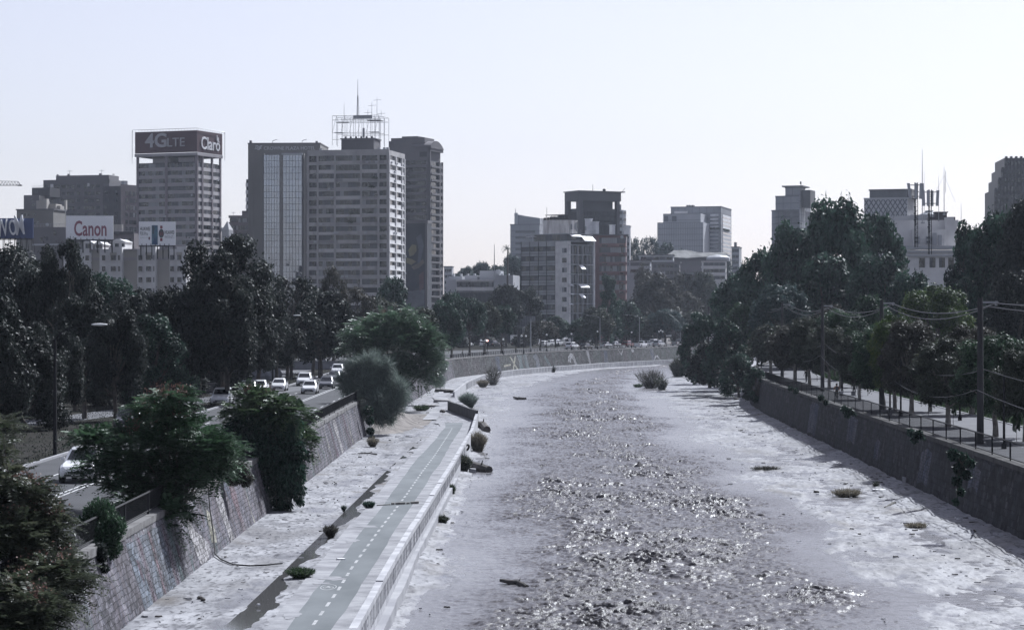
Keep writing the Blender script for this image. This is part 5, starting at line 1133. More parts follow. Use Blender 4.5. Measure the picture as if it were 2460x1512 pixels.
# dark stepped tower on the right edge
b = Bld('stepped_tower', 'dark ribbed tower with stepped left shoulder cut off by the right edge', 'tower', 2413, 2540, 2560, 378.5, 980, 4, Lr=30)
b.body(C_black, .0); s_ = MB()
for x0, x1, yt in ((2404.6,2413,405),(2397,2404.6,429),(2388,2397,454.5)): s_.box(b.u(x0),b.u(x1)-.01,0,30,0,b.z(yt))
s_.build('shoulder', C_black, b.root); rb = MB(); rb2 = MB(); x = 2388.5
while x < 2480:
    yt = 454.5 if x < 2396 else 429 if x < 2404 else 405 if x < 2413 else 378.5
    rb.box(b.u(x),b.u(x+3.6),-.5,0,0,b.z(yt)-.1)
    zz = b.z(yt)-1.5
    while zz > b.z(600): rb2.box(b.u(x)-.05,b.u(x+3.6)+.05,-.56,-.49,zz-1.7,zz); zz -= 3.4
    x += 8.2
rb.build('rib', mat('rib_grey',(.085,.082,.095),rough=.7), b.root); rb2.build('window', GL_d, b.root)
cr_ = MB()
for x, yt in ((2390,454.5),(2399,429),(2406.5,405),(2416,378.5),(2428,378.5),(2440,378.5),(2452,378.5)): cr_.box(b.u(x),b.u(x+5),0.5,3,b.z(yt)-.05,b.z(yt)+.7)
cr_.build('parapet', C_black, b.root)
# white building with phone masts
b = Bld('white_building', 'white building with corniced windows and rooftop equipment behind the right-hand trees', 'building', 2128, 2330, 2345, 600, 560, 5, Lr=24)
b.body(C_white, .3); s_ = MB(); b.fb(s_,'F',-b.Lf,0,-.4,.4,b.z(598),b.z(590)); b.fb(s_,'F',-b.Lf,0,-.2,.4,b.z(606),b.z(600.5)); b.fb(s_,'F',-b.Lf,0,-.35,.3,b.z(615),b.z(612)); s_.build('cornice', C_lgrey, b.root)
for x in (2167,2208,2233,2256,2278,2302,2318): b.band('F',b.u(x),b.u(x+14),b.z(642),b.z(618.5),2,d=.2,mix=(5,2,0)); 
fr_ = MB()
for x in (2208,2233,2256,2278,2302): b.fb(fr_,'F',b.u(x-1.5),b.u(x+15.5),.12,.28,b.z(618.3),b.z(616.5))
fr_.build('lintel', C_white, b.root)
r_ = MB(); r_.box(b.u(2142),b.u(2306),6,16,b.z(595),b.z(525.5)); r_.box(b.u(2275),b.u(2296),4,7,b.z(595),b.z(520)); r_.box(b.u(2306)+.02,b.u(2312),9,12,b.z(540),b.z(524)); r_.build('upper_wall', C_white, b.root)
q_ = MB(); q_.box(b.u(2196),b.u(2276),2.5,5.5,b.z(590),b.z(549)); q_.build('equipment_room', Mp, b.root)
v_ = MB()
for x, yt in ((2197,566),(2197,576),(2225,566),(2225,576)): v_.box(b.u(x+1),b.u(x+14),2.1,2.5,b.z(yt+8),b.z(yt),0); v_.box(b.u(x+3),b.u(x+11),2.05,2.1,b.z(yt+5.5),b.z(yt+2),1)
v_.box(b.u(2242),b.u(2252),2.0,2.5,b.z(588),b.z(558),0); v_.box(b.u(2256),b.u(2265),2.3,2.5,b.z(588),b.z(563),0); rails(v_,b.u(2193),b.u(2268),1.2,b.z(590),1.6,16); v_.build('equipment_cabinet', [C_lgrey, C_dark], b.root)
d_ = MB(); d_.box(b.u(2238),b.u(2303),8,14,b.z(526),b.z(517)); d_.box(b.u(2254),b.u(2283),8.5,13,b.z(517),b.z(506)); d_.box(b.u(2252),b.u(2286),8.2,13.2,b.z(506),b.z(504)); d_.build('dark_housing', mat('plum_cladding',(.05,.042,.05),rough=.7), b.root)
g_ = MB(); g_.box(b.u(2145),b.u(2205),20,22,b.z(526),b.z(508)); g_.box(b.u(2204),b.u(2242),20,22,b.z(526),b.z(506)); g_.build('rear_wall', C_grey, b.root); tu = MB()
tu.loft([[(b.u(2250)+w_*math.cos(a),20+w_*math.sin(a),zz) for a in [2*math.pi*i/10 for i in range(10)]] for w_, zz in ((2.6,b.z(509)),(2.5,b.z(506)),(1.0,b.z(499)),(1.0,b.z(496)))]); tu.box(b.u(2250)-3,b.u(2250)+3,18,22,b.z(526),b.z(508.5)); tu.build('roof_turret', C_grey, b.root)
def phone_mast(x, ybot, ytop, label, angs):
    e = empty('phone_mast', (0,0,0), 0, label, 'phone mast'); Z = 556; p = at(x, ybot, Z); e.location = p; s = Z/F; h = (ybot-ytop)*s
    m = MB(); 
    for d in ((-.35,0),(.35,0),(0,.5)): m.tube([(d[0],d[1],-2),(d[0],d[1],h)],.09,5)
    for q in range(int(h/1.0)): zz = q*1.0; m.tube([(-.35,0,zz),(.35,0,zz+.5),(0,.5,zz+1),(-.35,0,zz+.8)],.045,4)
    for q in range(9): m.box(-.55+.12*(q%3),-.2+.12*(q%3),-.3,.1,h*.55-q*.5,h*.55-q*.5+.35)
    for zz in (h-.6,h-3.2): m.tube([(-1.5,-.2,zz),(1.5,-.2,zz)],.07,4); m.tube([(-1.2,.7,zz),(1.2,.7,zz)],.07,4)
    m.build('pole', M_steel, e)
    for ax, ay, tl in angs:
        a = MB(); t = tl*.15; a.hexa([(ax-.32,ay-.2,h-3.8),(ax+.32,ay-.2,h-3.8),(ax+.32,ay+.1,h-3.8),(ax-.32,ay+.1,h-3.8),(ax-.32-t*2,ay-.2,h-.2),(ax+.32-t*2,ay-.2,h-.2),(ax+.32-t*2,ay+.1,h-.2),(ax-.32-t*2,ay+.1,h-.2)]); a.build('antenna_panel', C_lgrey, e)
phone_mast(2201, 573, 438, 'dark lattice phone mast with splayed panels, left of the two on the white building', ((-1.4,-.4,1.6),(-.1,-.3,0),(.9,-.5,-.5),(1.5,.6,0)))
phone_mast(2234, 590, 455, 'lattice phone mast with upright panels above the equipment cabinets of the white building', ((-1.5,-.5,.5),(-.5,-.5,0),(1.6,-.3,-.6),(.6,.7,0)))
def pole_antenna(x, yt, yb, Z, label, r0=.1):
    e = empty('radio_mast', at(x,yb,Z), 0, label, 'mast'); m = MB(); h = (yb-yt)*Z/F; m.tube([(0,0,-1),(0,0,h*.6),(0,0,h)],[r0,r0*.8,r0*.35],5); m.build('pole', M_galv, e); m = MB(); m.tube([(0,0,-1.05),(0,0,-.8)],r0*3,8); m.build('base_plate', M_galv, e)
    return e, h
pole_antenna(2215.5,358,526,566,'tallest thin radio mast behind the left phone mast on the white building',.11); pole_antenna(2220,412,526,566,'short thin radio mast just right of the tallest one on the white building',.06)
pole_antenna(2255,422,520,566,'thin grey radio mast left of the guyed one over the white building',.07); e,h = pole_antenna(2268,400,505,566,'guyed radio mast with side arms over the dark roof housing',.1)
m = MB(); m.tube([(0,0,h*.8),(-3.2,0,2)],.025,3); m.tube([(0,0,h*.8),(2.6,0,2)],.025,3); m.tube([(.35,0,h*.4),(.35,0,h*.9)],.05,4); m.build('guy_wire', M_galv, e)
pole_antenna(2309,488,521,566,'shortest radio mast at the right end of the white building roof',.06)
# low white block and dark shed in the gap at centre left
b = Bld('low_building', 'low pale building with ribbon balconies in the gap beside the brown tower', 'building', c3(60), c3(490), c3(560), y3(845), 990, 10)
b.body(C_lgrey, .4); s_ = MB()
for q in range(5): z0 = b.H-2.9*(q+1); b.fb(s_,'F',b.u(c3(150)),0,-.3,.4,z0+1.4 if q else z0+2.2,z0+2.9); b.band('F',b.u(c3(155)),-.3,z0,z0+1.4 if q else z0+2.2,14,d=.2,mix=(5,4,1))
s_.build('spandrel', C_white, b.root); t_ = MB(); t_.box(b.u(c3(318)),b.u(c3(478)),6,16,b.H-.1,b.z(y3(767))); t_.box(b.u(c3(470)),b.u(c3(615)),-2,14,0,b.z(y3(806))); t_.box(b.u(c3(200)),b.u(c3(300)),5,12,b.H-.1,b.z(y3(805))); t_.box(b.u(c3(70)),b.u(c3(180)),5,12,b.H-.1,b.z(y3(812))); 
for x in (90,150,205,260,485,535): t_.box(b.u(c3(x)),b.u(c3(x+14)),8,10,b.H,b.z(y3(790)))
t_.build('roof_housing', C_lgrey, b.root); r_ = MB(); r_.box(b.u(c3(150)),b.u(c3(480)),-.9,2,b.H-.05,b.H+.25); r_.build('roof', M_white, b.root); d_ = MB(); d_.ball((b.u(c3(468)),5.6,b.z(y3(778))),1.2,9,6,0,(1,.4,1)); d_.build('satellite_dish', C_lgrey, b.root)
b = Bld('dark_shed', 'long dark low building behind the promenade trees at centre left', 'building', c3(100), c3(680), c3(700), y3(938), 940, 6, Lr=14)
b.body(mat('dark_blue_render',(.035,.036,.05),rough=.8,scale=.1), 0); r_ = MB(); r_.box(-b.Lf-.5,.5,-1,14,b.H-.4,b.H); r_.build('roof', C_roof, b.root); s_ = MB()
for q in range(16): a = -b.Lf+1+q*(b.Lf-2)/16; s_.box(a,a+.15,-.12,0,0,b.H-.5)
s_.build('pilaster', C_black, b.root)
# overhead road sign seen from behind
e = empty('gantry_sign', un(1262,834)*1, -.1, 'large grey overhead sign board on a post above the far traffic', 'sign'); Zg = e.location.y; s_ = Zg/F; mb = MB(); zz = lambda y: CZ+(HY-y)*s_
mb.box(-24*s_,24*s_,-.15,.15,zz(784),zz(759)); mb.box(-25*s_,25*s_,-.2,.25,zz(759),zz(757.5),1); mb.build('panel', [mat('sign_grey',(.20,.205,.23),(.16,.165,.19),rough=.6), C_black], e); p_ = MB()
for q in range(9): x = -23*s_+q*46*s_/8; p_.box(x-.05,x+.05,-.25,-.16,zz(784),zz(759))
p_.box(-24*s_,24*s_,-.28,-.17,zz(771),zz(770)); p_.tube([(-24*s_,-.5,zz(784)),(24*s_,-.5,zz(784))],.1,5); p_.tube([(-24*s_,-.5,zz(787)),(24*s_,-.5,zz(787))],.08,5); p_.build('frame', M_galv, e); p_ = MB(); p_.tube([(-16*s_,.6,0),(-16*s_,.6,zz(770))],.55,10); p_.build('post', C_black, e)
# houses climbing the hill on the right of centre
def house(label, x0, x1, yt, Z, m, th=6, floors=3, n=4, roof=None, hgt=2.9, base=0, mix=(4,3,2)):
    b = Bld('hill_house', label, 'house', x0, x1, x1+6, yt, Z, th, base, Lr=12); b.body(m, .3); s = MB()
    for q in range(floors):
        z1 = b.H-.5-q*hgt
        if z1 > 3: b.band('F',-b.Lf+.8,-.8,z1-1.6,z1-.2,n,d=.15,mix=mix,mull=.5); b.fb(s,'F',-b.Lf,0,-.5 if q%2 else -.15,.3,z1-hgt+.3,z1-1.75)
    b.fb(s,'F',-b.Lf,0,0,.3,b.H-.7,b.H); s.build('spandrel', m, b.root); r = MB(); r.box(-b.Lf-.3,.3,-.6,12.3,b.H,b.H+.3); r.build('roof', roof or C_roof, b.root); return b
house('pale house wall with one pinkish upper floor right of the red-brown block', c3(1535), c3(1720), y3(690), 1010, C_lgrey, n=2, floors=2)
house('grey house with a dark glazed top storey above the hillside trees', c3(1620), c3(1905), y3(645), 1060, C_lgrey, n=5, floors=2, base=4)
house('grey terraced house with dark wooden balconies among the hillside trees', c3(1720), c3(1955), y3(705), 1030, C_brown, n=6, floors=6, mix=(5,3,1))
house('small pale villa with arched ground floor among the hillside trees', c3(1935), c3(2120), y3(785), 1000, C_lgrey, n=4, floors=3)
b = house('white house with a domed roof turret at the right end of the hillside', c3(2125), c3(2330), y3(690), 1040, C_white, n=4, floors=3); d_ = MB(); d_.loft([[(b.u(c3(2262))+w_*math.cos(a),5+w_*math.sin(a),zz) for a in [2*math.pi*i/14 for i in range(14)]] for w_, zz in ((5.2,b.H-.1),(5.2,b.z(y3(672))),(5.0,b.z(y3(660))),(3.6,b.z(y3(646))),(1.0,b.z(y3(640))))]); d_.build('dome', C_lgrey, b.root)
h = empty('hangar', (0,0,0), 0, 'long curved pale roof of a shed below the wide grey office building', 'building'); Z = 1160
mb = MB(); A = [at(x,y,Z) for x,y in ((c3(1850),y3(640)),(c3(1905),y3(606)),(c3(2010),y3(604)),(c3(2110),y3(622)),(c3(2220),y3(622)),(c3(2330),y3(624)))]; B_ = [at(x,y,Z-55) for x,y in ((c3(1850),y3(662)),(c3(1900),y3(662)),(c3(2010),y3(668)),(c3(2110),y3(660)),(c3(2220),y3(655)),(c3(2330),y3(660)))]
for i in range(5):
    mb.hexa([B_[i]-Vector((0,0,.5)),B_[i+1]-Vector((0,0,.5)),A[i+1]-Vector((0,0,.5)),A[i]-Vector((0,0,.5)),B_[i],B_[i+1],A[i+1],A[i]])
rf_ = mb.build('roof', mat('sheet_roof',(.17,.17,.17),(.09,.09,.09),rough=.9,spec=.1,scale=.12,stretch=(3,.3,1)), h); mb = MB()
for i in range(5): mb.hexa([(B_[i].x,B_[i].y+1,0),(B_[i+1].x,B_[i+1].y+1,0),(A[i+1].x,A[i+1].y-1,0),(A[i].x,A[i].y-1,0),B_[i]+Vector((0,1,-.6)),B_[i+1]+Vector((0,1,-.6)),A[i+1]+Vector((0,-1,-.6)),A[i]+Vector((0,-1,-.6))])
mb.build('wall', C_brown, h)
b = Bld('office_tower', 'pale narrow tower partly hidden behind the dark hollow-crowned tower', 'tower', c3(1430), c3(1497), c3(1527), y3(236), 1250, 25); b.body(C_lgrey, .3, b.z(y3(280))); t_ = MB(); t_.box(-b.Lf,-1.5,0.5,b.Lr-4,b.z(y3(282)),b.H); t_.build('upper_block', C_grey, b.root)
for q in range(14): z0 = b.z(y3(290))-q*3.4; b.band('F',-b.Lf+1,-.8,z0-1.6,z0,6,d=.1,mix=(4,2,0)); b.band('R',.8,b.Lr-.8,z0-1.6,z0,5,d=.1,mix=(4,2,0))
b = Bld('white_block', 'small pale block beside the narrow tower above the red-brown roof', 'building', c3(1524), c3(1550), c3(1560), y3(415), 1150, 15); b.body(C_lgrey, .1)
for q in range(6): z0 = b.H-1-q*3.2; b.band('F',-b.Lf+.5,-.4,z0-1.6,z0,3,d=-.02,mix=(4,2,0))
p_ = MB(); p_.box(-b.Lf-.2,.2,-.2,b.Lr,b.H-.03,b.H+.4); p_.build('roof', C_roof, b.root)
b = Bld('apartment_block', 'tiny distant flats showing right of the brown tower', 'building', 1066, 1086, 1090, 641, 1300, 10); b.body(C_lgrey, .1); p_ = MB(); p_.box(-b.Lf-.2,.2,-.2,b.Lr,b.H,b.H+.5); p_.build('roof', C_roof, b.root)
for q in range(5): z0 = b.H-1-q*3.2; b.band('F',-b.Lf+.5,-.4,z0-1.6,z0,5,d=-.02,mix=(4,2,0))
b = Bld('apartment_block', 'small hazy flats between the wide office and the trees on its right', 'building', 1757, 1776, 1782, 594, 1350, 10); b.body(C_grey, .1); p_ = MB(); p_.box(-b.Lf-.2,.2,-.2,b.Lr,b.H,b.H+.5); p_.box(-b.Lf*.7,-b.Lf*.4,2,6,b.H,b.H+3); p_.build('roof', C_roof, b.root)
for q in range(5): z0 = b.H-1-q*3.2; b.band('F',-b.Lf+.5,-.4,z0-1.6,z0,5,d=-.02,mix=(4,2,0))
e, h = pole_antenna(1187.5,535,640,900,'tall thin lone mast standing left of the hazy stepped tower',.22); e.location.z -= 8
# crane jib reaching in from the left
cr_ = empty('construction_crane', at(-60,446,1250), 0, 'lattice crane jib reaching in from the left edge of the sky', 'crane'); s_ = 1250/F; mb = MB(); N = 22
L0, L1 = -60*s_, 107*s_; bz = lambda t: 0+t*3.2*0; 
for q in range(N):
    x0 = L0+(L1-L0)*q/N; x1 = L0+(L1-L0)*(q+1)/N; zt_ = 2.9-.7*q/N; k = .14
    for y in (-.7,.7): mb.tube([(x0,y,.2),(x1,y,.2)],k,4); mb.tube([(x0,y,.2),((x0+x1)/2,0,zt_)],.07,4); mb.tube([((x0+x1)/2,0,zt_),(x1,y,.2)],.07,4)
    if q < N-1: mb.tube([((x0+x1)/2,0,zt_),((x0+x1)/2+(x1-x0),0,zt_-.03)],.11,4)
    else: mb.tube([((x0+x1)/2,0,zt_),(x1+.8,0,.2)],.11,4)
mb.box(L1-1,L1+1.2,-.8,.8,-.1,.5); mb.build('jib', M_steel, cr_); mb = MB(); h0 = cr_.location.z
for dx in (-.8,.8):
    for dy in (-.8,.8): mb.tube([(L0+dx,dy,-h0),(L0+dx,dy,7)],.14,4)
for q in range(int(h0/2)): mb.tube([(L0-.8,-.8,-h0+q*2),(L0+.8,-.8,-h0+q*2+2)],.07,4)
mb.build('mast', M_steel, cr_)
# the hill behind the gap
def hill(x0, x1, prof, Z, dp, name='hill'):
    xs = np.linspace(x0,x1,40); P = np.zeros((40,14,3))
    for i, x in enumerate(xs):
        top = CZ+(HY-np.interp(x,[p[0] for p in prof],[p[1] for p in prof]))*Z/F
        for j in range(14):
            t = j/13; P[i,j] = ((x-CX)*(Z-dp+dp*2*t)/F, Z-dp+dp*2*t, max(-.5,top)*math.sin(math.pi*min(1,t*.5+.0)*1.0) if t<1 else top)
    return tag(link(name, grid_mesh(name, P), M_soil), kind='structure')
hill(1040,1330,[(1040,770),(1085,690),(1110,665),(1150,652),(1200,642),(1240,632),(1290,625),(1330,640)],1080,90)
hill(1470,1900,[(1470,650),(1510,628),(1560,622),(1640,625),(1760,640),(1900,700)],1230,130)
# ---------------------------------------------------------------- vegetation
LF = dict(dark=leafmat('leaf_dark',(.004,.006,.0055),(.027,.036,.032),(.06,.065,.058)), green=leafmat('leaf_green',(.006,.018,.010),(.055,.105,.058),(.10,.14,.08)),
          deep=leafmat('leaf_deep',(.003,.009,.007),(.037,.082,.058),(.075,.13,.09)), olive=leafmat('leaf_olive',(.012,.017,.012),(.06,.072,.052),(.11,.105,.075)),
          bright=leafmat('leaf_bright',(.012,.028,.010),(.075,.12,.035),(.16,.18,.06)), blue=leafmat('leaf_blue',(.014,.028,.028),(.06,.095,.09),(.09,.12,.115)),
          brown=leafmat('leaf_brown',(.014,.015,.012),(.062,.06,.05),(.11,.095,.08)), feather=leafmat('leaf_feather',(.07,.09,.082),(.22,.27,.24),(.30,.34,.31)),
          straw=leafmat('dry_grass',(.08,.07,.05),(.24,.215,.17),(.33,.295,.24)), lawn=leafmat('grass_blades',(.012,.027,.013),(.045,.08,.035),(.08,.115,.055)), seed=leafmat('seed_heads',(.09,.05,.045),(.20,.12,.10),(.26,.18,.14)),
          shine=leafmat('glossy_leaf',(.010,.026,.017),(.095,.155,.10),(.17,.22,.15),1), shine2=leafmat('glossy_lime_leaf',(.012,.030,.016),(.075,.118,.062),(.15,.175,.09),1), shine3=leafmat('glossy_olive_leaf',(.018,.026,.017),(.075,.088,.058),(.15,.13,.10),1))
def leaf_mesh(name, C, N, S, lv, aspect=.55, D=None):
    """quads at C with normals N, size S; D = direction of the long axis"""
    n = len(C); rs = np.random.RandomState(len(C)%997)
    N = N/np.maximum(np.linalg.norm(N,axis=1,keepdims=True),1e-6)
    if D is None: D = rs.normal(size=(n,3))
    U = D - N*np.sum(D*N,1,keepdims=True); U /= np.maximum(np.linalg.norm(U,axis=1,keepdims=True),1e-6); V = np.cross(N,U)
    a = S[:,None]*U; b = S[:,None]*aspect*V
    P = np.stack([C-a, C-b*.9+N*S[:,None]*.12, C+a, C+b*.9+N*S[:,None]*.12],1).reshape(-1,3)
    me = bpy.data.meshes.new(name); me.vertices.add(4*n); me.vertices.foreach_set('co', P.reshape(-1).astype(np.float32))
    me.loops.add(4*n); me.loops.foreach_set('vertex_index', np.arange(4*n,dtype=np.int32)); me.polygons.add(n); me.polygons.foreach_set('loop_start', np.arange(0,4*n,4,dtype=np.int32)); me.update(calc_edges=True)
    at_ = me.attributes.new('lv','FLOAT','POINT'); at_.data.foreach_set('value', np.repeat(lv,4).astype(np.float32)); return me
def blob_leaves(blobs, n, size, seed, up=.35, droop=0.0):
    rs = np.random.RandomState(seed); w = np.array([b[3]**2 for b in blobs]); w = w/w.sum(); idx = rs.choice(len(blobs), n, p=w); B = np.array([b[:4] for b in blobs])[idx]
    d = rs.normal(size=(n,3)); d /= np.linalg.norm(d,axis=1,keepdims=True)
    lump = 1+.28*np.sin(d[:,0]*5+idx)*np.sin(d[:,1]*6+idx*2)*np.sin(d[:,2]*5)
    rr = rs.beta(3.2,1.1,n)*lump; C = B[:,:3]+d*(B[:,3]*rr)[:,None]*np.array([1,1,.86]); C[:,2] -= droop*rs.rand(n)*B[:,3]
    N = d*.7+rs.normal(size=(n,3))*.55; N[:,2] += up; S = size*rs.uniform(.6,1.3,n)
    bl = rs.rand(len(blobs)); lv = np.clip(.5*bl[idx]+.5*rs.rand(n)**1.4,0,1); return C, N, S, lv
def crown_blobs(kind, rs):
    bl = []
    if kind == 'round':   nb, zr, ex = 24, (3.0,9.2), 1.0
    elif kind == 'dense': nb, zr, ex = 26, (1.6,9.3), 1.0
    elif kind == 'airy':  nb, zr, ex = 20, (3.4,9.3), 1.05
    elif kind == 'tall':  nb, zr, ex = 26, (1.2,9.7), .9
    elif kind == 'low':   nb, zr, ex = 24, (.6,9.2), 1.0
    elif kind == 'wide':  nb, zr, ex = 26, (4.6,9.3), 1.05
    for i in range(nb):
        t = (i+.5)/nb; z = zr[0]+(zr[1]-zr[0])*t; u = (z-zr[0])/(zr[1]-zr[0])
        prof = math.sin(math.pi*(.20+.70*u))**.6
        if kind == 'tall': prof = (1-u)**.55*.95+.12
        if kind == 'low': prof = math.sin(math.pi*(.30+.64*u))**.6
        if kind == 'wide': prof = math.sin(math.pi*(.25+.68*u))**.6
        a = i*2.4+rs.rand()*1.2; r = {'tall':.95,'airy':1.05}.get(kind,1.32)*(.75+.5*rs.rand())*(.65+.35*prof); rad = max(0,4*prof*ex-r*.7)*(.5+.55*rs.rand()**.5)
        bl.append((math.cos(a)*rad, math.sin(a)*rad, z, r))
    for i in range(9):                                              # boughs that break the outline
        a = rs.rand()*6.28; z = zr[0]+(zr[1]-zr[0])*rs.uniform(.35,1.0); u = (z-zr[0])/(zr[1]-zr[0]); q = (1-u*.75)*4.1*ex; bl.append((math.cos(a)*q*rs.uniform(.75,1.05), math.sin(a)*q*rs.uniform(.75,1.05), z+.3, rs.uniform(.45,.8)))
    return bl
def trunk_mesh(name, kind, blobs, rs):
    mb = MB(); ht = {'round':3.3,'dense':3,'airy':3.6,'tall':6.5,'low':1.6,'wide':4.0}[kind]; r0 = .26 if kind not in ('airy',) else .19
    base = [(0,0,-.3),(.03,.02,ht*.3),(.1*rs.normal(),.1*rs.normal(),ht*.65),(.25*rs.normal(),.25*rs.normal(),ht)]; mb.tube(base,[r0*1.25,r0,r0*.88,r0*.72],7)
    b0 = Vector(base[-1])
    for b in (blobs if kind == 'airy' else blobs[::2]):
        p = Vector(b[:3]); st = b0 if p.z > ht else Vector(base[2]); m = st.lerp(p,.5)+Vector((rs.normal()*.25,rs.normal()*.25,.35)); mb.tube([st,m,p],[r0*.42,r0*.28,r0*.08],5)
        for q in range(2 if kind != 'airy' else 4): e = p+Vector(rs.normal(size=3)*b[3]*.6); mb.tube([m.lerp(p,.5),e],[r0*.14,r0*.04],4,cap=False)
    return mb.mesh(name)
ARCH = {}
def arch(kind, k, n, size, **kw):
    rs = np.random.RandomState(sum(map(ord,kind))*7+k*13); bl = crown_blobs(kind, rs); C,N,S,lv = blob_leaves(bl, n, size, k*31+5, **kw)
    if kind in ('airy','tall','round'):                             # loose sprays sticking out of the outline
        m = n//14; j = rs.choice(len(C), m); d = rs.normal(size=(m,3)); d[:,2] = np.abs(d[:,2]); C2 = C[j]+d*.28; C = np.vstack([C,C2]); N = np.vstack([N,rs.normal(size=(m,3))]); S = np.r_[S,S[j]*.8]; lv = np.r_[lv,lv[j]]
    ARCH[kind,k] = (leaf_mesh('crown_'+kind, C,N,S,lv), trunk_mesh('trunk_'+kind, kind, bl, rs))
for k in range(3): arch('round',k,9500,.25)
for k in range(2): arch('dense',k,10500,.25); arch('airy',k,4200,.20); arch('tall',k,8000,.2); arch('low',k,9000,.25); arch('wide',k,8500,.24)
# finer leaved versions for the nearer trees
def fine(kind, k, n, size): arch(kind, k+10, n, size)
for k in range(3): fine('round',k,24000,.155)
for k in range(2): fine('low',k,24000,.16); fine('wide',k,17000,.17); fine('airy',k,13000,.15)
fine('dense',0,26000,.16); fine('tall',0,16000,.14)
_tn = [0]
def tree(x, yt, hw, Z, kind, leaf, label, base=0.0, group=None, name='tree', bark=None, k=None, lean=0.0, dx=0):
    p = at(x, HY, Z); h = CZ+(HY-yt)*Z/F-base; _tn[0] += 1; fineq = (kind,10) in ARCH and Z < 330
    ks = [q for (kk,q) in ARCH if kk == kind and ((q >= 10) == fineq)]; q = ks[_tn[0] % len(ks)] if k is None else k
    cm, tm = ARCH[kind,q]; e = empty(name, (p.x,p.y,base), 0, label, 'tree', group); rz = (_tn[0]*1.7) % 6.28; s = hw*Z/F/4.1
    for nm, me, m in (('trunk',tm,bark or M_bark),('crown',cm,LF[leaf])):
        o = link(nm, me, [m], e); o.rotation_euler = (0,lean,rz); o.scale = (s,s,h/10)
        o.material_slots[0].link = 'OBJECT'; o.material_slots[0].material = m
    return e
GL = 'trees of the riverside park'
T = [ # x, top, half width, depth, kind, leaf, label
 (15,590,120,250,'dense','dark','dark bulky tree filling the left edge below the blue billboard'),
 (150,572,70,205,'airy','dark','spiky dark tree whose tip crosses the white billboard with red lettering'),
 (95,640,110,215,'round','dark','dark tree left of the spiky one, below the grey annex'),
 (255,655,85,265,'dense','deep','dense tree below the left half of the white apartments'),
 (345,690,85,300,'round','dark','rounded dark tree below the middle of the white apartments'),
 (535,562,112,233,'airy','dark','big open-crowned tree in front of the obelisk'),
 (545,650,88,228,'round','dark','dark rounded tree just below the big open-crowned one'),
 (180,640,62,215,'round','dark','dark rounded tree below the spiky one'),
 (425,685,80,228,'round','dark','dark tree between the white apartments and the big open-crowned tree'),
 (620,672,70,290,'round','dark','dark tree at the foot of the hotel slab'),
 (690,655,78,335,'airy','dark','thin dark tree in front of the mirrored hotel glass'),
 (800,640,38,430,'airy','brown','bare-topped slender tree rising before the pale apartment block'),
 (770,690,75,345,'round','dark','broad dark tree at the foot of the pale apartment block'),
 (853,690,62,440,'airy','brown','brownish thin tree right of the bare-topped slender one'),
 (945,662,43,560,'round','deep','dark round tree in front of the wall painting building'),
 (910,715,58,470,'round','olive','lighter mixed tree below the dark round one'),
 (60,765,95,176,'low','dark','low dark tree at far left whose foliage hangs to the lawn'),
 (-25,700,100,168,'dense','dark','black-green tree cut off by the left edge above the path'),
 (203,700,80,197,'round','dark','dark tree over the gravel path with a thick trunk'),
 (278,735,75,192,'round','dark','dark tree right of the thick trunk, beside the path'),
 (365,745,80,220,'low','deep','dense low tree behind the seed-headed shrubs'),
 (150,790,60,182,'round','dark','small dark tree before the thick trunk by the path'),
 (240,760,45,240,'round','green','small greener tree just behind the nearest street lamp head'),
 (410,775,70,245,'low','deep','bushy tree left of the lamp post by the white hatchback'),
 (480,760,60,255,'round','dark','dark tree over the kerb above the white car with black grille'),
 (600,735,75,275,'round','dark','dark tree overhanging the road left of the queue of cars'),
 (665,745,58,315,'round','dark','dark tree over the pavement beside the white car in the rear lane'),
 (700,750,55,345,'round','dark','dark tree just behind the two lamp heads over the road'),
 (752,740,60,372,'round','dark','dark tree above the parked tarpaulin and the lamp post'),
 (800,735,52,410,'round','dark','dark tree where the left road goes out of sight'),
 (842,745,42,450,'round','deep','tree behind the last lamp heads of the left road'),
 (560,850,55,270,'low','dark','low dark bush-like tree behind the queue on the left verge'),
 (480,830,70,300,'low','dark','shadowy low tree deep in the park behind the pink stall'),
 (320,830,85,310,'low','dark','shadowy low tree deep in the park behind the trunks'),
 (120,840,110,330,'low','dark','shadowy low tree deep in the park at far left'),
 (640,830,60,400,'low','dark','shadowy low tree deep in the park left of the lamp post'),
 (-10,800,90,215,'low','dark','shadowy tree behind the lawn at the left edge'),
 (60,700,80,240,'dense','dark','dark dense tree in the second row at far left'),
 (150,680,75,245,'dense','dark','dark dense tree in the second row behind the spiky tree'),
 (310,700,70,255,'dense','dark','dark dense tree in the second row below the white apartments'),
 (200,840,75,250,'low','dark','shadowy low tree behind the trunk on the gravel path'),
 (420,860,70,262,'low','dark','shadowy low tree left of the white car with black grille'),
 (265,850,65,228,'low','dark','shadowy low tree behind the lamp-side trunks'),
 (40,870,70,205,'low','dark','shadowy bush-like tree by the path at the left edge'),
]
for t in T: tree(t[0],t[1],t[2]*1.15,*t[3:], group=GL)
GP = 'trees along the far promenade'
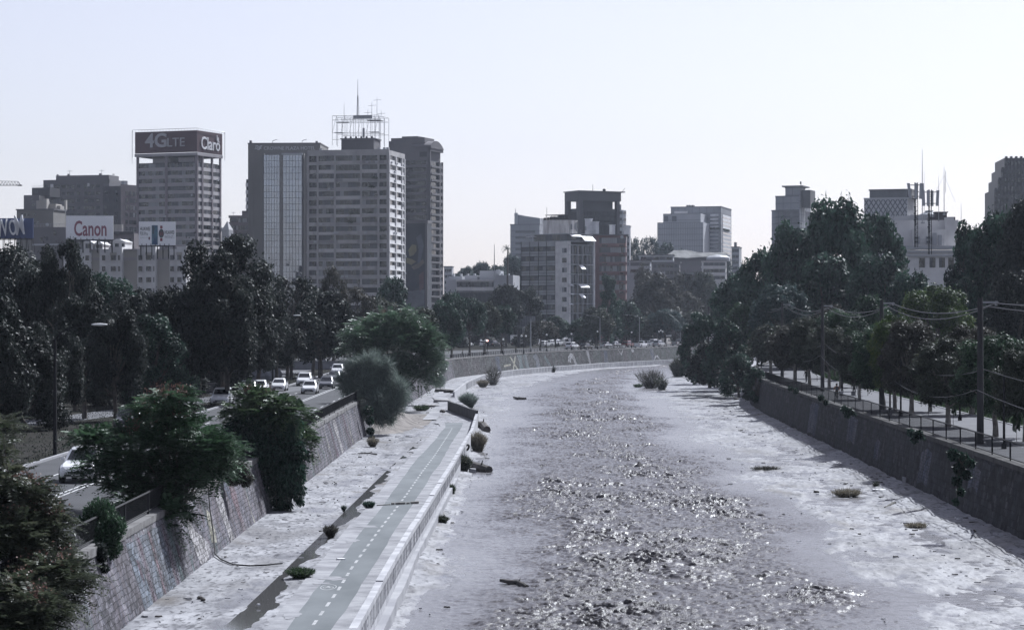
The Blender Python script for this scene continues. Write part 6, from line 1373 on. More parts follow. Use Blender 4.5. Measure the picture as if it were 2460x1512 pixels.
T = [
 (1012,735,48,445,'round','olive','pale olive tree behind the reddish-flowered bank tree'),
 (1066,722,50,480,'round','deep','leafy tree at the corner where the block wall begins'),
 (1085,700,42,540,'round','deep','taller tree just behind the corner of the block wall'),
 (1128,712,42,575,'wide','deep','promenade tree with two slim trunks right of the wall corner'),
 (1165,725,38,600,'wide','olive','olive-tinged promenade tree beside the traffic light'),
 (1205,732,36,622,'wide','deep','promenade tree just left of the overhead sign'),
 (1215,680,45,760,'round','dark','round dark tree left of the corner block'),
 (1262,690,48,775,'round','dark','dark tree covering the lower left of the gridded glass front'),
 (1298,768,48,690,'airy','brown','feathery brownish tree right of the overhead sign'),
 (1335,757,36,760,'round','deep','tree at the foot of the white pier of the corner block'),
 (1392,765,34,760,'round','deep','leafy tree below the propped awnings'),
 (1462,668,42,760,'tall','deep','tall lush tree in front of the red-brown block'),
 (1432,735,42,748,'round','olive','leaning-trunked tree among the cars left of centre'),
 (1500,720,45,790,'round','deep','rounded tree right of the tall lush one'),
 (1575,655,68,860,'round','brown','large brownish tree below the hill houses'),
 (1530,755,42,800,'round','olive','greyish tree over the pickup and vans'),
 (1598,742,48,800,'wide','blue','bluish-green flat-topped tree over the white trucks'),
 (1650,700,48,900,'airy','brown','pale brown thin tree beside the right-hand tree mass'),
 (1668,745,40,850,'round','olive','olive tree just left of the right-hand tree mass'),
 (1405,780,30,800,'low','dark','dark low tree behind the black hatchback'),
 (1260,800,34,790,'low','dark','dark low tree behind the overhead sign post'),
 (1160,790,60,800,'low','dark','shadowy low tree behind the promenade trunks'),
 (1480,785,36,850,'low','dark','shadowy low tree behind the silver saloon'),
 (1550,785,36,870,'low','dark','shadowy low tree behind the pickup'),
 (1620,775,50,900,'low','dark','shadowy low tree behind the white trucks'),
 (1080,790,55,760,'low','dark','shadowy low tree behind the wall corner'),
 (1640,655,42,1000,'round','brown','hazy tree in front of the curved shed roof'),
 (1690,650,44,980,'round','olive','hazy tree in front of the domed white house'),
 (1545,640,30,990,'round','brown','hazy tree before the pale house wall'),
]
for t in T: tree(*t, group=GP)
GR = 'big trees beyond the right-hand road'
T = [
 (2010,472,105,430,'round','deep','tallest plane tree of the right-hand mass, left of the patterned tower'),
 (2105,505,75,440,'round','deep','high plane tree just left of the white building with masts'),
 (1910,535,85,450,'round','deep','lush plane tree in front of the stepped grey tower'),
 (1835,600,85,470,'round','deep','plane tree on the left shoulder of the right-hand mass'),
 (1770,655,68,500,'round','deep','left end plane tree of the right-hand mass'),
 (1990,600,110,410,'low','deep','lower spreading plane tree under the tallest one'),
 (1875,680,75,400,'round','blue','bluish tree low in the middle of the right-hand mass'),
 (2115,605,85,405,'round','deep','plane tree below the phone masts'),
 (1790,720,66,440,'low','green','green tree low at the left of the right-hand mass'),
 (2400,505,90,330,'round','deep','dark tall tree before the ribbed tower at right'),
 (2325,530,72,350,'low','deep','narrower dark tree at the right end of the white building'),
 (2475,480,95,300,'dense','dark','very dark tree cut off by the right edge'),
 (2250,680,100,300,'round','bright','yellow-green tree below the windows of the white building'),
 (2090,705,62,330,'round','green','mid green tree left of the yellow-green one'),
 (2005,730,55,340,'airy','brown','russet thin tree behind the third power pole'),
 (2190,650,70,390,'round','deep','tree between the white building and the yellow-green one'),
 (2330,660,60,330,'round','deep','tree right of the yellow-green one'),
 (2440,640,90,280,'low','dark','very dark low tree at the right edge'),
 (1930,790,60,400,'low','dark','shadowy low tree across the road behind the dark car'),
 (2080,815,80,360,'low','dark','shadowy low tree across the road behind the paired trunks'),
 (2230,820,90,330,'low','dark','shadowy low tree across the road under the yellow-green crown'),
 (2390,820,90,300,'low','dark','shadowy low tree across the road at far right'),
]
for t in T: tree(*t, group=GR)
GS = 'small trees along the right-hand pavement'
T = [
 (1909,772,64,316,'round','brown','small pavement tree with the shortest pale trunk left of the curved trunk'),
 (1945,748,68,301,'round','olive','pavement tree with a curved pale trunk right of the second power pole'),
 (1992,770,64,286,'round','olive','pavement tree with a forked trunk beside the third power pole'),
 (2020,735,80,292,'round','green','pavement tree leaning right over the person in orange'),
 (2122,770,88,216,'round','green','pavement tree with the straight trunk of the pair'),
 (2150,742,76,213,'round','bright','pavement tree with the forked trunk of the pair'),
 (2190,760,94,204,'round','brown','pavement tree with a V-shaped trunk behind the lantern posts'),
 (2277,800,104,181,'round','olive','pavement tree with a dark forked trunk before the fence'),
 (2392,790,112,165,'round','green','pavement tree with a spreading dark trunk near the right edge'),
 (1852,768,64,372,'round','olive','small tree at the far end of the right-hand pavement'),
 (2335,770,96,205,'round','brown','russet pavement tree behind the nearest power pole'),
 (2462,820,90,158,'round','olive','pavement tree cut off by the right edge'),
 (2065,790,62,245,'round','olive','low-crowned pavement tree above the person in black'),
 (2235,805,70,212,'round','green','low-crowned pavement tree between the V-shaped and the dark forked trunks'),
 (1880,785,50,345,'round','brown','russet pavement tree close to the second power pole'),
]
for t in T: tree(t[0],t[1]+8,t[2]*.95,*t[3:], group=GS, bark=M_bark2)
tree(2950,560,150,112,'low','deep','tree just beyond the right edge whose shadow falls on the silt',group=GS,dx=0); tree(2800,640,150,132,'low','deep','second tree just beyond the right edge shading the near right wall',group=GS)
GB = 'trees on the right bank'
for t in [(1690,745,62,440,'low','deep','dense bank tree at the left tip of the right-hand mass'),(1745,765,62,400,'low','deep','bank tree overhanging the silt left of the power poles'),(1705,815,62,410,'low','dark','dark bank thicket above the sandy shore'),(1775,845,52,356,'low','deep','rounded bank bush where the right wall comes into view'),(1820,880,40,330,'low','deep','low bush growing over the start of the right wall')]:
    tree(*t, group=GB, name='bank_tree', base=-3.0 if t[1] > 740 else -1)
GH = 'trees on the hill'
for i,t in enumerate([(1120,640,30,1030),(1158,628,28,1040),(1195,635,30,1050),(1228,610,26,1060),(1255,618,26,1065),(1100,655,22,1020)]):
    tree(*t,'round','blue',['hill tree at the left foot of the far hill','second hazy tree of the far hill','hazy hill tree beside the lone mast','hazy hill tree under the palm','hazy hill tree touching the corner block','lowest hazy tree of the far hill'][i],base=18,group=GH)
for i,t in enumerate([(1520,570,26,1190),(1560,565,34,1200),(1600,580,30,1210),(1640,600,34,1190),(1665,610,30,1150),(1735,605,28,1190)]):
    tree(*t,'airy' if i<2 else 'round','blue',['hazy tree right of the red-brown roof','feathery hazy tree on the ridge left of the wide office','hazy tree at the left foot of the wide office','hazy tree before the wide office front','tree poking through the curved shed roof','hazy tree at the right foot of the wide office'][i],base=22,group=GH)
# palm
e = empty('palm_tree', (at(1219,HY,985).x,985,25), 0, 'small palm silhouetted on the far hill ridge', 'tree', GH); m = MB(); hp = CZ+(HY-596)*985/F-25; m.tube([(0,0,-3),(.2,0,hp)],[.4,.28],7); m.build('trunk', M_bark, e)
C=[];N=[];S=[];rs=np.random.RandomState(3)
for q in range(34):
    a = rs.rand()*6.28; el = rs.uniform(-.6,1.2)
    for s in np.linspace(.3,2.4,7): C.append((math.cos(a)*math.cos(el)*s,math.sin(a)*math.cos(el)*s,hp+math.sin(el)*s-.12*s*s)); N.append((rs.normal()*.3,rs.normal()*.3,1)); S.append(.34)
link('crown', leaf_mesh('crown_palm',np.array(C),np.array(N),np.array(S),rs.rand(len(C))), LF['deep'], e)

# --- compound-leaved shrubs on the left wall: pairs of leaflets along arching stalks
def fronds(name, centres, n, L, seed, pairs=9, leaf=.075, up=.5, seeds=0, droop=.35):
    rs = np.random.RandomState(seed); C=[];N=[];S=[];D=[];lv=[]; sc_c=[]
    w = np.array([c[3]**2 for c in centres]); w /= w.sum(); st = MB()
    for i in range(n):
        b = centres[rs.choice(len(centres),p=w)]; d = rs.normal(size=3); d /= np.linalg.norm(d); d[2] = abs(d[2])*.9 if rs.rand()<.75 else d[2]
        o = np.array(b[:3])+d*b[3]*rs.beta(4,1.2); dr = d*np.array([1,1,.4])+rs.normal(size=3)*.35; dr[2] += up*rs.rand()-.1; dr /= np.linalg.norm(dr); ln = L*rs.uniform(.6,1.25)
        side = np.cross(dr,[0,0,1]); side /= max(np.linalg.norm(side),1e-6); nv = np.cross(side,dr); base = rs.rand(); tone = np.clip(.25+.55*base+.15*d[2],0,1)
        for j in range(pairs):
            t = (j+1)/pairs; p = o+dr*ln*t; p[2] -= droop*ln*t*t
            for sg in (-1,1):
                dd = side*sg+dr*.35-np.array([0,0,.25]); ll = leaf*(1.15-.5*abs(t-.45)); C.append(p+dd*ll*.9); N.append(nv+rs.normal(size=3)*.25); S.append(ll); D.append(dd); lv.append(np.clip(tone+rs.normal()*.12,0,.85))
    for c in centres[:seeds]:
        for q in range(170): sc_c.append(np.array(c[:3])+np.array([rs.normal()*.2,rs.normal()*.2,c[3]*.9+rs.normal()*.2]))
    me = leaf_mesh(name, np.array(C),np.array(N),np.array(S),np.array(lv),.36,np.array(D))
    sm = None
    if sc_c: a = np.array(sc_c); sm = leaf_mesh(name+'_seeds',a,rs.normal(size=a.shape),np.full(len(a),.042),rs.rand(len(a)),.8)
    return me, sm
def stems(base, centres, r=.05):
    m = MB()
    for c in centres: p = Vector(c[:3]); b0 = Vector(base); mid = b0.lerp(p,.55)+Vector((0,0,.25)); m.tube([b0,mid,p],[r,r*.7,r*.3],5)
    return m
def fromscreen(base, Z0, lst, dz=1.5):
    out = []; r_ = random.Random(len(lst))
    for x, y, r, *ex in lst: Zc = Z0+r_.uniform(-dz,dz)+(ex[0] if ex else 0); p = at(x,y,Zc); out.append((p.x-base.x,p.y-base.y,p.z-base.z,r*Zc/F))
    return out
def frond_shrub(label, bx, by, Z0, lst, n, L, seed, seeds=0, leaf='green', dz=1.5, lf=.075, name='ailanthus_shrub', pairs=9, cat='shrub', stem=None):
    base = at(bx,by,Z0); e = empty(name, base, 0, label, cat); cs = fromscreen(base, Z0, lst, dz); me, sm = fronds('foliage', cs, n, L, seed, seeds=seeds, leaf=lf, pairs=pairs)
    link('foliage', me, LF[leaf], e); stems((0,0,-.2), cs, stem or .032).build('stem', M_bark, e)
    if sm: link('seed_heads', sm, LF['seed'], e)
    return e
frond_shrub('large glossy compound-leaved shrub with reddish seed heads on the left wall', 420,1225,101, [(395,965,26),(435,965,26),(350,985,26),(375,1010,36),(425,1020,38),(320,1060,42),(380,1070,46),(440,1070,46),(500,1090,40),(250,1075,38),(205,1062,26),(290,1120,46),(360,1140,50),(430,1145,46),(400,1200,48),(340,1215,44),(235,1130,32),(420,1245,34),(480,1035,24),(340,1262,30),(495,1130,36),(300,1175,38),(380,1285,26),(360,1330,18),(360,1300,16),(505,1070,34),(530,1105,30),(475,1110,38),(525,1140,26),(555,1080,24),(330,1300,26)], 2500, .85, 3, seeds=8, dz=2.0, lf=.125)
frond_shrub('bright compound-leaved shrub against the road above the dark creeper', 650,1010,138, [(600,962,28),(640,968,32),(610,995,38),(680,990,36),(715,1000,28),(650,1010,38),(580,990,26),(712,1040,32),(735,1065,22),(560,1005,22),(725,1100,18),(590,940,16)], 850, .75, 8, seeds=3, leaf='shine2', dz=2, lf=.13)
frond_shrub('olive seed-laden shrub cut off by the lower left corner', 55,1421,70, [(20,1190,44),(70,1195,44),(10,1250,64),(85,1240,48),(40,1300,66),(120,1265,38),(110,1330,56),(20,1370,68),(95,1400,60,-1.5),(145,1400,58,-1.5),(50,1450,64,-3),(20,1500,66,-4),(95,1480,58,-3.5),(160,1430,30,-1.5),(130,1450,44,-2.5),(60,1520,60,-4.5),(170,1370,30),(5,1030,28),(0,1085,26),(20,1150,30)], 2600, .7, 12, seeds=13, leaf='shine3', dz=1.0, lf=.095)
# feathery bank tree with reddish flowers, behind the pale bush
base = at(950,925,305); e = empty('bank_tree', base, 0, 'broad fern-leaved tree with reddish flower clusters leaning over the left wall', 'tree'); cs = fromscreen(base,305,[(875,805,42),(920,788,44),(965,790,44),(1003,812,42),(1033,842,36),(866,845,42),(910,830,40),(955,840,44),(1000,860,40),(1025,880,28),(880,880,30),(930,885,40),(975,905,40),(1010,905,32),(960,935,26),(1035,815,22),(855,810,22),(990,760,22),(1045,870,18)],3)
me, sm = fronds('foliage', cs, 3000, 1.4, 21, seeds=5, leaf=.2, pairs=8); link('foliage', me, LF['shine'], e); stems((0,0,-2),cs,.09).build('trunk', M_bark, e); link('flower_clusters', sm, LF['seed'], e)
# wispy tamarisk bushes: thousands of thin upright strands
def wisp(name, label, bx, by, Z0, lst, n, seed, leaf='feather', L=.5, cat='shrub', group=None, wd=.05, dz=1.5, hang=.0, stem=True):
    base = at(bx,by,Z0); e = empty(name, base, 0, label, cat, group); cs = fromscreen(base,Z0,lst,dz); rs = np.random.RandomState(seed); w = np.array([c[3]**2 for c in cs]); idx = rs.choice(len(cs),n,p=w/w.sum()); B = np.array(cs)[idx]
    d = rs.normal(size=(n,3)); d /= np.linalg.norm(d,axis=1,keepdims=True); C = B[:,:3]+d*(B[:,3]*rs.beta(2.5,1.2,n))[:,None]; D = d*.8+rs.normal(size=(n,3))*.3; D[:,2] += .7-hang*2
    lv = np.clip(.3*rs.rand(len(cs))[idx]+.6*rs.rand(n),0,1); S = L*rs.uniform(.4,1.2,n); link('foliage', leaf_mesh('foliage',C,rs.normal(size=(n,3)),S,lv,wd/L,D), LF[leaf], e)
    if stem: stems((0,0,-.2),cs,.03).build('stem', M_bark, e)
    return e
wisp('tamarisk_bush','pale feathery grey-green bush spilling over the left wall beside the road', 890,955,236, [(850,885,26),(885,872,26),(925,885,26),(835,925,26),(880,915,40),(925,925,38),(955,935,30),(850,960,26),(905,965,38),(945,975,30),(912,1000,24),(872,992,18),(965,955,22),(820,905,14),(938,1005,16),(900,858,14)], 15000, 31, L=.85, wd=.026, hang=.25)
wisp('tamarisk_bush','thin pale bush hanging over the wall behind the fern-leaved tree', 1050,890,330, [(1045,850,24),(1058,880,20),(1040,900,24),(1055,915,18)], 3500, 32, L=.6, wd=.035)
wisp('round_bush','round fine-leaved green bush on top of the left wall near the road', 240,1320,84, [(240,1235,42),(215,1265,36),(270,1265,36),(245,1290,42),(225,1320,30),(265,1315,30)], 9000, 33, 'green', L=.10, wd=.035, dz=.6)
wisp('wall_creeper','dense dark creeper cascading down the left wall to the silt', 650,1010,137, [(560,1050,38),(590,1030,46),(640,1020,48),(690,1030,42),(600,1090,52),(655,1090,56),(705,1090,40),(575,1120,34),(640,1150,44),(690,1150,44),(710,1180,28),(670,1200,28),(690,1215,16),(545,1095,30),(520,1118,24),(502,1138,18),(665,1225,11),(720,1205,12),(660,1110,50),(715,1130,26)], 26000, 34, 'deep', L=.16, wd=.06, hang=.75, dz=.5)
wisp('wall_creeper','brownish dry creeper on the coping left of the dark creeper', 560,1130,119, [(545,1120,26),(575,1130,24),(520,1140,20),(590,1150,20),(560,1145,22)], 5000, 35, 'brown', L=.14, wd=.03, dz=.4)
wisp('wall_creeper','narrow ivy strip hanging down the left wall beside the pale bush', 890,985,228, [(885,985,12),(888,1010,11),(890,1035,10),(893,1055,9)], 1600, 36, 'deep', L=.16, wd=.08, dz=.3, hang=.8)
wisp('wall_creeper','small ivy tongue hanging on the wall below the round bush', 250,1330,82, [(245,1340,14),(250,1365,11),(240,1320,18)], 900, 37, 'dark', L=.10, wd=.05, dz=.2, hang=.8)
for i,(x,y,Z,lst,lab) in enumerate([(2040,985,197,[(2028,983,9),(2044,988,8),(2036,996,8),(2052,994,5)],'leafy tuft growing on the right wall coping below the person in black'),(1905,935,262,[(1899,933,6),(1912,938,7)],'leafy tuft on the right wall coping below the second power pole'),(2200,1040,160,[(2188,1038,9),(2206,1043,11),(2196,1056,8),(2216,1050,6)],'leafy tuft on the right wall coping beside the barred fence'),(2310,1105,128,[(2290,1092,14),(2312,1100,15),(2330,1112,12),(2304,1125,14),(2322,1140,11),(2298,1155,11),(2308,1180,9),(2296,1205,7)],'dark ivy clump hanging down the right wall near the last power pole'),(1978,962,223,[(1972,955,7),(1984,966,6)],'small weed on the right wall coping under the third power pole')]):
    wisp('wall_creeper', lab, x,y,Z,lst,700 if i!=3 else 2600,40+i,'deep',L=.16,wd=.08,dz=.3,hang=.5)
# shrubs and tufts on the silt
def tuft(label, x, y, r, h, leaf, n, seed, L=.3, wd=.02, name='dry_shrub', zf=None, group=None):
    p = un(x,y,zf or zb); e = empty(name, p, 0, label, 'shrub', group); s = p.y/F; rs = np.random.RandomState(seed); R_w = r*s; H = h*s
    a = rs.rand(n)*6.28; q = np.sqrt(rs.rand(n))*R_w; t = rs.rand(n); C = np.stack([np.cos(a)*q*(.35+.65*t),np.sin(a)*q*(.35+.65*t),H*t*(1-.35*(q/R_w)**2)],-1); D = np.stack([np.cos(a)*q/R_w,np.sin(a)*q/R_w,np.ones(n)*1.1],-1)+rs.normal(size=(n,3))*.3
    link('foliage', leaf_mesh('foliage',C,rs.normal(size=(n,3)),L*rs.uniform(.4,1.2,n),rs.rand(n),wd/L,D), LF[leaf], e)
    m = MB()
    for k in range(9): b_ = k*.7; m.tube([(0,0,-.1),(math.cos(b_)*R_w*.5,math.sin(b_)*R_w*.5,H*.75)],[.03,.01],4,cap=False)
    m.build('stem', M_wood, e); return e
tuft('wide dry shrub on the sandbar left of the right-hand thicket',1562,932,38,46,'brown',1700,1,.9,.035); tuft('smaller grassy shrub right of the wide dry one on the sandbar',1590,936,18,30,'olive',800,2,.8,.035); tuft('reeds at the waterline beside the right-hand thicket',1630,905,22,42,'olive',2600,3,1.2,.07,name='reeds'); tuft('thin grass patch at the water edge left of the wide dry shrub',1533,930,14,8,'green',600,4,.4,.04)
tuft('brown bushy shrub behind the far parapet where it starts',1185,925,22,46,'brown',1100,5,.8,.03); tuft('straw-coloured grass beside the brown bushy shrub',1160,930,16,18,'straw',1500,6,.5,.03); tuft('dark lone shrub on the bed before the far parapet',1327,895,10,16,'dark',400,7,.7,.05); tuft('grey-green shrub behind the broken wing wall',1125,980,25,36,'feather',3400,8,.5,.035); tuft('tall dry grass clump outside the parapet',1148,1085,24,46,'straw',2800,9,.45,.022); tuft('small straw tuft beside the parapet end',1142,1028,9,18,'straw',500,10,.3,.02)
tuft('dark shrub growing against the outside of the parapet',1112,1135,24,42,'olive',2600,11,.32,.025); tuft('vivid green grass tuft on the parapet footing',1084,1190,11,26,'lawn',1500,12,.22,.016); tuft('low grass mound at the bend of the footing',1060,1258,20,20,'olive',1500,13,.2,.018); tuft('bare twiggy shrub on a silt mound in the wet ledge',794,1288,20,26,'brown',1100,14,.22,.016,zf=zs); tuft('long green grass clump on the ledge beside the puddle',722,1386,38,22,'lawn',3600,15,.16,.014,zf=zs,name='grass_clump')
tuft('weed growing beside the fallen barrier on the path edge',886,1220,17,16,'deep',900,16,.18,.02,zf=zs); tuft('tiny weed in a puddle on the ledge',826,1225,7,10,'deep',260,17,.14,.02,zf=zs); tuft('sprig of grass at the foot of the left wall near the rubble',895,1072,16,22,'straw',900,18,.3,.02,zf=zs); tuft('pale dry grass mound at the foot of the right wall',2035,1192,40,16,'straw',2200,19,.28,.02)
tuft('flattened straw patch on the right-hand silt',2200,1265,30,5,'straw',900,20,.26,.02); tuft('brown weed patch on the silt in front of the right wall',1840,1128,40,5,'brown',1000,21,.3,.02); tuft('green patch of grass beside the rubble on the left ledge',1012,985,22,10,'lawn',1200,22,.4,.03,zf=zs,name='grass_clump')
tuft('sparse weed on grey silt right of the rapids',2105,1170,10,14,'olive',300,23,.22,.02)
# grass strip and park ground cover
def grass(name, pts, m, L, wd, label=None):
    n = len(pts); rs = np.random.RandomState(n%991); D = rs.normal(size=(n,3))*.45; D[:,2] = 1; tag(link(name, leaf_mesh(name,pts,rs.normal(size=(n,3))*[1,1,.2],L*rs.uniform(.5,1.3,n),rs.rand(n),wd/L,D), m), kind='stuff')
rs = np.random.RandomState(77); ln = rr; A1 = np.array(offs(ln,9.6)); A2 = np.array(offs(ln,14.3)); sel = [i for i,p in enumerate(ln) if 90 < p[1] < 480]; n = 26000; i = rs.choice(sel[:-1],n); f = rs.rand(n)[:,None]; t = rs.rand(n)[:,None]
pp = (A1[i]*(1-f)+A1[i+1]*f)*(1-t)+(A2[i]*(1-f)+A2[i+1]*f)*t; grass('verge_grass', np.c_[pp,np.full(n,.15)], LF['lawn'], .22, .05)
n = 40000; Yp = rs.uniform(110,380,n); Xp = np.array([kerbx(y) for y in Yp])-.6-rs.rand(n)**1.3*40; grass('park_grass', np.c_[Xp,Yp,np.full(n,.05)], LF['dark'], .07, .03)
# ---------------------------------------------------------------- cars
M_carglass = mat('car_glass', (.02,.022,.026), rough=.05, spec=.9); M_tyre = mat('tyre', (.02,.02,.02), rough=.85); M_rim = mat('rim', (.35,.35,.37), rough=.3, metal=.7); M_trim = mat('car_trim', (.02,.02,.022), rough=.5)
M_head = mat('headlight', (.6,.62,.65), rough=.1, spec=.9); M_tail = mat('tail_light', (.25,.02,.025), rough=.2); M_plate = mat('number_plate', (.6,.6,.58), rough=.6)
def paint(name, c, metal=.0): return mat('paint_'+name, c, tuple(v*.97 for v in c), rough=.28, metal=metal, coat=.7, spec=.5)
PT = dict(white=paint('white',(.78,.78,.79)), silver=paint('silver',(.42,.43,.45),.5), grey=paint('grey',(.13,.135,.145),.3), black=paint('black',(.012,.012,.014)), red=paint('red',(.16,.025,.03)), beige=paint('beige',(.45,.42,.38)))
def make_car(kind):
    e = empty(kind if kind != 'suv' else 'car', (0,0,0)); e.name = {'hatch':'car','sedan':'car','suv':'car','van':'van','pickup':'pickup_truck'}[kind]
    L, W, H, bl = {'hatch':(4.05,1.74,1.5,.93),'sedan':(4.5,1.76,1.46,.92),'suv':(4.5,1.86,1.68,1.05),'van':(4.6,1.75,1.95,1.0),'pickup':(5.1,1.82,1.75,1.05)}[kind]
    h = L/2; w = W/2; gc = .2 if kind not in ('suv','pickup') else .27
    def sec(y, hw, zl, zt, bv=.10): return [(-hw+.06,y,zl),(-hw,y,zl+.14),(-hw,y,zl+(zt-zl)*.55),(-hw+.03,y,zt-bv),(-hw+bv+.06,y,zt),(hw-bv-.06,y,zt),(hw-.03,y,zt-bv),(hw,y,zl+(zt-zl)*.55),(hw,y,zl+.14),(hw-.06,y,zl)]
    hood = .90*bl
    S = [(-h,w*.80,gc+.14,bl*.78),(-h+.08,w*.94,gc+.04,bl*.96),(-h*.75,w*.99,gc,bl+.02),(-h*.2,w,gc,bl+.01),(h*.28,w,gc,bl),(h*.42,w*.99,gc,bl-.02),(h*.72,w*.97,gc,hood),(h-.16,w*.90,gc+.03,hood*.86),(h-.03,w*.74,gc+.10,hood*.74),(h,w*.60,gc+.16,hood*.62)]
    if kind == 'van': S = [(-h,w*.9,gc+.1,bl),(-h+.06,w*.98,gc,bl+.02),(h*.5,w,gc,bl+.02),(h*.78,w*.98,gc,bl),(h-.08,w*.92,gc+.05,bl*.84),(h,w*.8,gc+.12,bl*.7)]
    B = MB(); B.loft([sec(*q) for q in S])
    yb, yf, rb, rf, tw = {'hatch':(-h+.22,h*.44,-h+.62,h*.10,.72),'sedan':(-h+.85,h*.42,-h+1.45,h*.08,.72),'suv':(-h+.14,h*.42,-h+.5,h*.10,.76),'van':(-h+.04,h*.80,-h+.10,h*.42,.86),'pickup':(-h*.06,h*.44,.02,h*.16,.76)}[kind]
    def ring(y0,y1,hw,z,c=.12): return [(-hw,y0+c,z),(-hw+c,y0,z),(hw-c,y0,z),(hw,y0+c,z),(hw,y1-c,z),(hw-c,y1,z),(-hw+c,y1,z),(-hw,y1-c,z)]
    w0 = w*.95; w1 = w*tw; zt = H-.09; B.loft([ring(yb,yf,w0,bl-.04),ring(rb,rf,w1,zt),ring(rb+.12,rf-.16,w1-.09,H)])
    if kind == 'pickup': B.box(-w*.97,w*.97,-h+.03,yb-.05,bl-.08,bl+.10)
    body = B.build('body', PT['white'], e, smooth=False)
    G = MB(); o = .012; z0, z1 = bl+.03, zt-.05
    def lerp(z): t = (z-(bl-.04))/(zt-(bl-.04)); return yb+(rb-yb)*t, yf+(rf-yf)*t, w0+(w1-w0)*t
    (b0,f0,h0),(b1,f1,h1) = lerp(z0), lerp(z1)
    g = MB(); g.quad((-h0+.14,f0+o,z0),(-h1+.12,f1+o,z1),(h1-.12,f1+o,z1),(h0-.14,f0+o,z0)); g.build('windscreen', M_carglass, e)
    if kind != 'van': g = MB(); g.quad((h0-.16,b0-o,z0),(h1-.14,b1-o,z1),(-h1+.14,b1-o,z1),(-h0+.16,b0-o,z0)); g.build('rear_window', M_carglass, e)
    for sx in (-1,1):
        g = MB(); my = (b1+f1)/2; ends = ((b0+.2,b1+.14,my-.04),(my+.04,None,None)) 
        panes = [((b0+.22,b1+.16),(my-.05,my-.05)),((my+.05,my+.05),(f0-.22,f1-.14))]
        if kind == 'van': panes = panes[1:]
        for (ya,yA),(yc,yC) in panes:
            q = [(sx*(h0+o),ya,z0),(sx*(h0+o),yc,z0),(sx*(h1+o),yC,z1),(sx*(h1+o),yA,z1)]; g.quad(*(q if sx > 0 else q[::-1]))
        g.build('side_window', M_carglass, e)
        m = MB(); m.box(sx*(w+.16) if sx<0 else w-.02, -w+.02 if sx<0 else sx*(w+.16), yf-.42, yf-.28, bl+.02, bl+.17); m.build('wing_mirror', PT['white'], e)
        m = MB(); y1_, x1_ = h-.10, w*.86; m.hexa([(sx*x1_,y1_-.28,hood*.62),(sx*x1_*.66,y1_+.06,hood*.62),(sx*x1_*.66,y1_+.09,hood*.66),(sx*(x1_+.06),y1_-.28,hood*.66),(sx*x1_,y1_-.32,hood*.80),(sx*x1_*.7,y1_-.02,hood*.80),(sx*x1_*.7,y1_+.0,hood*.78),(sx*(x1_+.06),y1_-.30,hood*.78)]); m.build('headlight', M_head, e)
        m = MB(); xa, xb = sorted((sx*w*.62,sx*w*.93)); m.box(xa,xb,-h-.012,-h+.12,bl*.66,bl*.84); m.build('tail_light', M_tail, e)
    m = MB(); m.box(-w*.42,w*.42,h-.05,h+.012,hood*.50,hood*.62); m.box(-w*.62,w*.62,h-.10,h+.006,gc+.08,gc+.19); m.build('grille', M_trim, e)
    m = MB(); m.box(-.2,.2,h+.013,h+.02,hood*.40,hood*.48); m.box(-.2,.2,-h-.02,-h-.004,bl*.55,bl*.66); m.build('number_plate', M_plate, e)
    for y in (-h*.62,h*.62):
        for sx in (-1,1):
            t = MB(); r = .31 if kind not in ('suv','pickup') else .36; t.tube([(sx*(w-.20),y,r),(sx*(w+.012),y,r)],r,14); tt = t.build('tyre', M_tyre, e)
            t = MB(); t.tube([(sx*(w+.011),y,r),(sx*(w+.022),y,r)],r*.62,10); t.build('rim', M_rim, tt)
            t = MB(); t.tube([(sx*(w-.03),y,r+.02),(sx*(w+.006),y,r+.02)],r+.07,14); t.build('wheel_arch', M_trim, e)
    return e
PROTO = {k: make_car(k) for k in ('hatch','sedan','suv','van','pickup')}; used = set()
def put_car(kind, pos, yaw, colour, label, group, cat='car', s=1.0):
    e = PROTO[kind] if kind not in used else copy_tree(PROTO[kind]); used.add(kind)
    e.location = pos; e.rotation_euler = (0,0,yaw); e.scale = (s,s,s); tag(e,label,cat,group)
    for ch in e.children:
        if ch.name.split('.')[0] in ('body','wing_mirror'): ch.material_slots[0].link = 'OBJECT'; ch.material_slots[0].material = PT[colour]
    return e
def Yd(y): return F*CZ/(y-HY)
GQ = 'cars coming along the left road'
def lcar(kind, x, ybot, colour, label, s=1.0, yaw=180.0): Z = Yd(ybot); p = at(x,HY,Z); put_car(kind,(p.x,Z+2.1,0.0),R(yaw),colour,label,GQ,s=s)
lcar('suv',187,1160,'white','nearest white car on the left road, half hidden by leaves',yaw=178); lcar('hatch',741,946,'white','white hatchback at the front of the queue on the left road'); lcar('hatch',782,934,'grey','dark grey hatchback beside the leading white hatchback')
lcar('suv',729,927,'white','large white car in the kerb lane behind the leading white hatchback'); lcar('sedan',801,917,'grey','grey saloon behind the dark grey hatchback'); lcar('suv',809,900.5,'white','last white car of the queue, highest up the left road'); lcar('sedan',667,939,'white','white saloon whose nose is hidden by leaves left of the queue')
lcar('suv',527,975,'white','white car with a black grille emerging left of the green shrub'); lcar('suv',592,952,'black','dark car glimpsed through the leaves beside the black-grilled white car'); lcar('hatch',420,1058,'white','white car almost swallowed by the large compound-leaved shrub'); lcar('suv',300,1035,'black','dark car in shade under the park trees',yaw=182); lcar('sedan',620,944,'white','white car mostly hidden behind leaves, left of the white saloon')
p = at(787,880,Yd(879)); put_car('hatch',(p.x-1,p.y,0),R(190),'white','small white car parked at the far end of the left kerb',GQ)
GF = 'traffic on the avenue above the block wall'
c4 = lambda x, y: ((2250+x/4.473)*.6006, (1280+y/4.473)*.6006)
c5 = lambda x, y: ((1800+x/4.92)*.6006, (1300+y/4.92)*.6006)
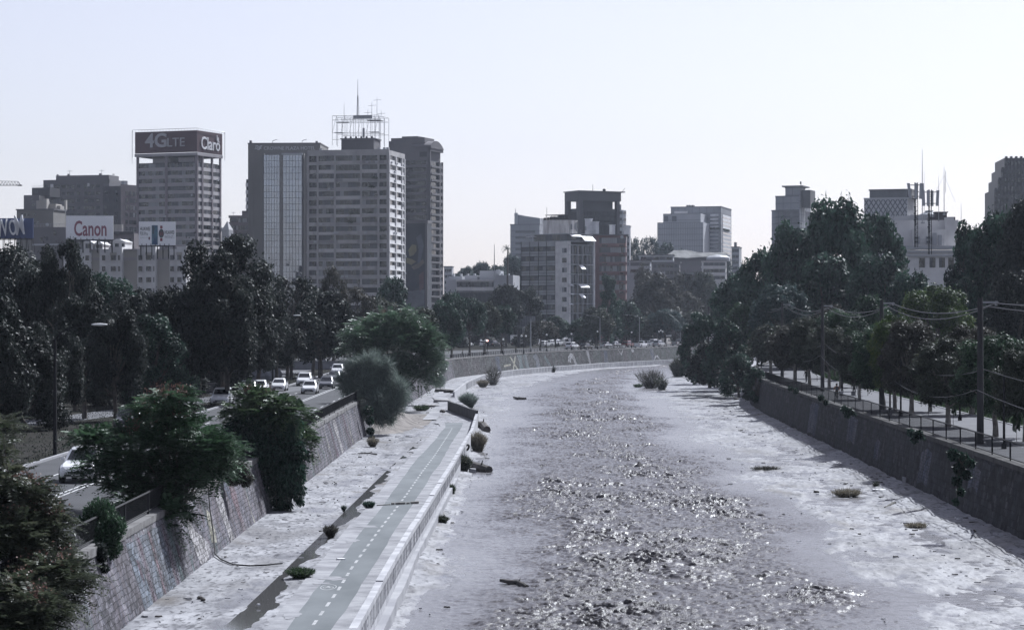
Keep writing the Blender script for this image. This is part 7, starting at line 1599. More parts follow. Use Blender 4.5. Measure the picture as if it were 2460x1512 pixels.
farc = [('suv',c4(180,525),'white','white hatchback on the avenue directly left of the black one'),('hatch',c4(435,533),'black','black hatchback on the avenue at the wall edge'),('sedan',c4(790,500),'silver','silver saloon on the avenue right of the two slim posts'),('hatch',c4(960,487),'silver','silver hatchback just right of the silver saloon'),('suv',c4(1185,487),'red','dark red car with lit tail lights on the avenue'),('pickup',c4(1415,495),'white','white pickup on the avenue right of the dark red car'),('suv',c4(1740,480),'silver','silver estate car between the pickup and the beige van'),('van',c4(1860,455),'beige','beige panel van on the avenue'),('pickup',c4(2080,462),'silver','silver pickup right of the beige van'),('sedan',c4(2215,460),'white','white saloon at the right end of the avenue by the bushes'),
 ('hatch',c4(1540,470),'white','white car behind the pickup on the avenue'),('suv',c4(1660,452),'white','white car half hidden behind the silver estate'),('suv',c4(460,455),'grey','grey car behind the black hatchback'),('hatch',c4(330,420),'white','small white car in the far lane above the white hatchback'),('suv',c4(1550,405),'black','black car in the far lane above the white pickup'),('suv',c4(970,420),'black','dark car in the far lane above the silver hatchback'),('sedan',c4(30,448),'grey','grey bus-like car left of the white hatchback on the avenue'),
 ('suv',c5(1540,405),'white','white car behind the grey lamp post on the avenue'),('pickup',c5(1720,402),'white','white pickup left of the globe lamp on the avenue'),('suv',c5(1780,375),'silver','silver car in the second row left of the globe lamp'),('hatch',c5(1880,428),'white','white hatchback behind the slim leaning trunk'),('suv',c5(2000,418),'white','white car right of the slim leaning trunk'),('suv',c5(2120,410),'white','white car beside the motorcyclist'),('van',c5(2240,402),'silver','silver van left of the thick promenade trunk'),
 ('sedan',c5(330,425),'white','white car seen between promenade trunks near the wall corner'),('hatch',c5(700,425),'white','white car below the traffic light'),('suv',c5(870,432),'black','dark car between promenade trunks right of the traffic light'),('hatch',c5(1010,415),'white','pale car left of the overhead sign post'),('sedan',c5(1350,412),'black','black car with red lights by the overhead sign post'),('suv',c5(2050,365),'white','white car in the second row above the motorcyclist'),('sedan',c5(220,425),'white','white car beside the leftmost promenade trunk')]
for kd, (x,y), cl, lb in farc:
    p = un(x,y); put_car(kd,(p.x,p.y+2,0.1),R(-30),cl,lb,GF,s=1.25,cat='car' if kd in ('hatch','sedan','suv') else kd if kd=='van' else 'pickup')
GO = 'cars on the right-hand road'
for kd, x, y, cl, lb, yw in (('suv',1962,872,'black','dark car on the right-hand road behind the third power pole',180),('sedan',2003,883,'white','white car on the right-hand road right of the third power pole',182),('suv',1855,862,'black','dark car at the far end of the right-hand road',180),('sedan',1752,848,'white','white car glimpsed under the trees at the far end of the right-hand road',180),('suv',2262,962,'black','dark car in shade behind the V-shaped trunk on the right-hand road',180),('hatch',2180,920,'grey','grey car glimpsed behind the paired trunks on the right-hand road',180),('hatch',2400,985,'black','black car in the shade near the right edge',180)):
    p = un(x,y); put_car(kd,(p.x,p.y+2,0),R(yw),cl,lb,GO)
# trucks
def truck(pos, yaw, label, box=False):
    e = empty('truck', pos, yaw, label, 'truck'); m = MB(); m.box(-1.15,1.15,.6,2.4,.7,2.9); m.box(-1.0,1.0,2.4,4.0,.7,1.75); m.hexa([(-1.0,2.4,1.75),(1.0,2.4,1.75),(.9,3.9,1.75),(-.9,3.9,1.75),(-.95,2.4,1.9),(.95,2.4,1.9),(.8,3.8,1.8),(-.8,3.8,1.8)]); m.build('cab', PT['white'], e)
    g = MB(); g.quad((-1,2.412,1.95),(1,2.412,1.95),(1,2.412,2.65),(-1,2.412,2.65)); 
    for sx in (-1.162,1.162): g.quad((sx,1,1.9),(sx,2.1,1.9),(sx,2.1,2.65),(sx,1,2.65))
    g.build('window', M_carglass, e); m = MB(); m.box(-1,1,-5,.6,.7,1.0); m.build('chassis', M_trim, e); m = MB()
    if box: m.box(-1.25,1.25,-5,.4,1.0,3.6); m.build('cargo_box', PT['white'], e)
    else: m.loft([[(math.cos(a)*r_,y,2.0+dz+math.sin(a)*r_) for a in [2*math.pi*i/12 for i in range(12)]] for y,r_,dz in ((-4.9,.5,.9),(-3.8,1.15,.5),(-1.6,1.2,.2),(.2,.6,0))]); m.build('mixer_drum', PT['silver'], e)
    for y in (-4.1,-3,2.9):
        for sx in (-1,1): t = MB(); t.tube([(sx*.75,y,.5),(sx*1.16,y,.5)],.5,14); t.build('tyre', M_tyre, e)
    return e
p = un(*c4(1880,395)); truck((p.x,p.y,0), R(-62), 'white cement truck with rounded hood above the beige van'); p = un(*c4(2050,360)); truck((p.x,p.y,0), R(-55), 'second white truck right of the cement truck', True)
p = un(*c5(1350,395)); truck((p.x,p.y,0), R(-20), 'white box truck beside the overhead sign post', True)

# ---------------------------------------------------------------- street furniture
def cobra(x, ybase, xh, yh, label, group, Z=None, z0=0.0, arc=2.4):
    Z = Z or Yd(ybase); p = at(x,HY,Z); e = empty('street_lamp',(p.x,Z,z0),0,label,'street lamp',group); q = at(xh,yh,Z); hx, hz = q.x-p.x, q.z-z0; m = MB()
    top = hz-.9; m.tube([(0,0,-.1),(0,0,top*.5),(0,0,top)],[.13,.11,.08],7); m.build('pole', M_galv if Z > 500 else M_steel, e); m = MB(); sg = 1 if hx > 0 else -1; m.tube([(0,0,top-.02),(hx*.15,0,top+.45),(hx*.45,0,hz-.08),(hx-.3*sg,0,hz+.02)],[.06,.05,.045,.04],6); m.build('arm', M_galv if Z > 500 else M_steel, e)
    m = MB(); m.loft([[(hx-.35*sg+sg*a,math.cos(t)*w_,hz+math.sin(t)*w_*.45) for t in [2*math.pi*i/10 for i in range(10)]] for a,w_ in ((-.05,.06),(.12,.15),(.5,.19),(.78,.12),(.9,.04))]); hd = m.build('lamp_head', M_lamp if Z < 330 else M_galv, e, True)
    return e
GLm = 'street lamps of the left road'
cobra(132,1094,236,779,'nearest street lamp with a long white head over the left road',GLm); cobra(531,946,598,787,'street lamp beside the black-grilled white car',GLm,Z=262); cobra(655,925,712,757,'street lamp with a curved arm above the queue of cars',GLm,Z=300); cobra(768,905,807,764,'slim street lamp just beyond the queue of cars',GLm,Z=350); cobra(850,890,884,765,'farthest street lamp over the left road',GLm,Z=395)
GFm = 'tall street lamps of the avenue'
d2 = lambda x, y: ((2050+x/3.28)*.6006, (1170+y/3.28)*.6006)
for (xb,yb),(xh,yh),lb in ((d2(1148,735),d2(980,297),'tall arched lamp left of the silver saloon on the avenue'),(d2(1665,720),d2(1495,292),'tall arched lamp over the white pickup on the avenue'),(d2(2200,695),d2(2045,287),'tall arched lamp at the right end of the avenue')): cobra(xb,yb,xh,yh,lb,GFm)
xb,yb = d2(238,785); e = empty('lamp_post', un(xb,yb), 0, 'plain grey lamp post right of the overhead sign', 'post'); s = e.location.y/F; m = MB(); m.tube([(0,0,-.1),(0,0,(yb-d2(0,340)[1])*s)],[.22,.13],7); m.build('pole', M_galv, e); m = MB(); m.tube([(0,0,0),(0,0,.5)],.3,8); m.build('base', M_steel, e)
def globe(x, yb, yt, n, label, group):
    p = un(x,yb); s = p.y/F; h = (yb-yt)*s; e = empty('globe_lamp', p, 0, label, 'street lamp', group); m = MB(); m.tube([(0,0,-.1),(0,0,.9),(0,0,h-.3)],[.16,.08,.06],7); m.tube([(0,0,0),(0,0,.7)],.22,8)
    offs_ = {1:[(.0,0)],2:[(-.55,0),(.55,0)],3:[(-.6,-.1),(.6,-.1),(0,.25)]}[n]
    for dx,dz in offs_: m.tube([(0,0,h-.6),(dx,0,h-.5+dz)],.04,5)
    m.build('pole', M_steel, e)
    for dx,dz in offs_: g = MB(); g.ball((dx,0,h-.2+dz),.26,12,8); g.build('globe', M_lamp, e, True)
GG = 'globe lamps along the promenade'
for x,yb,yt,n,lb in ((c5(1450,555)+(c5(0,195)[1],2,'twin-armed globe lamp left of the plain grey lamp post')),(c5(1900,525)+(c5(0,172)[1],1,'globe lamp left of the slim leaning trunk')),(c5(2390,505)+(c5(0,157)[1],1,'globe lamp in front of the white hatchback')),(c5(655,608)+(c5(0,280)[1],2,'globe lamp near the wall corner beside the traffic light')),(c5(1045,585)+(c5(0,260)[1],1,'globe lamp between promenade trunks left of the standing pair')),(d2(1115,745)+(d2(0,500)[1],1,'dark lamp standard beside the arched lamp by the silver saloon')),(d2(1563,725)+(d2(0,510)[1],1,'dark lamp standard left of the white pickup')),(d2(1945,712)+(d2(0,497)[1],3,'three-globe lamp in front of the cement truck'))): globe(x,yb,yt,n,lb,GG)
# lantern posts on the right-hand pavement
for x,yb,yt,lb in ((1913,922,838,'slim dark lantern post left of the third power pole'),(2023,943,862,'slim dark lantern post beside the person in orange'),(2138,990,800,'slim dark post between the paired trunks and the V-shaped trunk'),(2164,999,858,'dark double post beside the V-shaped trunk'),(2412,1078,900,'slim dark post near the right edge'),(2306,1010,870,'slim post between the fenced trees')):
    p = un(x,yb); s = p.y/F; h = (yb-yt)*s; e = empty('lantern_post', p, 0, lb, 'post', 'slim posts of the right-hand pavement'); m = MB(); m.tube([(0,0,-.05),(0,0,h)],[.09,.06],6); m.build('pole', M_steel, e); m = MB(); m.tube([(0,0,0),(0,0,.35)],.16,8); m.build('base', M_steel, e)
for i,(x,yb,yt) in enumerate(((1963,915,880),(2085,950,900),(2230,1000,935),(2060,948,890),(2155,965,910),(2442,1060,1000),(2290,1020,960))):
    p = un(x,yb); s = p.y/F; e = tree(x,yt-18,13,p.y,'airy','green',['staked sapling near the second power pole','staked sapling right of the person in black','staked sapling behind the fenced forked tree','staked sapling close to the person in black','staked sapling behind the V-shaped trunk','staked sapling at the right edge','staked sapling left of the spreading dark trunk'][i],group='saplings of the right-hand pavement',name='sapling')
# traffic light by the wall corner
x,y = c5(732,300); e = empty('traffic_light', un(x,852), 0, 'traffic light with its red lamp lit behind the promenade railing', 'traffic light'); s = e.location.y/F; h = (852-y)*s; m = MB(); m.tube([(0,0,0),(0,0,h)],.09,6); m.build('pole', M_steel, e); m = MB(); m.box(-.25,.25,-.18,.18,h-.9,h+.4); m.build('housing', M_trim, e)
lm = bpy.data.materials.new('red_lamp'); lm.use_nodes = True; bb = lm.node_tree.nodes['Principled BSDF']; bb.inputs['Base Color'].default_value = (.9,.3,.25,1); bb.inputs['Emission Color'].default_value = (1,.55,.5,1); bb.inputs['Emission Strength'].default_value = 3; m = MB(); m.ball((0,-.2,h),.25,10,6); m.build('lamp', lm, e)
# power poles and cables on the right bank
GPp = 'power poles of the right bank'; tops = []
for x,yb,yt,lb in ((1702,880,731,'farthest power pole, buried in the bank trees'),(1798,872,728,'second farthest power pole against the trees'),(1879,909,726,'power pole left of the small pale-trunked pavement tree'),(1976,940,728,'power pole beside the forked pavement tree'),(2118,985,720,'power pole rising behind the paired trunks'),(2355,1066,715,'nearest thick power pole at right')):
    Z = Yd(yb) if yb != 880 else 585; p = at(x,HY,Z); s = Z/F; h = CZ+(HY-yt)*s; e = empty('power_pole',(p.x,Z,0),0,lb,'pole',GPp); m = MB(); m.tube([(0,0,-.2),(0,0,h)],[.24 if Z<400 else .26,.17],8); m.build('pole', mat('pole_concrete',(.035,.035,.038),(.022,.022,.025),rough=.9,scale=1), e); m = MB(); m.box(-.1,1.15,-.06,.06,h-.35,h-.22); m.box(.95,1.1,-.05,.05,h-.5,h-.2); m.build('crossarm', M_galv, e); tops.append((Vector((p.x,Z,h)),s))
tops = sorted(tops, key=lambda t: -t[0].y); tops.append((Vector((29.0,75.0,10.3)),.01))
def cable(label, dx, dz, sag, r=.035, name='power_cable'):
    m = MB(); pts = []
    for (a,_),(b_,_) in zip(tops[:-1],tops[1:]):
        for k in range(12): t = k/12; q = a.lerp(b_,t); pts.append((q.x+dx,q.y,q.z+dz-sag*4*t*(1-t)))
    m.tube(pts,r,4); tag(m.build(name, mat('cable',(.05,.05,.058),rough=.6)), label, 'cable')
cable('uppermost bundled cable strung along the power poles', 1.05, -.35, .75, .035); cable('second bundled cable hanging just below the uppermost', .55, -.55, 1.0, .03); cable('lower slack cable halfway down the power poles', .25, -4.6, 1.1, .022); cable('lowest slack cable looping between the power poles', -.25, -5.9, 1.4, .022)
# railings
def railing(line, label, h, gap, z=.22, every=3.0, bars=True, rad=.02, solid=False):
    P = dens(line, every); e = empty('railing',(0,0,0),0,label,'railing'); m = MB()
    pts = [(p[0],p[1],z+h) for p in P]; m.tube(pts,rad*2.0,4); m.build('top_rail', M_steel, e); m = MB(); m.tube([(p[0],p[1],z+.12) for p in P],rad*1.4,4); m.build('bottom_rail', M_steel, e)
    for p in P[:95]: m = MB(); m.box(p[0]-rad*1.6,p[0]+rad*1.6,p[1]-rad*1.6,p[1]+rad*1.6,z-.05,z+h); m.build('post', M_steel, e)
    D = dens(line, gap); m = MB()
    for p in D: m.box(p[0]-rad*.5,p[0]+rad*.5,p[1]-rad*.5,p[1]+rad*.5,z+.12,z+h)
    tag(m.build('bars', M_steel, e), kind='stuff'); return e
rl_ = [p for p in offs([q for q in RBs if q[1] < 330], .35) if p[1] > 88]
railing(rl_, 'dark barred fence along the coping of the right wall', 1.05, .30, every=3.2)
ll_ = [p for p in offs([q for q in LBs if q[1] < 345], -.28) if p[1] > 58]
railing(ll_, 'dark barred railing between the left road and the drop to the ledge', .85, .24, every=3.2, rad=.025)
ff_ = [p for p in offs([q for q in LBs if q[1] < 720], -.3) if p[1] > 512]
railing(ff_, 'barred promenade railing on top of the distant block wall', .85, .55, every=2.6, rad=.03)
# painted banner panels on the railing over the far wall
bn = empty('banner', (0,0,0), 0, 'dark banner with white scrawled lettering on the railing below the silver cars', 'banner'); A = un(*c4(790,515)); B_ = un(*c4(1135,505)); d = (B_-A); m = MB(); m.hexa([(A.x,A.y,.0),(B_.x,B_.y,.0),(B_.x,B_.y+.05,.0),(A.x,A.y+.05,.0),(A.x,A.y,1.15),(B_.x,B_.y,1.15),(B_.x,B_.y+.05,1.15),(A.x,A.y+.05,1.15)]); m.build('cloth', M_trim, bn)
o = text('POR SPRAY KV', bn, (A.x+d.x*.06,A.y+d.y*.06-.06,.28), d.length*.88, .66, M_white, rz=math.atan2(d.y,d.x), extrude=.02)
# benches
for i,(x,y,lb) in enumerate(((1905,925,'stone bench between the first small trees of the right-hand pavement'),(2035,950,'stone bench beside the person in orange'),(2400,1072,'stone bench beside the spreading dark trunk'),(2120,998,'stone bench below the paired trunks'))):
    p = un(x,y); e = empty('bench', p, R(8), lb, 'bench', 'stone benches of the right-hand pavement'); m = MB(); m.box(-.95,.95,-.28,.28,.40,.5); m.build('seat', M_conc, e)
    for sx in (-.65,.65): m = MB(); m.box(sx-.14,sx+.14,-.22,.22,.02,.40); m.build('leg', M_conc, e)
# park stall, tarpaulins, low wall
p = un(500,940); e = empty('stall', p, R(20), 'pink and pale market stall among the park trees', 'stall'); m = MB(); m.hexa([(-1.9,-1.2,2.0),(1.9,-1.2,2.0),(1.9,1.2,2.0),(-1.9,1.2,2.0),(-1.2,-.1,2.8),(1.2,-.1,2.8),(1.2,.1,2.8),(-1.2,.1,2.8)]); m.build('awning', mat('pink_cloth',(.30,.13,.15)), e); m = MB(); m.box(-1.7,1.7,-1,1,0.03,1.0); m.build('counter', mat('stall_cloth',(.30,.29,.30)), e)
for sx in (-1.7,1.7):
    for sy in (-1.05,1.05): m = MB(); m.tube([(sx,sy,0),(sx,sy,2)],.04,5); m.build('post', M_galv, e)
for x,y,sz,lb in ((630,912,2.0,'dark crumpled tarpaulin heap under the trees left of the queue'),(650,908,1.5,'smaller crumpled tarpaulin heap beside the larger one')):
    p = un(x,y); m = MB(); L_s = []
    for zz,k in ((0,1),(.35,.98),(.7,.78),(1.0,.42),(1.12,.1)): L_s.append([(p.x+sz*k*math.cos(a)*(1+.14*math.sin(a*5+zz*4)),p.y+sz*.7*k*math.sin(a)*(1+.12*math.cos(a*4)),zz*1.9) for a in [2*math.pi*i/18 for i in range(18)]])
    m.loft(L_s); tag(m.build('tarpaulin', mat('tarpaulin',(.17,.175,.20),(.09,.095,.11),rough=.6,scale=1.2,bump=.8,bscale=4)), lb, 'tarpaulin')
p = un(735,886); m = MB(); m.box(p.x-7,p.x+8,p.y,p.y+.4,0,1.2); m.box(p.x-7.2,p.x+8.2,p.y-.1,p.y+.5,1.2,1.35); tag(m.build('garden_wall', stonemat('block_wall',(.22,.22,.23),(.15,.15,.16),(.05,.05,.05)) if False else M_conc), 'low grey block wall across the park behind the queue of cars', 'wall')
# ---------------------------------------------------------------- people
def person(label, x, y, h=1.7, yaw=0.0, stride=.12, shirt=(.05,.05,.06), legs=(.03,.03,.035), arm=.0, hair=(.02,.018,.016), bag=None, z=0.0, skin=(.30,.20,.15)):
    p = un(x,y,z); e = empty('person', p, yaw, label, 'person'); k = h/1.72
    J = dict(pel=(0,0,.95,.135),bel=(0,0,1.10,.13),che=(0,.01,1.32,.15),nek=(0,.01,1.48,.062),hed=(0,.02,1.60,.095),top=(0,.01,1.70,.07))
    V = []; E = []; Rr = []; ix = {}
    def add(n, q, par=None): ix[n] = len(V); V.append((q[0]*k,q[1]*k,q[2]*k)); Rr.append(q[3]*k); (E.append((ix[par],ix[n])) if par else None)
    add('pel',J['pel']); add('bel',J['bel'],'pel'); add('che',J['che'],'bel'); add('nek',J['nek'],'che'); add('hed',J['hed'],'nek'); add('top',J['top'],'hed')
    for s, nm in ((-1,'l'),(1,'r')):
        st = stride*s
        add('hip'+nm,(s*.10,0,.90,.098),'pel'); add('kne'+nm,(s*.105,st*.7+.02,.50,.064),'hip'+nm); add('ank'+nm,(s*.11,st*.9-.03,.09,.042),'kne'+nm); add('toe'+nm,(s*.12,st*.9+.14,.045,.036),'ank'+nm)
        add('sho'+nm,(s*.185,0,1.42,.06),'che'); add('elb'+nm,(s*.25,-st*.4+arm*.1,1.14,.043),'sho'+nm); add('wri'+nm,(s*.26,-st*.6+.08+arm*.3,.90+arm*.22,.030),'elb'+nm); add('han'+nm,(s*.255,-st*.6+.11+arm*.36,.80+arm*.22,.034),'wri'+nm)
    me = bpy.data.meshes.new('body'); me.from_pydata(V,E,[]); me.update(); o = link('body', me, [], e); sk = o.modifiers.new('skin','SKIN'); 
    for i, r in enumerate(Rr): d = me.skin_vertices[0].data[i]; d.radius = (r,r); d.use_root = (i == 0)
    sb = o.modifiers.new('smooth','SUBSURF'); sb.levels = 1; sb.render_levels = 2
    m, nt, b = _nt('clothing'); tc = nt.nodes.new('ShaderNodeTexCoord'); sx = nt.nodes.new('ShaderNodeSeparateXYZ'); cr = nt.nodes.new('ShaderNodeValToRGB'); cr.color_ramp.interpolation = 'CONSTANT'; dv = nt.nodes.new('ShaderNodeMath'); dv.operation = 'DIVIDE'; dv.inputs[1].default_value = 1.8*k
    el = cr.color_ramp.elements; el[0].position = 0; el[0].color = (.02,.02,.022,1); el[1].position = .065; el[1].color = (*legs,1); q = el.new(.545); q.color = (*shirt,1); q = el.new(.818); q.color = (*skin,1)
    nt.links.new(tc.outputs['Object'], sx.inputs[0]); nt.links.new(sx.outputs['Z'], dv.inputs[0]); nt.links.new(dv.outputs[0], cr.inputs[0]); nt.links.new(cr.outputs[0], b.inputs['Base Color']); b.inputs['Roughness'].default_value = .9; me.materials.append(m)
    hm_ = MB(); hm_.ball((0,-.015*k,1.655*k),.112*k,12,8,0,(1,1.08,1)); hm_.build('hair', mat('hair_%d'%int(hair[0]*1000),hair), e)
    if bag == 'back': g = MB(); g.loft([[(-.16*k*w_,-.12*k,zz*k),(.16*k*w_,-.12*k,zz*k),(.15*k*w_,-.28*k,zz*k),(-.15*k*w_,-.28*k,zz*k)] for zz,w_ in ((1.02,.85),(1.08,1),(1.36,1),(1.44,.8))]); g.build('backpack', mat('backpack',(.04,.04,.05)), e)
    if bag == 'side': g = MB(); g.loft([[(-.36*k,-.14*k,zz*k),(-.24*k,-.14*k,zz*k),(-.24*k,.14*k*w_,zz*k),(-.36*k,.14*k*w_,zz*k)] for zz,w_ in ((.84,1),(.9,1.15),(1.1,.9))]); g.tube([(-.3*k,0,1.1*k),(-.17*k,0,1.44*k)],.015,4); g.build('handbag', M_trim, e)
    return e
person('person in an orange top with a dark backpack walking along the right-hand pavement', 2010,962,1.72,R(4),.2,(.33,.15,.07),(.03,.03,.035),bag='back')
person('person in black with a shoulder bag walking on the right-hand pavement', 2052,952,1.66,R(170),.12,(.025,.024,.028),(.025,.024,.028),bag='side')
person('dark-clad person walking past the curved pale trunk', 1937,918,1.7,R(10),.25,(.03,.03,.033),(.025,.025,.03))
person('distant person standing under the bank trees on the right-hand pavement', 1829,884,1.7,R(30),.1,(.03,.03,.035),(.03,.03,.03)); person('second distant person close to the bank trees', 1820,886,1.68,R(-20),.1,(.05,.05,.055),(.03,.03,.03))
person('person standing with raised arms behind the promenade railing', c5(1290,0)[0],849,1.75,R(-60),.05,(.04,.04,.045),(.03,.03,.035),arm=1.0); person('person crouched close behind the one at the promenade railing', c5(1310,0)[0],849.5,1.2,R(90),.1,(.03,.03,.035),(.025,.025,.03))
person('person walking behind the promenade railing near the wall corner', c5(252,0)[0],858,1.72,R(100),.22,(.06,.055,.06),(.03,.03,.035),arm=.6)
# motorcyclist
p = un(*c5(2130,420)); e = empty('motorcycle', (p.x,p.y-1,0), R(-30), 'motorcycle stopped among the white cars on the avenue', 'motorcycle'); m = MB(); m.loft([[(-.13,y,z0),(.13,y,z0),(.12,y,z1),(-.12,y,z1)] for y,z0,z1 in ((-.75,.62,.80),(-.3,.45,.82),(.2,.40,.95),(.5,.6,.92))]); m.tube([(0,.62,.35),(0,.42,1.05)],.04,6); m.tube([(-.33,.40,1.08),(.33,.40,1.08)],.025,5); m.build('frame', M_trim, e)
for y in (-.65,.65): t = MB(); t.tube([(-.06,y,.31),(.06,y,.31)],.31,16); t.build('wheel', M_tyre, e)
person('helmeted person riding the motorcycle among the white cars', c5(2130,0)[0],0+c5(0,420)[1],1.6,R(-30),.1,(.03,.03,.035),(.02,.02,.025),arm=.8,z=.12,hair=(.03,.03,.03))
# ---------------------------------------------------------------- things lying on the bed
def log(label, pts, r, name='driftwood', zf=zb, m=None):
    P = [un(x,y,zf)+Vector((0,0,r*.7+dz)) for x,y,dz in pts]; mb = MB(); n = len(P); mb.tube(P,[r*(.75+.5*math.sin(3*i/n)) for i in range(n)],8); d = (P[1]-P[0]); mb.tube([P[n//2],P[n//2]+Vector((d.x*.25,d.y*.3,r*2.2))],[r*.35,r*.12],5); tag(mb.build(name, m or M_wood), label, 'driftwood' if name == 'driftwood' else name.replace('_',' '))
log('long dark log lying in the shallows left of the rapids', [(1203,1403,.12),(1225,1406,.1),(1245,1407,.08),(1256,1410,.05),(1266,1413,.0)], .10)
log('thick weathered trunk beside the shrub outside the parapet', [(1118,1120,.1),(1135,1126,.15),(1155,1131,.1),(1175,1134,0)], .28); log('dark boulder-like stump outside the parapet end', [(1150,1026,.2),(1160,1030,.25),(1170,1037,0)], .35)
log('drifted branch on the right-hand silt below the shadow of the pole', [(2382,1284,.05),(2402,1279,.08),(2424,1273,.05)], .07); log('floating branch at the water edge right of the rapids', [(2126,1224,.1),(2140,1217,.1),(2150,1212,.1)], .08); log('twig raft left of the rapids near the far bend', [(2030*.6006+15,957,.1),(1245,960,.1),(1262,961,.1)], .2)
log('thin dark stick lying on the ledge near the left wall', [(1082*.6+210,1090,.03),(885,1090,.05),(905,1092,.02)], .05, zf=zs); log('short post sticking out of the right-hand silt', [(2340,1297,.5),(2342,1278,.05)], .06)
# fallen barrier across the path
A = un(905,1215,zs); B_ = un(1006,1210,zs); mb = MB(); d = B_-A
for t0,t1,w_ in ((.0,.32,.05),(.34,.42,.12),(.44,.68,.12),(.70,.78,.1),(.80,1,.13)): a = A+d*t0; c_ = A+d*t1; mb.hexa([(a.x,a.y,a.z+.04),(c_.x,c_.y,c_.z+.04),(c_.x,c_.y+w_*1.6,c_.z+.04),(a.x,a.y+w_*1.6,a.z+.04),(a.x,a.y,a.z+.04+w_),(c_.x,c_.y,c_.z+.04+w_),(c_.x,c_.y+w_*1.6,c_.z+.04+w_),(a.x,a.y+w_*1.6,a.z+.04+w_)])
tag(mb.build('fallen_barrier', mat('barrier',(.34,.32,.28),(.20,.19,.18),rough=.9,scale=4)), 'broken barrier pole lying across the bike path', 'barrier')
# hose hanging off the left wall
pts = []; 
for x,y,t in ((470,1190,'w'),(478,1205,'w'),(487,1240,'w'),(495,1275,'w'),(502,1300,'w')):
    pts.append(x); 
top = WL.pt(uL(96+11),0,.1); hs = [WL.pt(uL(112.5),0,.12)+Vector((-.4,0,.25)),WL.pt(uL(112.2),0,.15)+Vector((0,0,.15)),WL.pt(uL(111.5),.25,.1),WL.pt(uL(110.6),.55,.1),WL.pt(uL(109.2),.85,.1)] + [un(x,y,zs)+Vector((0,0,.06)) for x,y in ((530,1345),(560,1358),(600,1361),(640,1359),(678,1355))]
mb = MB(); mb.tube(hs,.035,6); tag(mb.build('hose', M_black), 'black hose hanging down the left wall and running across the ledge', 'hose')
# rubble heap at the wall foot
c = un(950,1020,zs); n = 46; G = np.zeros((n,n,3)); gx = np.linspace(-2.6,3.4,n); gy = np.linspace(-26,34,n); XX,YY = np.meshgrid(gx,gy); hh = 1.9*np.exp(-((XX+.6)/1.7)**2-((YY-2)/17)**2)*(.55+.9*fbm(XX*.9+9,YY*.22,4,71))+.5*(vnoise(XX*2.2,YY*.6,72)-.5)*np.exp(-((XX+.4)/2)**2-((YY)/20)**2)-.1
G[...,0] = XX+c.x; G[...,1] = YY+c.y; G[...,2] = hh+c.z; o = link('rubble_heap', grid_mesh('rubble_heap',G,smooth=False), mat('rubble',(.22,.20,.185),(.09,.08,.075),rough=1,scale=.7,bump=1.0,bscale=3)); tag(o,'heap of earth and rubble slumped at the foot of the left wall','rubble heap')
r_ = random.Random(5)
def stone(label, x, y, r, zf, m=None, name='stone', group=None):
    p = un(x,y,zf); mb = MB(); mb.ball((0,0,r*.35),r,9,6,0,(1,1.1,.75)); mb.v = [(a*(1+r_.uniform(-.18,.18)),b_*(1+r_.uniform(-.18,.18)),c_*(1+r_.uniform(-.15,.15))) for a,b_,c_ in mb.v]; o = mb.build(name, m or M_conc); o.location = p; tag(o,label,name.replace('_',' '),group)
M_slab = mat('broken_slab',(.36,.35,.35),(.22,.21,.21),rough=.95,scale=1.5,bump=.5)
for x,y,r,zf,lb in ((735,1448,.0,zs,''),(480,1437,.11,zs,'dark stone on the wet silt near the lower left'),(488,1441,.10,zs,'second dark stone touching the one near the lower left'),(1063,990,.35,zs,'dark round stone on the path below the wing wall'),(2330,1237,.14,zb,'dark stone alone on the flagged silt at right'),(1975,1090,.0,zb,'')):
    if lb: stone(lb,x,y,r,zf,M_wood if 'dark' in lb else None)
def chunk(label, x, y, l, w_, h, ry, zf, m, name='rubble_slab'):
    p = un(x,y,zf); mb = MB(); j = lambda: r_.uniform(-.08,.08)*l; mb.hexa([(-l/2+j(),-w_/2+j(),-.05),(l/2+j(),-w_/2+j(),-.05),(l/2+j(),w_/2+j(),-.05),(-l/2+j(),w_/2+j(),-.05),(-l/2+j(),-w_/2+j(),h),(l/2+j(),-w_/2+j(),h*.8),(l/2+j(),w_/2+j(),h),(-l/2+j(),w_/2+j(),h*1.1)]); o = mb.build(name, m); o.location = p; o.rotation_euler = (0,0,ry); tag(o,label,name.replace('_',' '))
chunk('flat slab lying on the far ledge above the wing wall',1066,940,2.6,1.2,.4,.2,zs,M_wood); chunk('broken slab with a reddish end on the far ledge',1062,965,2.2,1.0,.35,-.1,zs,M_slab); chunk('tilted slab beside the reddish-ended one on the far ledge',1080,943,1.6,.9,.5,.5,zs,M_wood); chunk('pale slab on the ledge beside the tarred crack',1035,975,2.0,1.6,.2,.3,zs,M_slab)
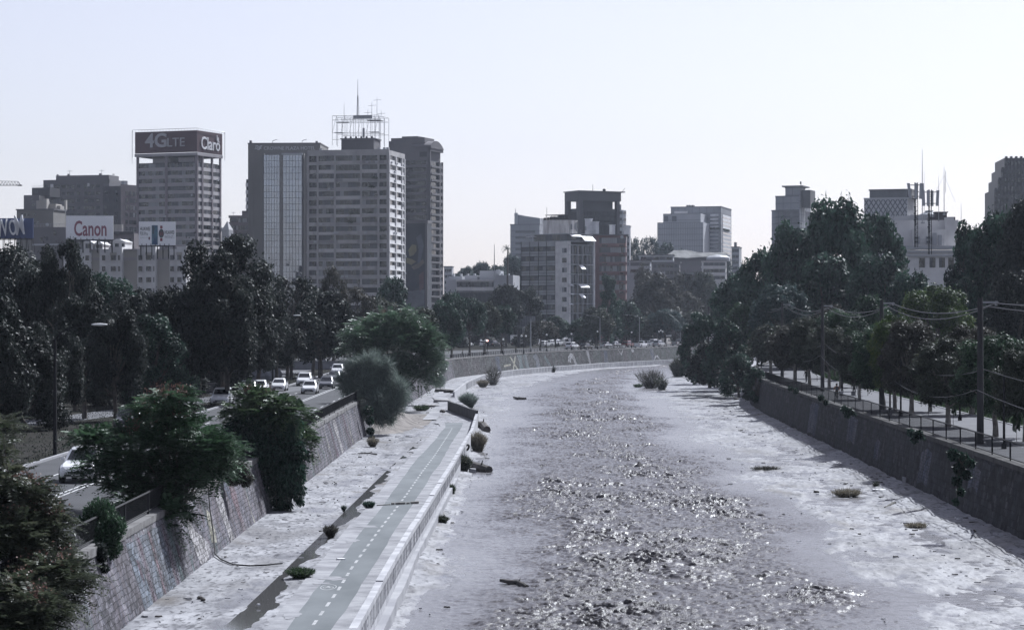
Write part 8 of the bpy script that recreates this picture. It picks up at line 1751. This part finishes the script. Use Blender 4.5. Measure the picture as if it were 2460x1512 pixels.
chunk('dark block on the silt before the right-hand thicket',1769,961,.8,.6,.4,.1,zb,M_wood,'rubble_block'); chunk('white panel at the foot of the right wall',2132,1178,1.9,.5,.12,.15,zb,M_white,'discarded_panel'); chunk('grey drum-like block at the foot of the right wall',2178,1170,.45,.45,.7,.3,zb,M_conc,'rubble_block'); chunk('white fragment at the foot of the bank bushes',1950,1046,1.0,.4,.25,.5,zb,M_white,'discarded_panel'); chunk('pale plank on the footing below the parapet',1115,1061,1.6,.3,.06,.2,lambda y: zs(y)-.33,M_white,'plank'); chunk('white scrap on the ledge near the murals',818,1345,.35,.2,.1,.4,zs,M_white,'discarded_panel')
chunk('square dark block on the grey silt right of the rapids',1961,1184,.32,.22,.18,.1,zb,M_wood,'rubble_block'); chunk('dark block on the grey silt near the wall shadow',2117,1197,.28,.2,.15,.3,zb,M_wood,'rubble_block'); chunk('red-topped block on the far silt beside the parapet shrub',1135,1135,.5,.35,.35,.2,zb,M_conc,'rubble_block')
# two tyres by the parapet
p = un(1110,1082,zs); mb = MB(); ring = [2*math.pi*i/16 for i in range(17)]; mb.tube([(math.cos(a)*.24,0,.3+math.sin(a)*.24) for a in ring],.09,7,cap=False); o = mb.build('old_tyre', M_black); o.location = p+Vector((.35,0,0)); o.rotation_euler = (.3,0,.9); tag(o,'old black tyre leaning on the parapet','tyre')
# scattered small litter and stones: countless
rs = np.random.RandomState(9); mb = MB(); cnt = 0
while cnt < 800:
    y = 75*(330/75)**rs.rand(); side = rs.rand()
    x = rbx(y)-.7-abs(rs.normal())*5.0 if side < .66 else (pbx(y)+1+abs(rs.normal())*.7 if side < .74 else lbx(y)+1.0+rs.rand()*4)
    z = (zb(y)+.06 + max(0,(x-(rbx(y)-5))/5)**2*.35) if side < .74 else zs(y)+.02; s = rs.uniform(.015,.055)*(1+y/250); a = rs.rand()*3.1; mi = rs.choice([0,0,0,1,1,2]); c_, s_ = math.cos(a)*s*rs.uniform(1,3), math.sin(a)*s; k = rs.uniform(.4,1.0)*s
    mb.hexa([(x-c_,y-s_,z),(x+s_*.6,y-s,z),(x+c_,y+s_,z),(x-s_*.6,y+s,z),(x-c_*.8,y-s_,z+k),(x+s_*.5,y-s*.8,z+k*.8),(x+c_*.8,y+s_,z+k),(x-s_*.5,y+s*.8,z+k*.7)],mi); cnt += 1
tag(mb.build('litter', [M_wood, M_conc, M_white]), kind='stuff')
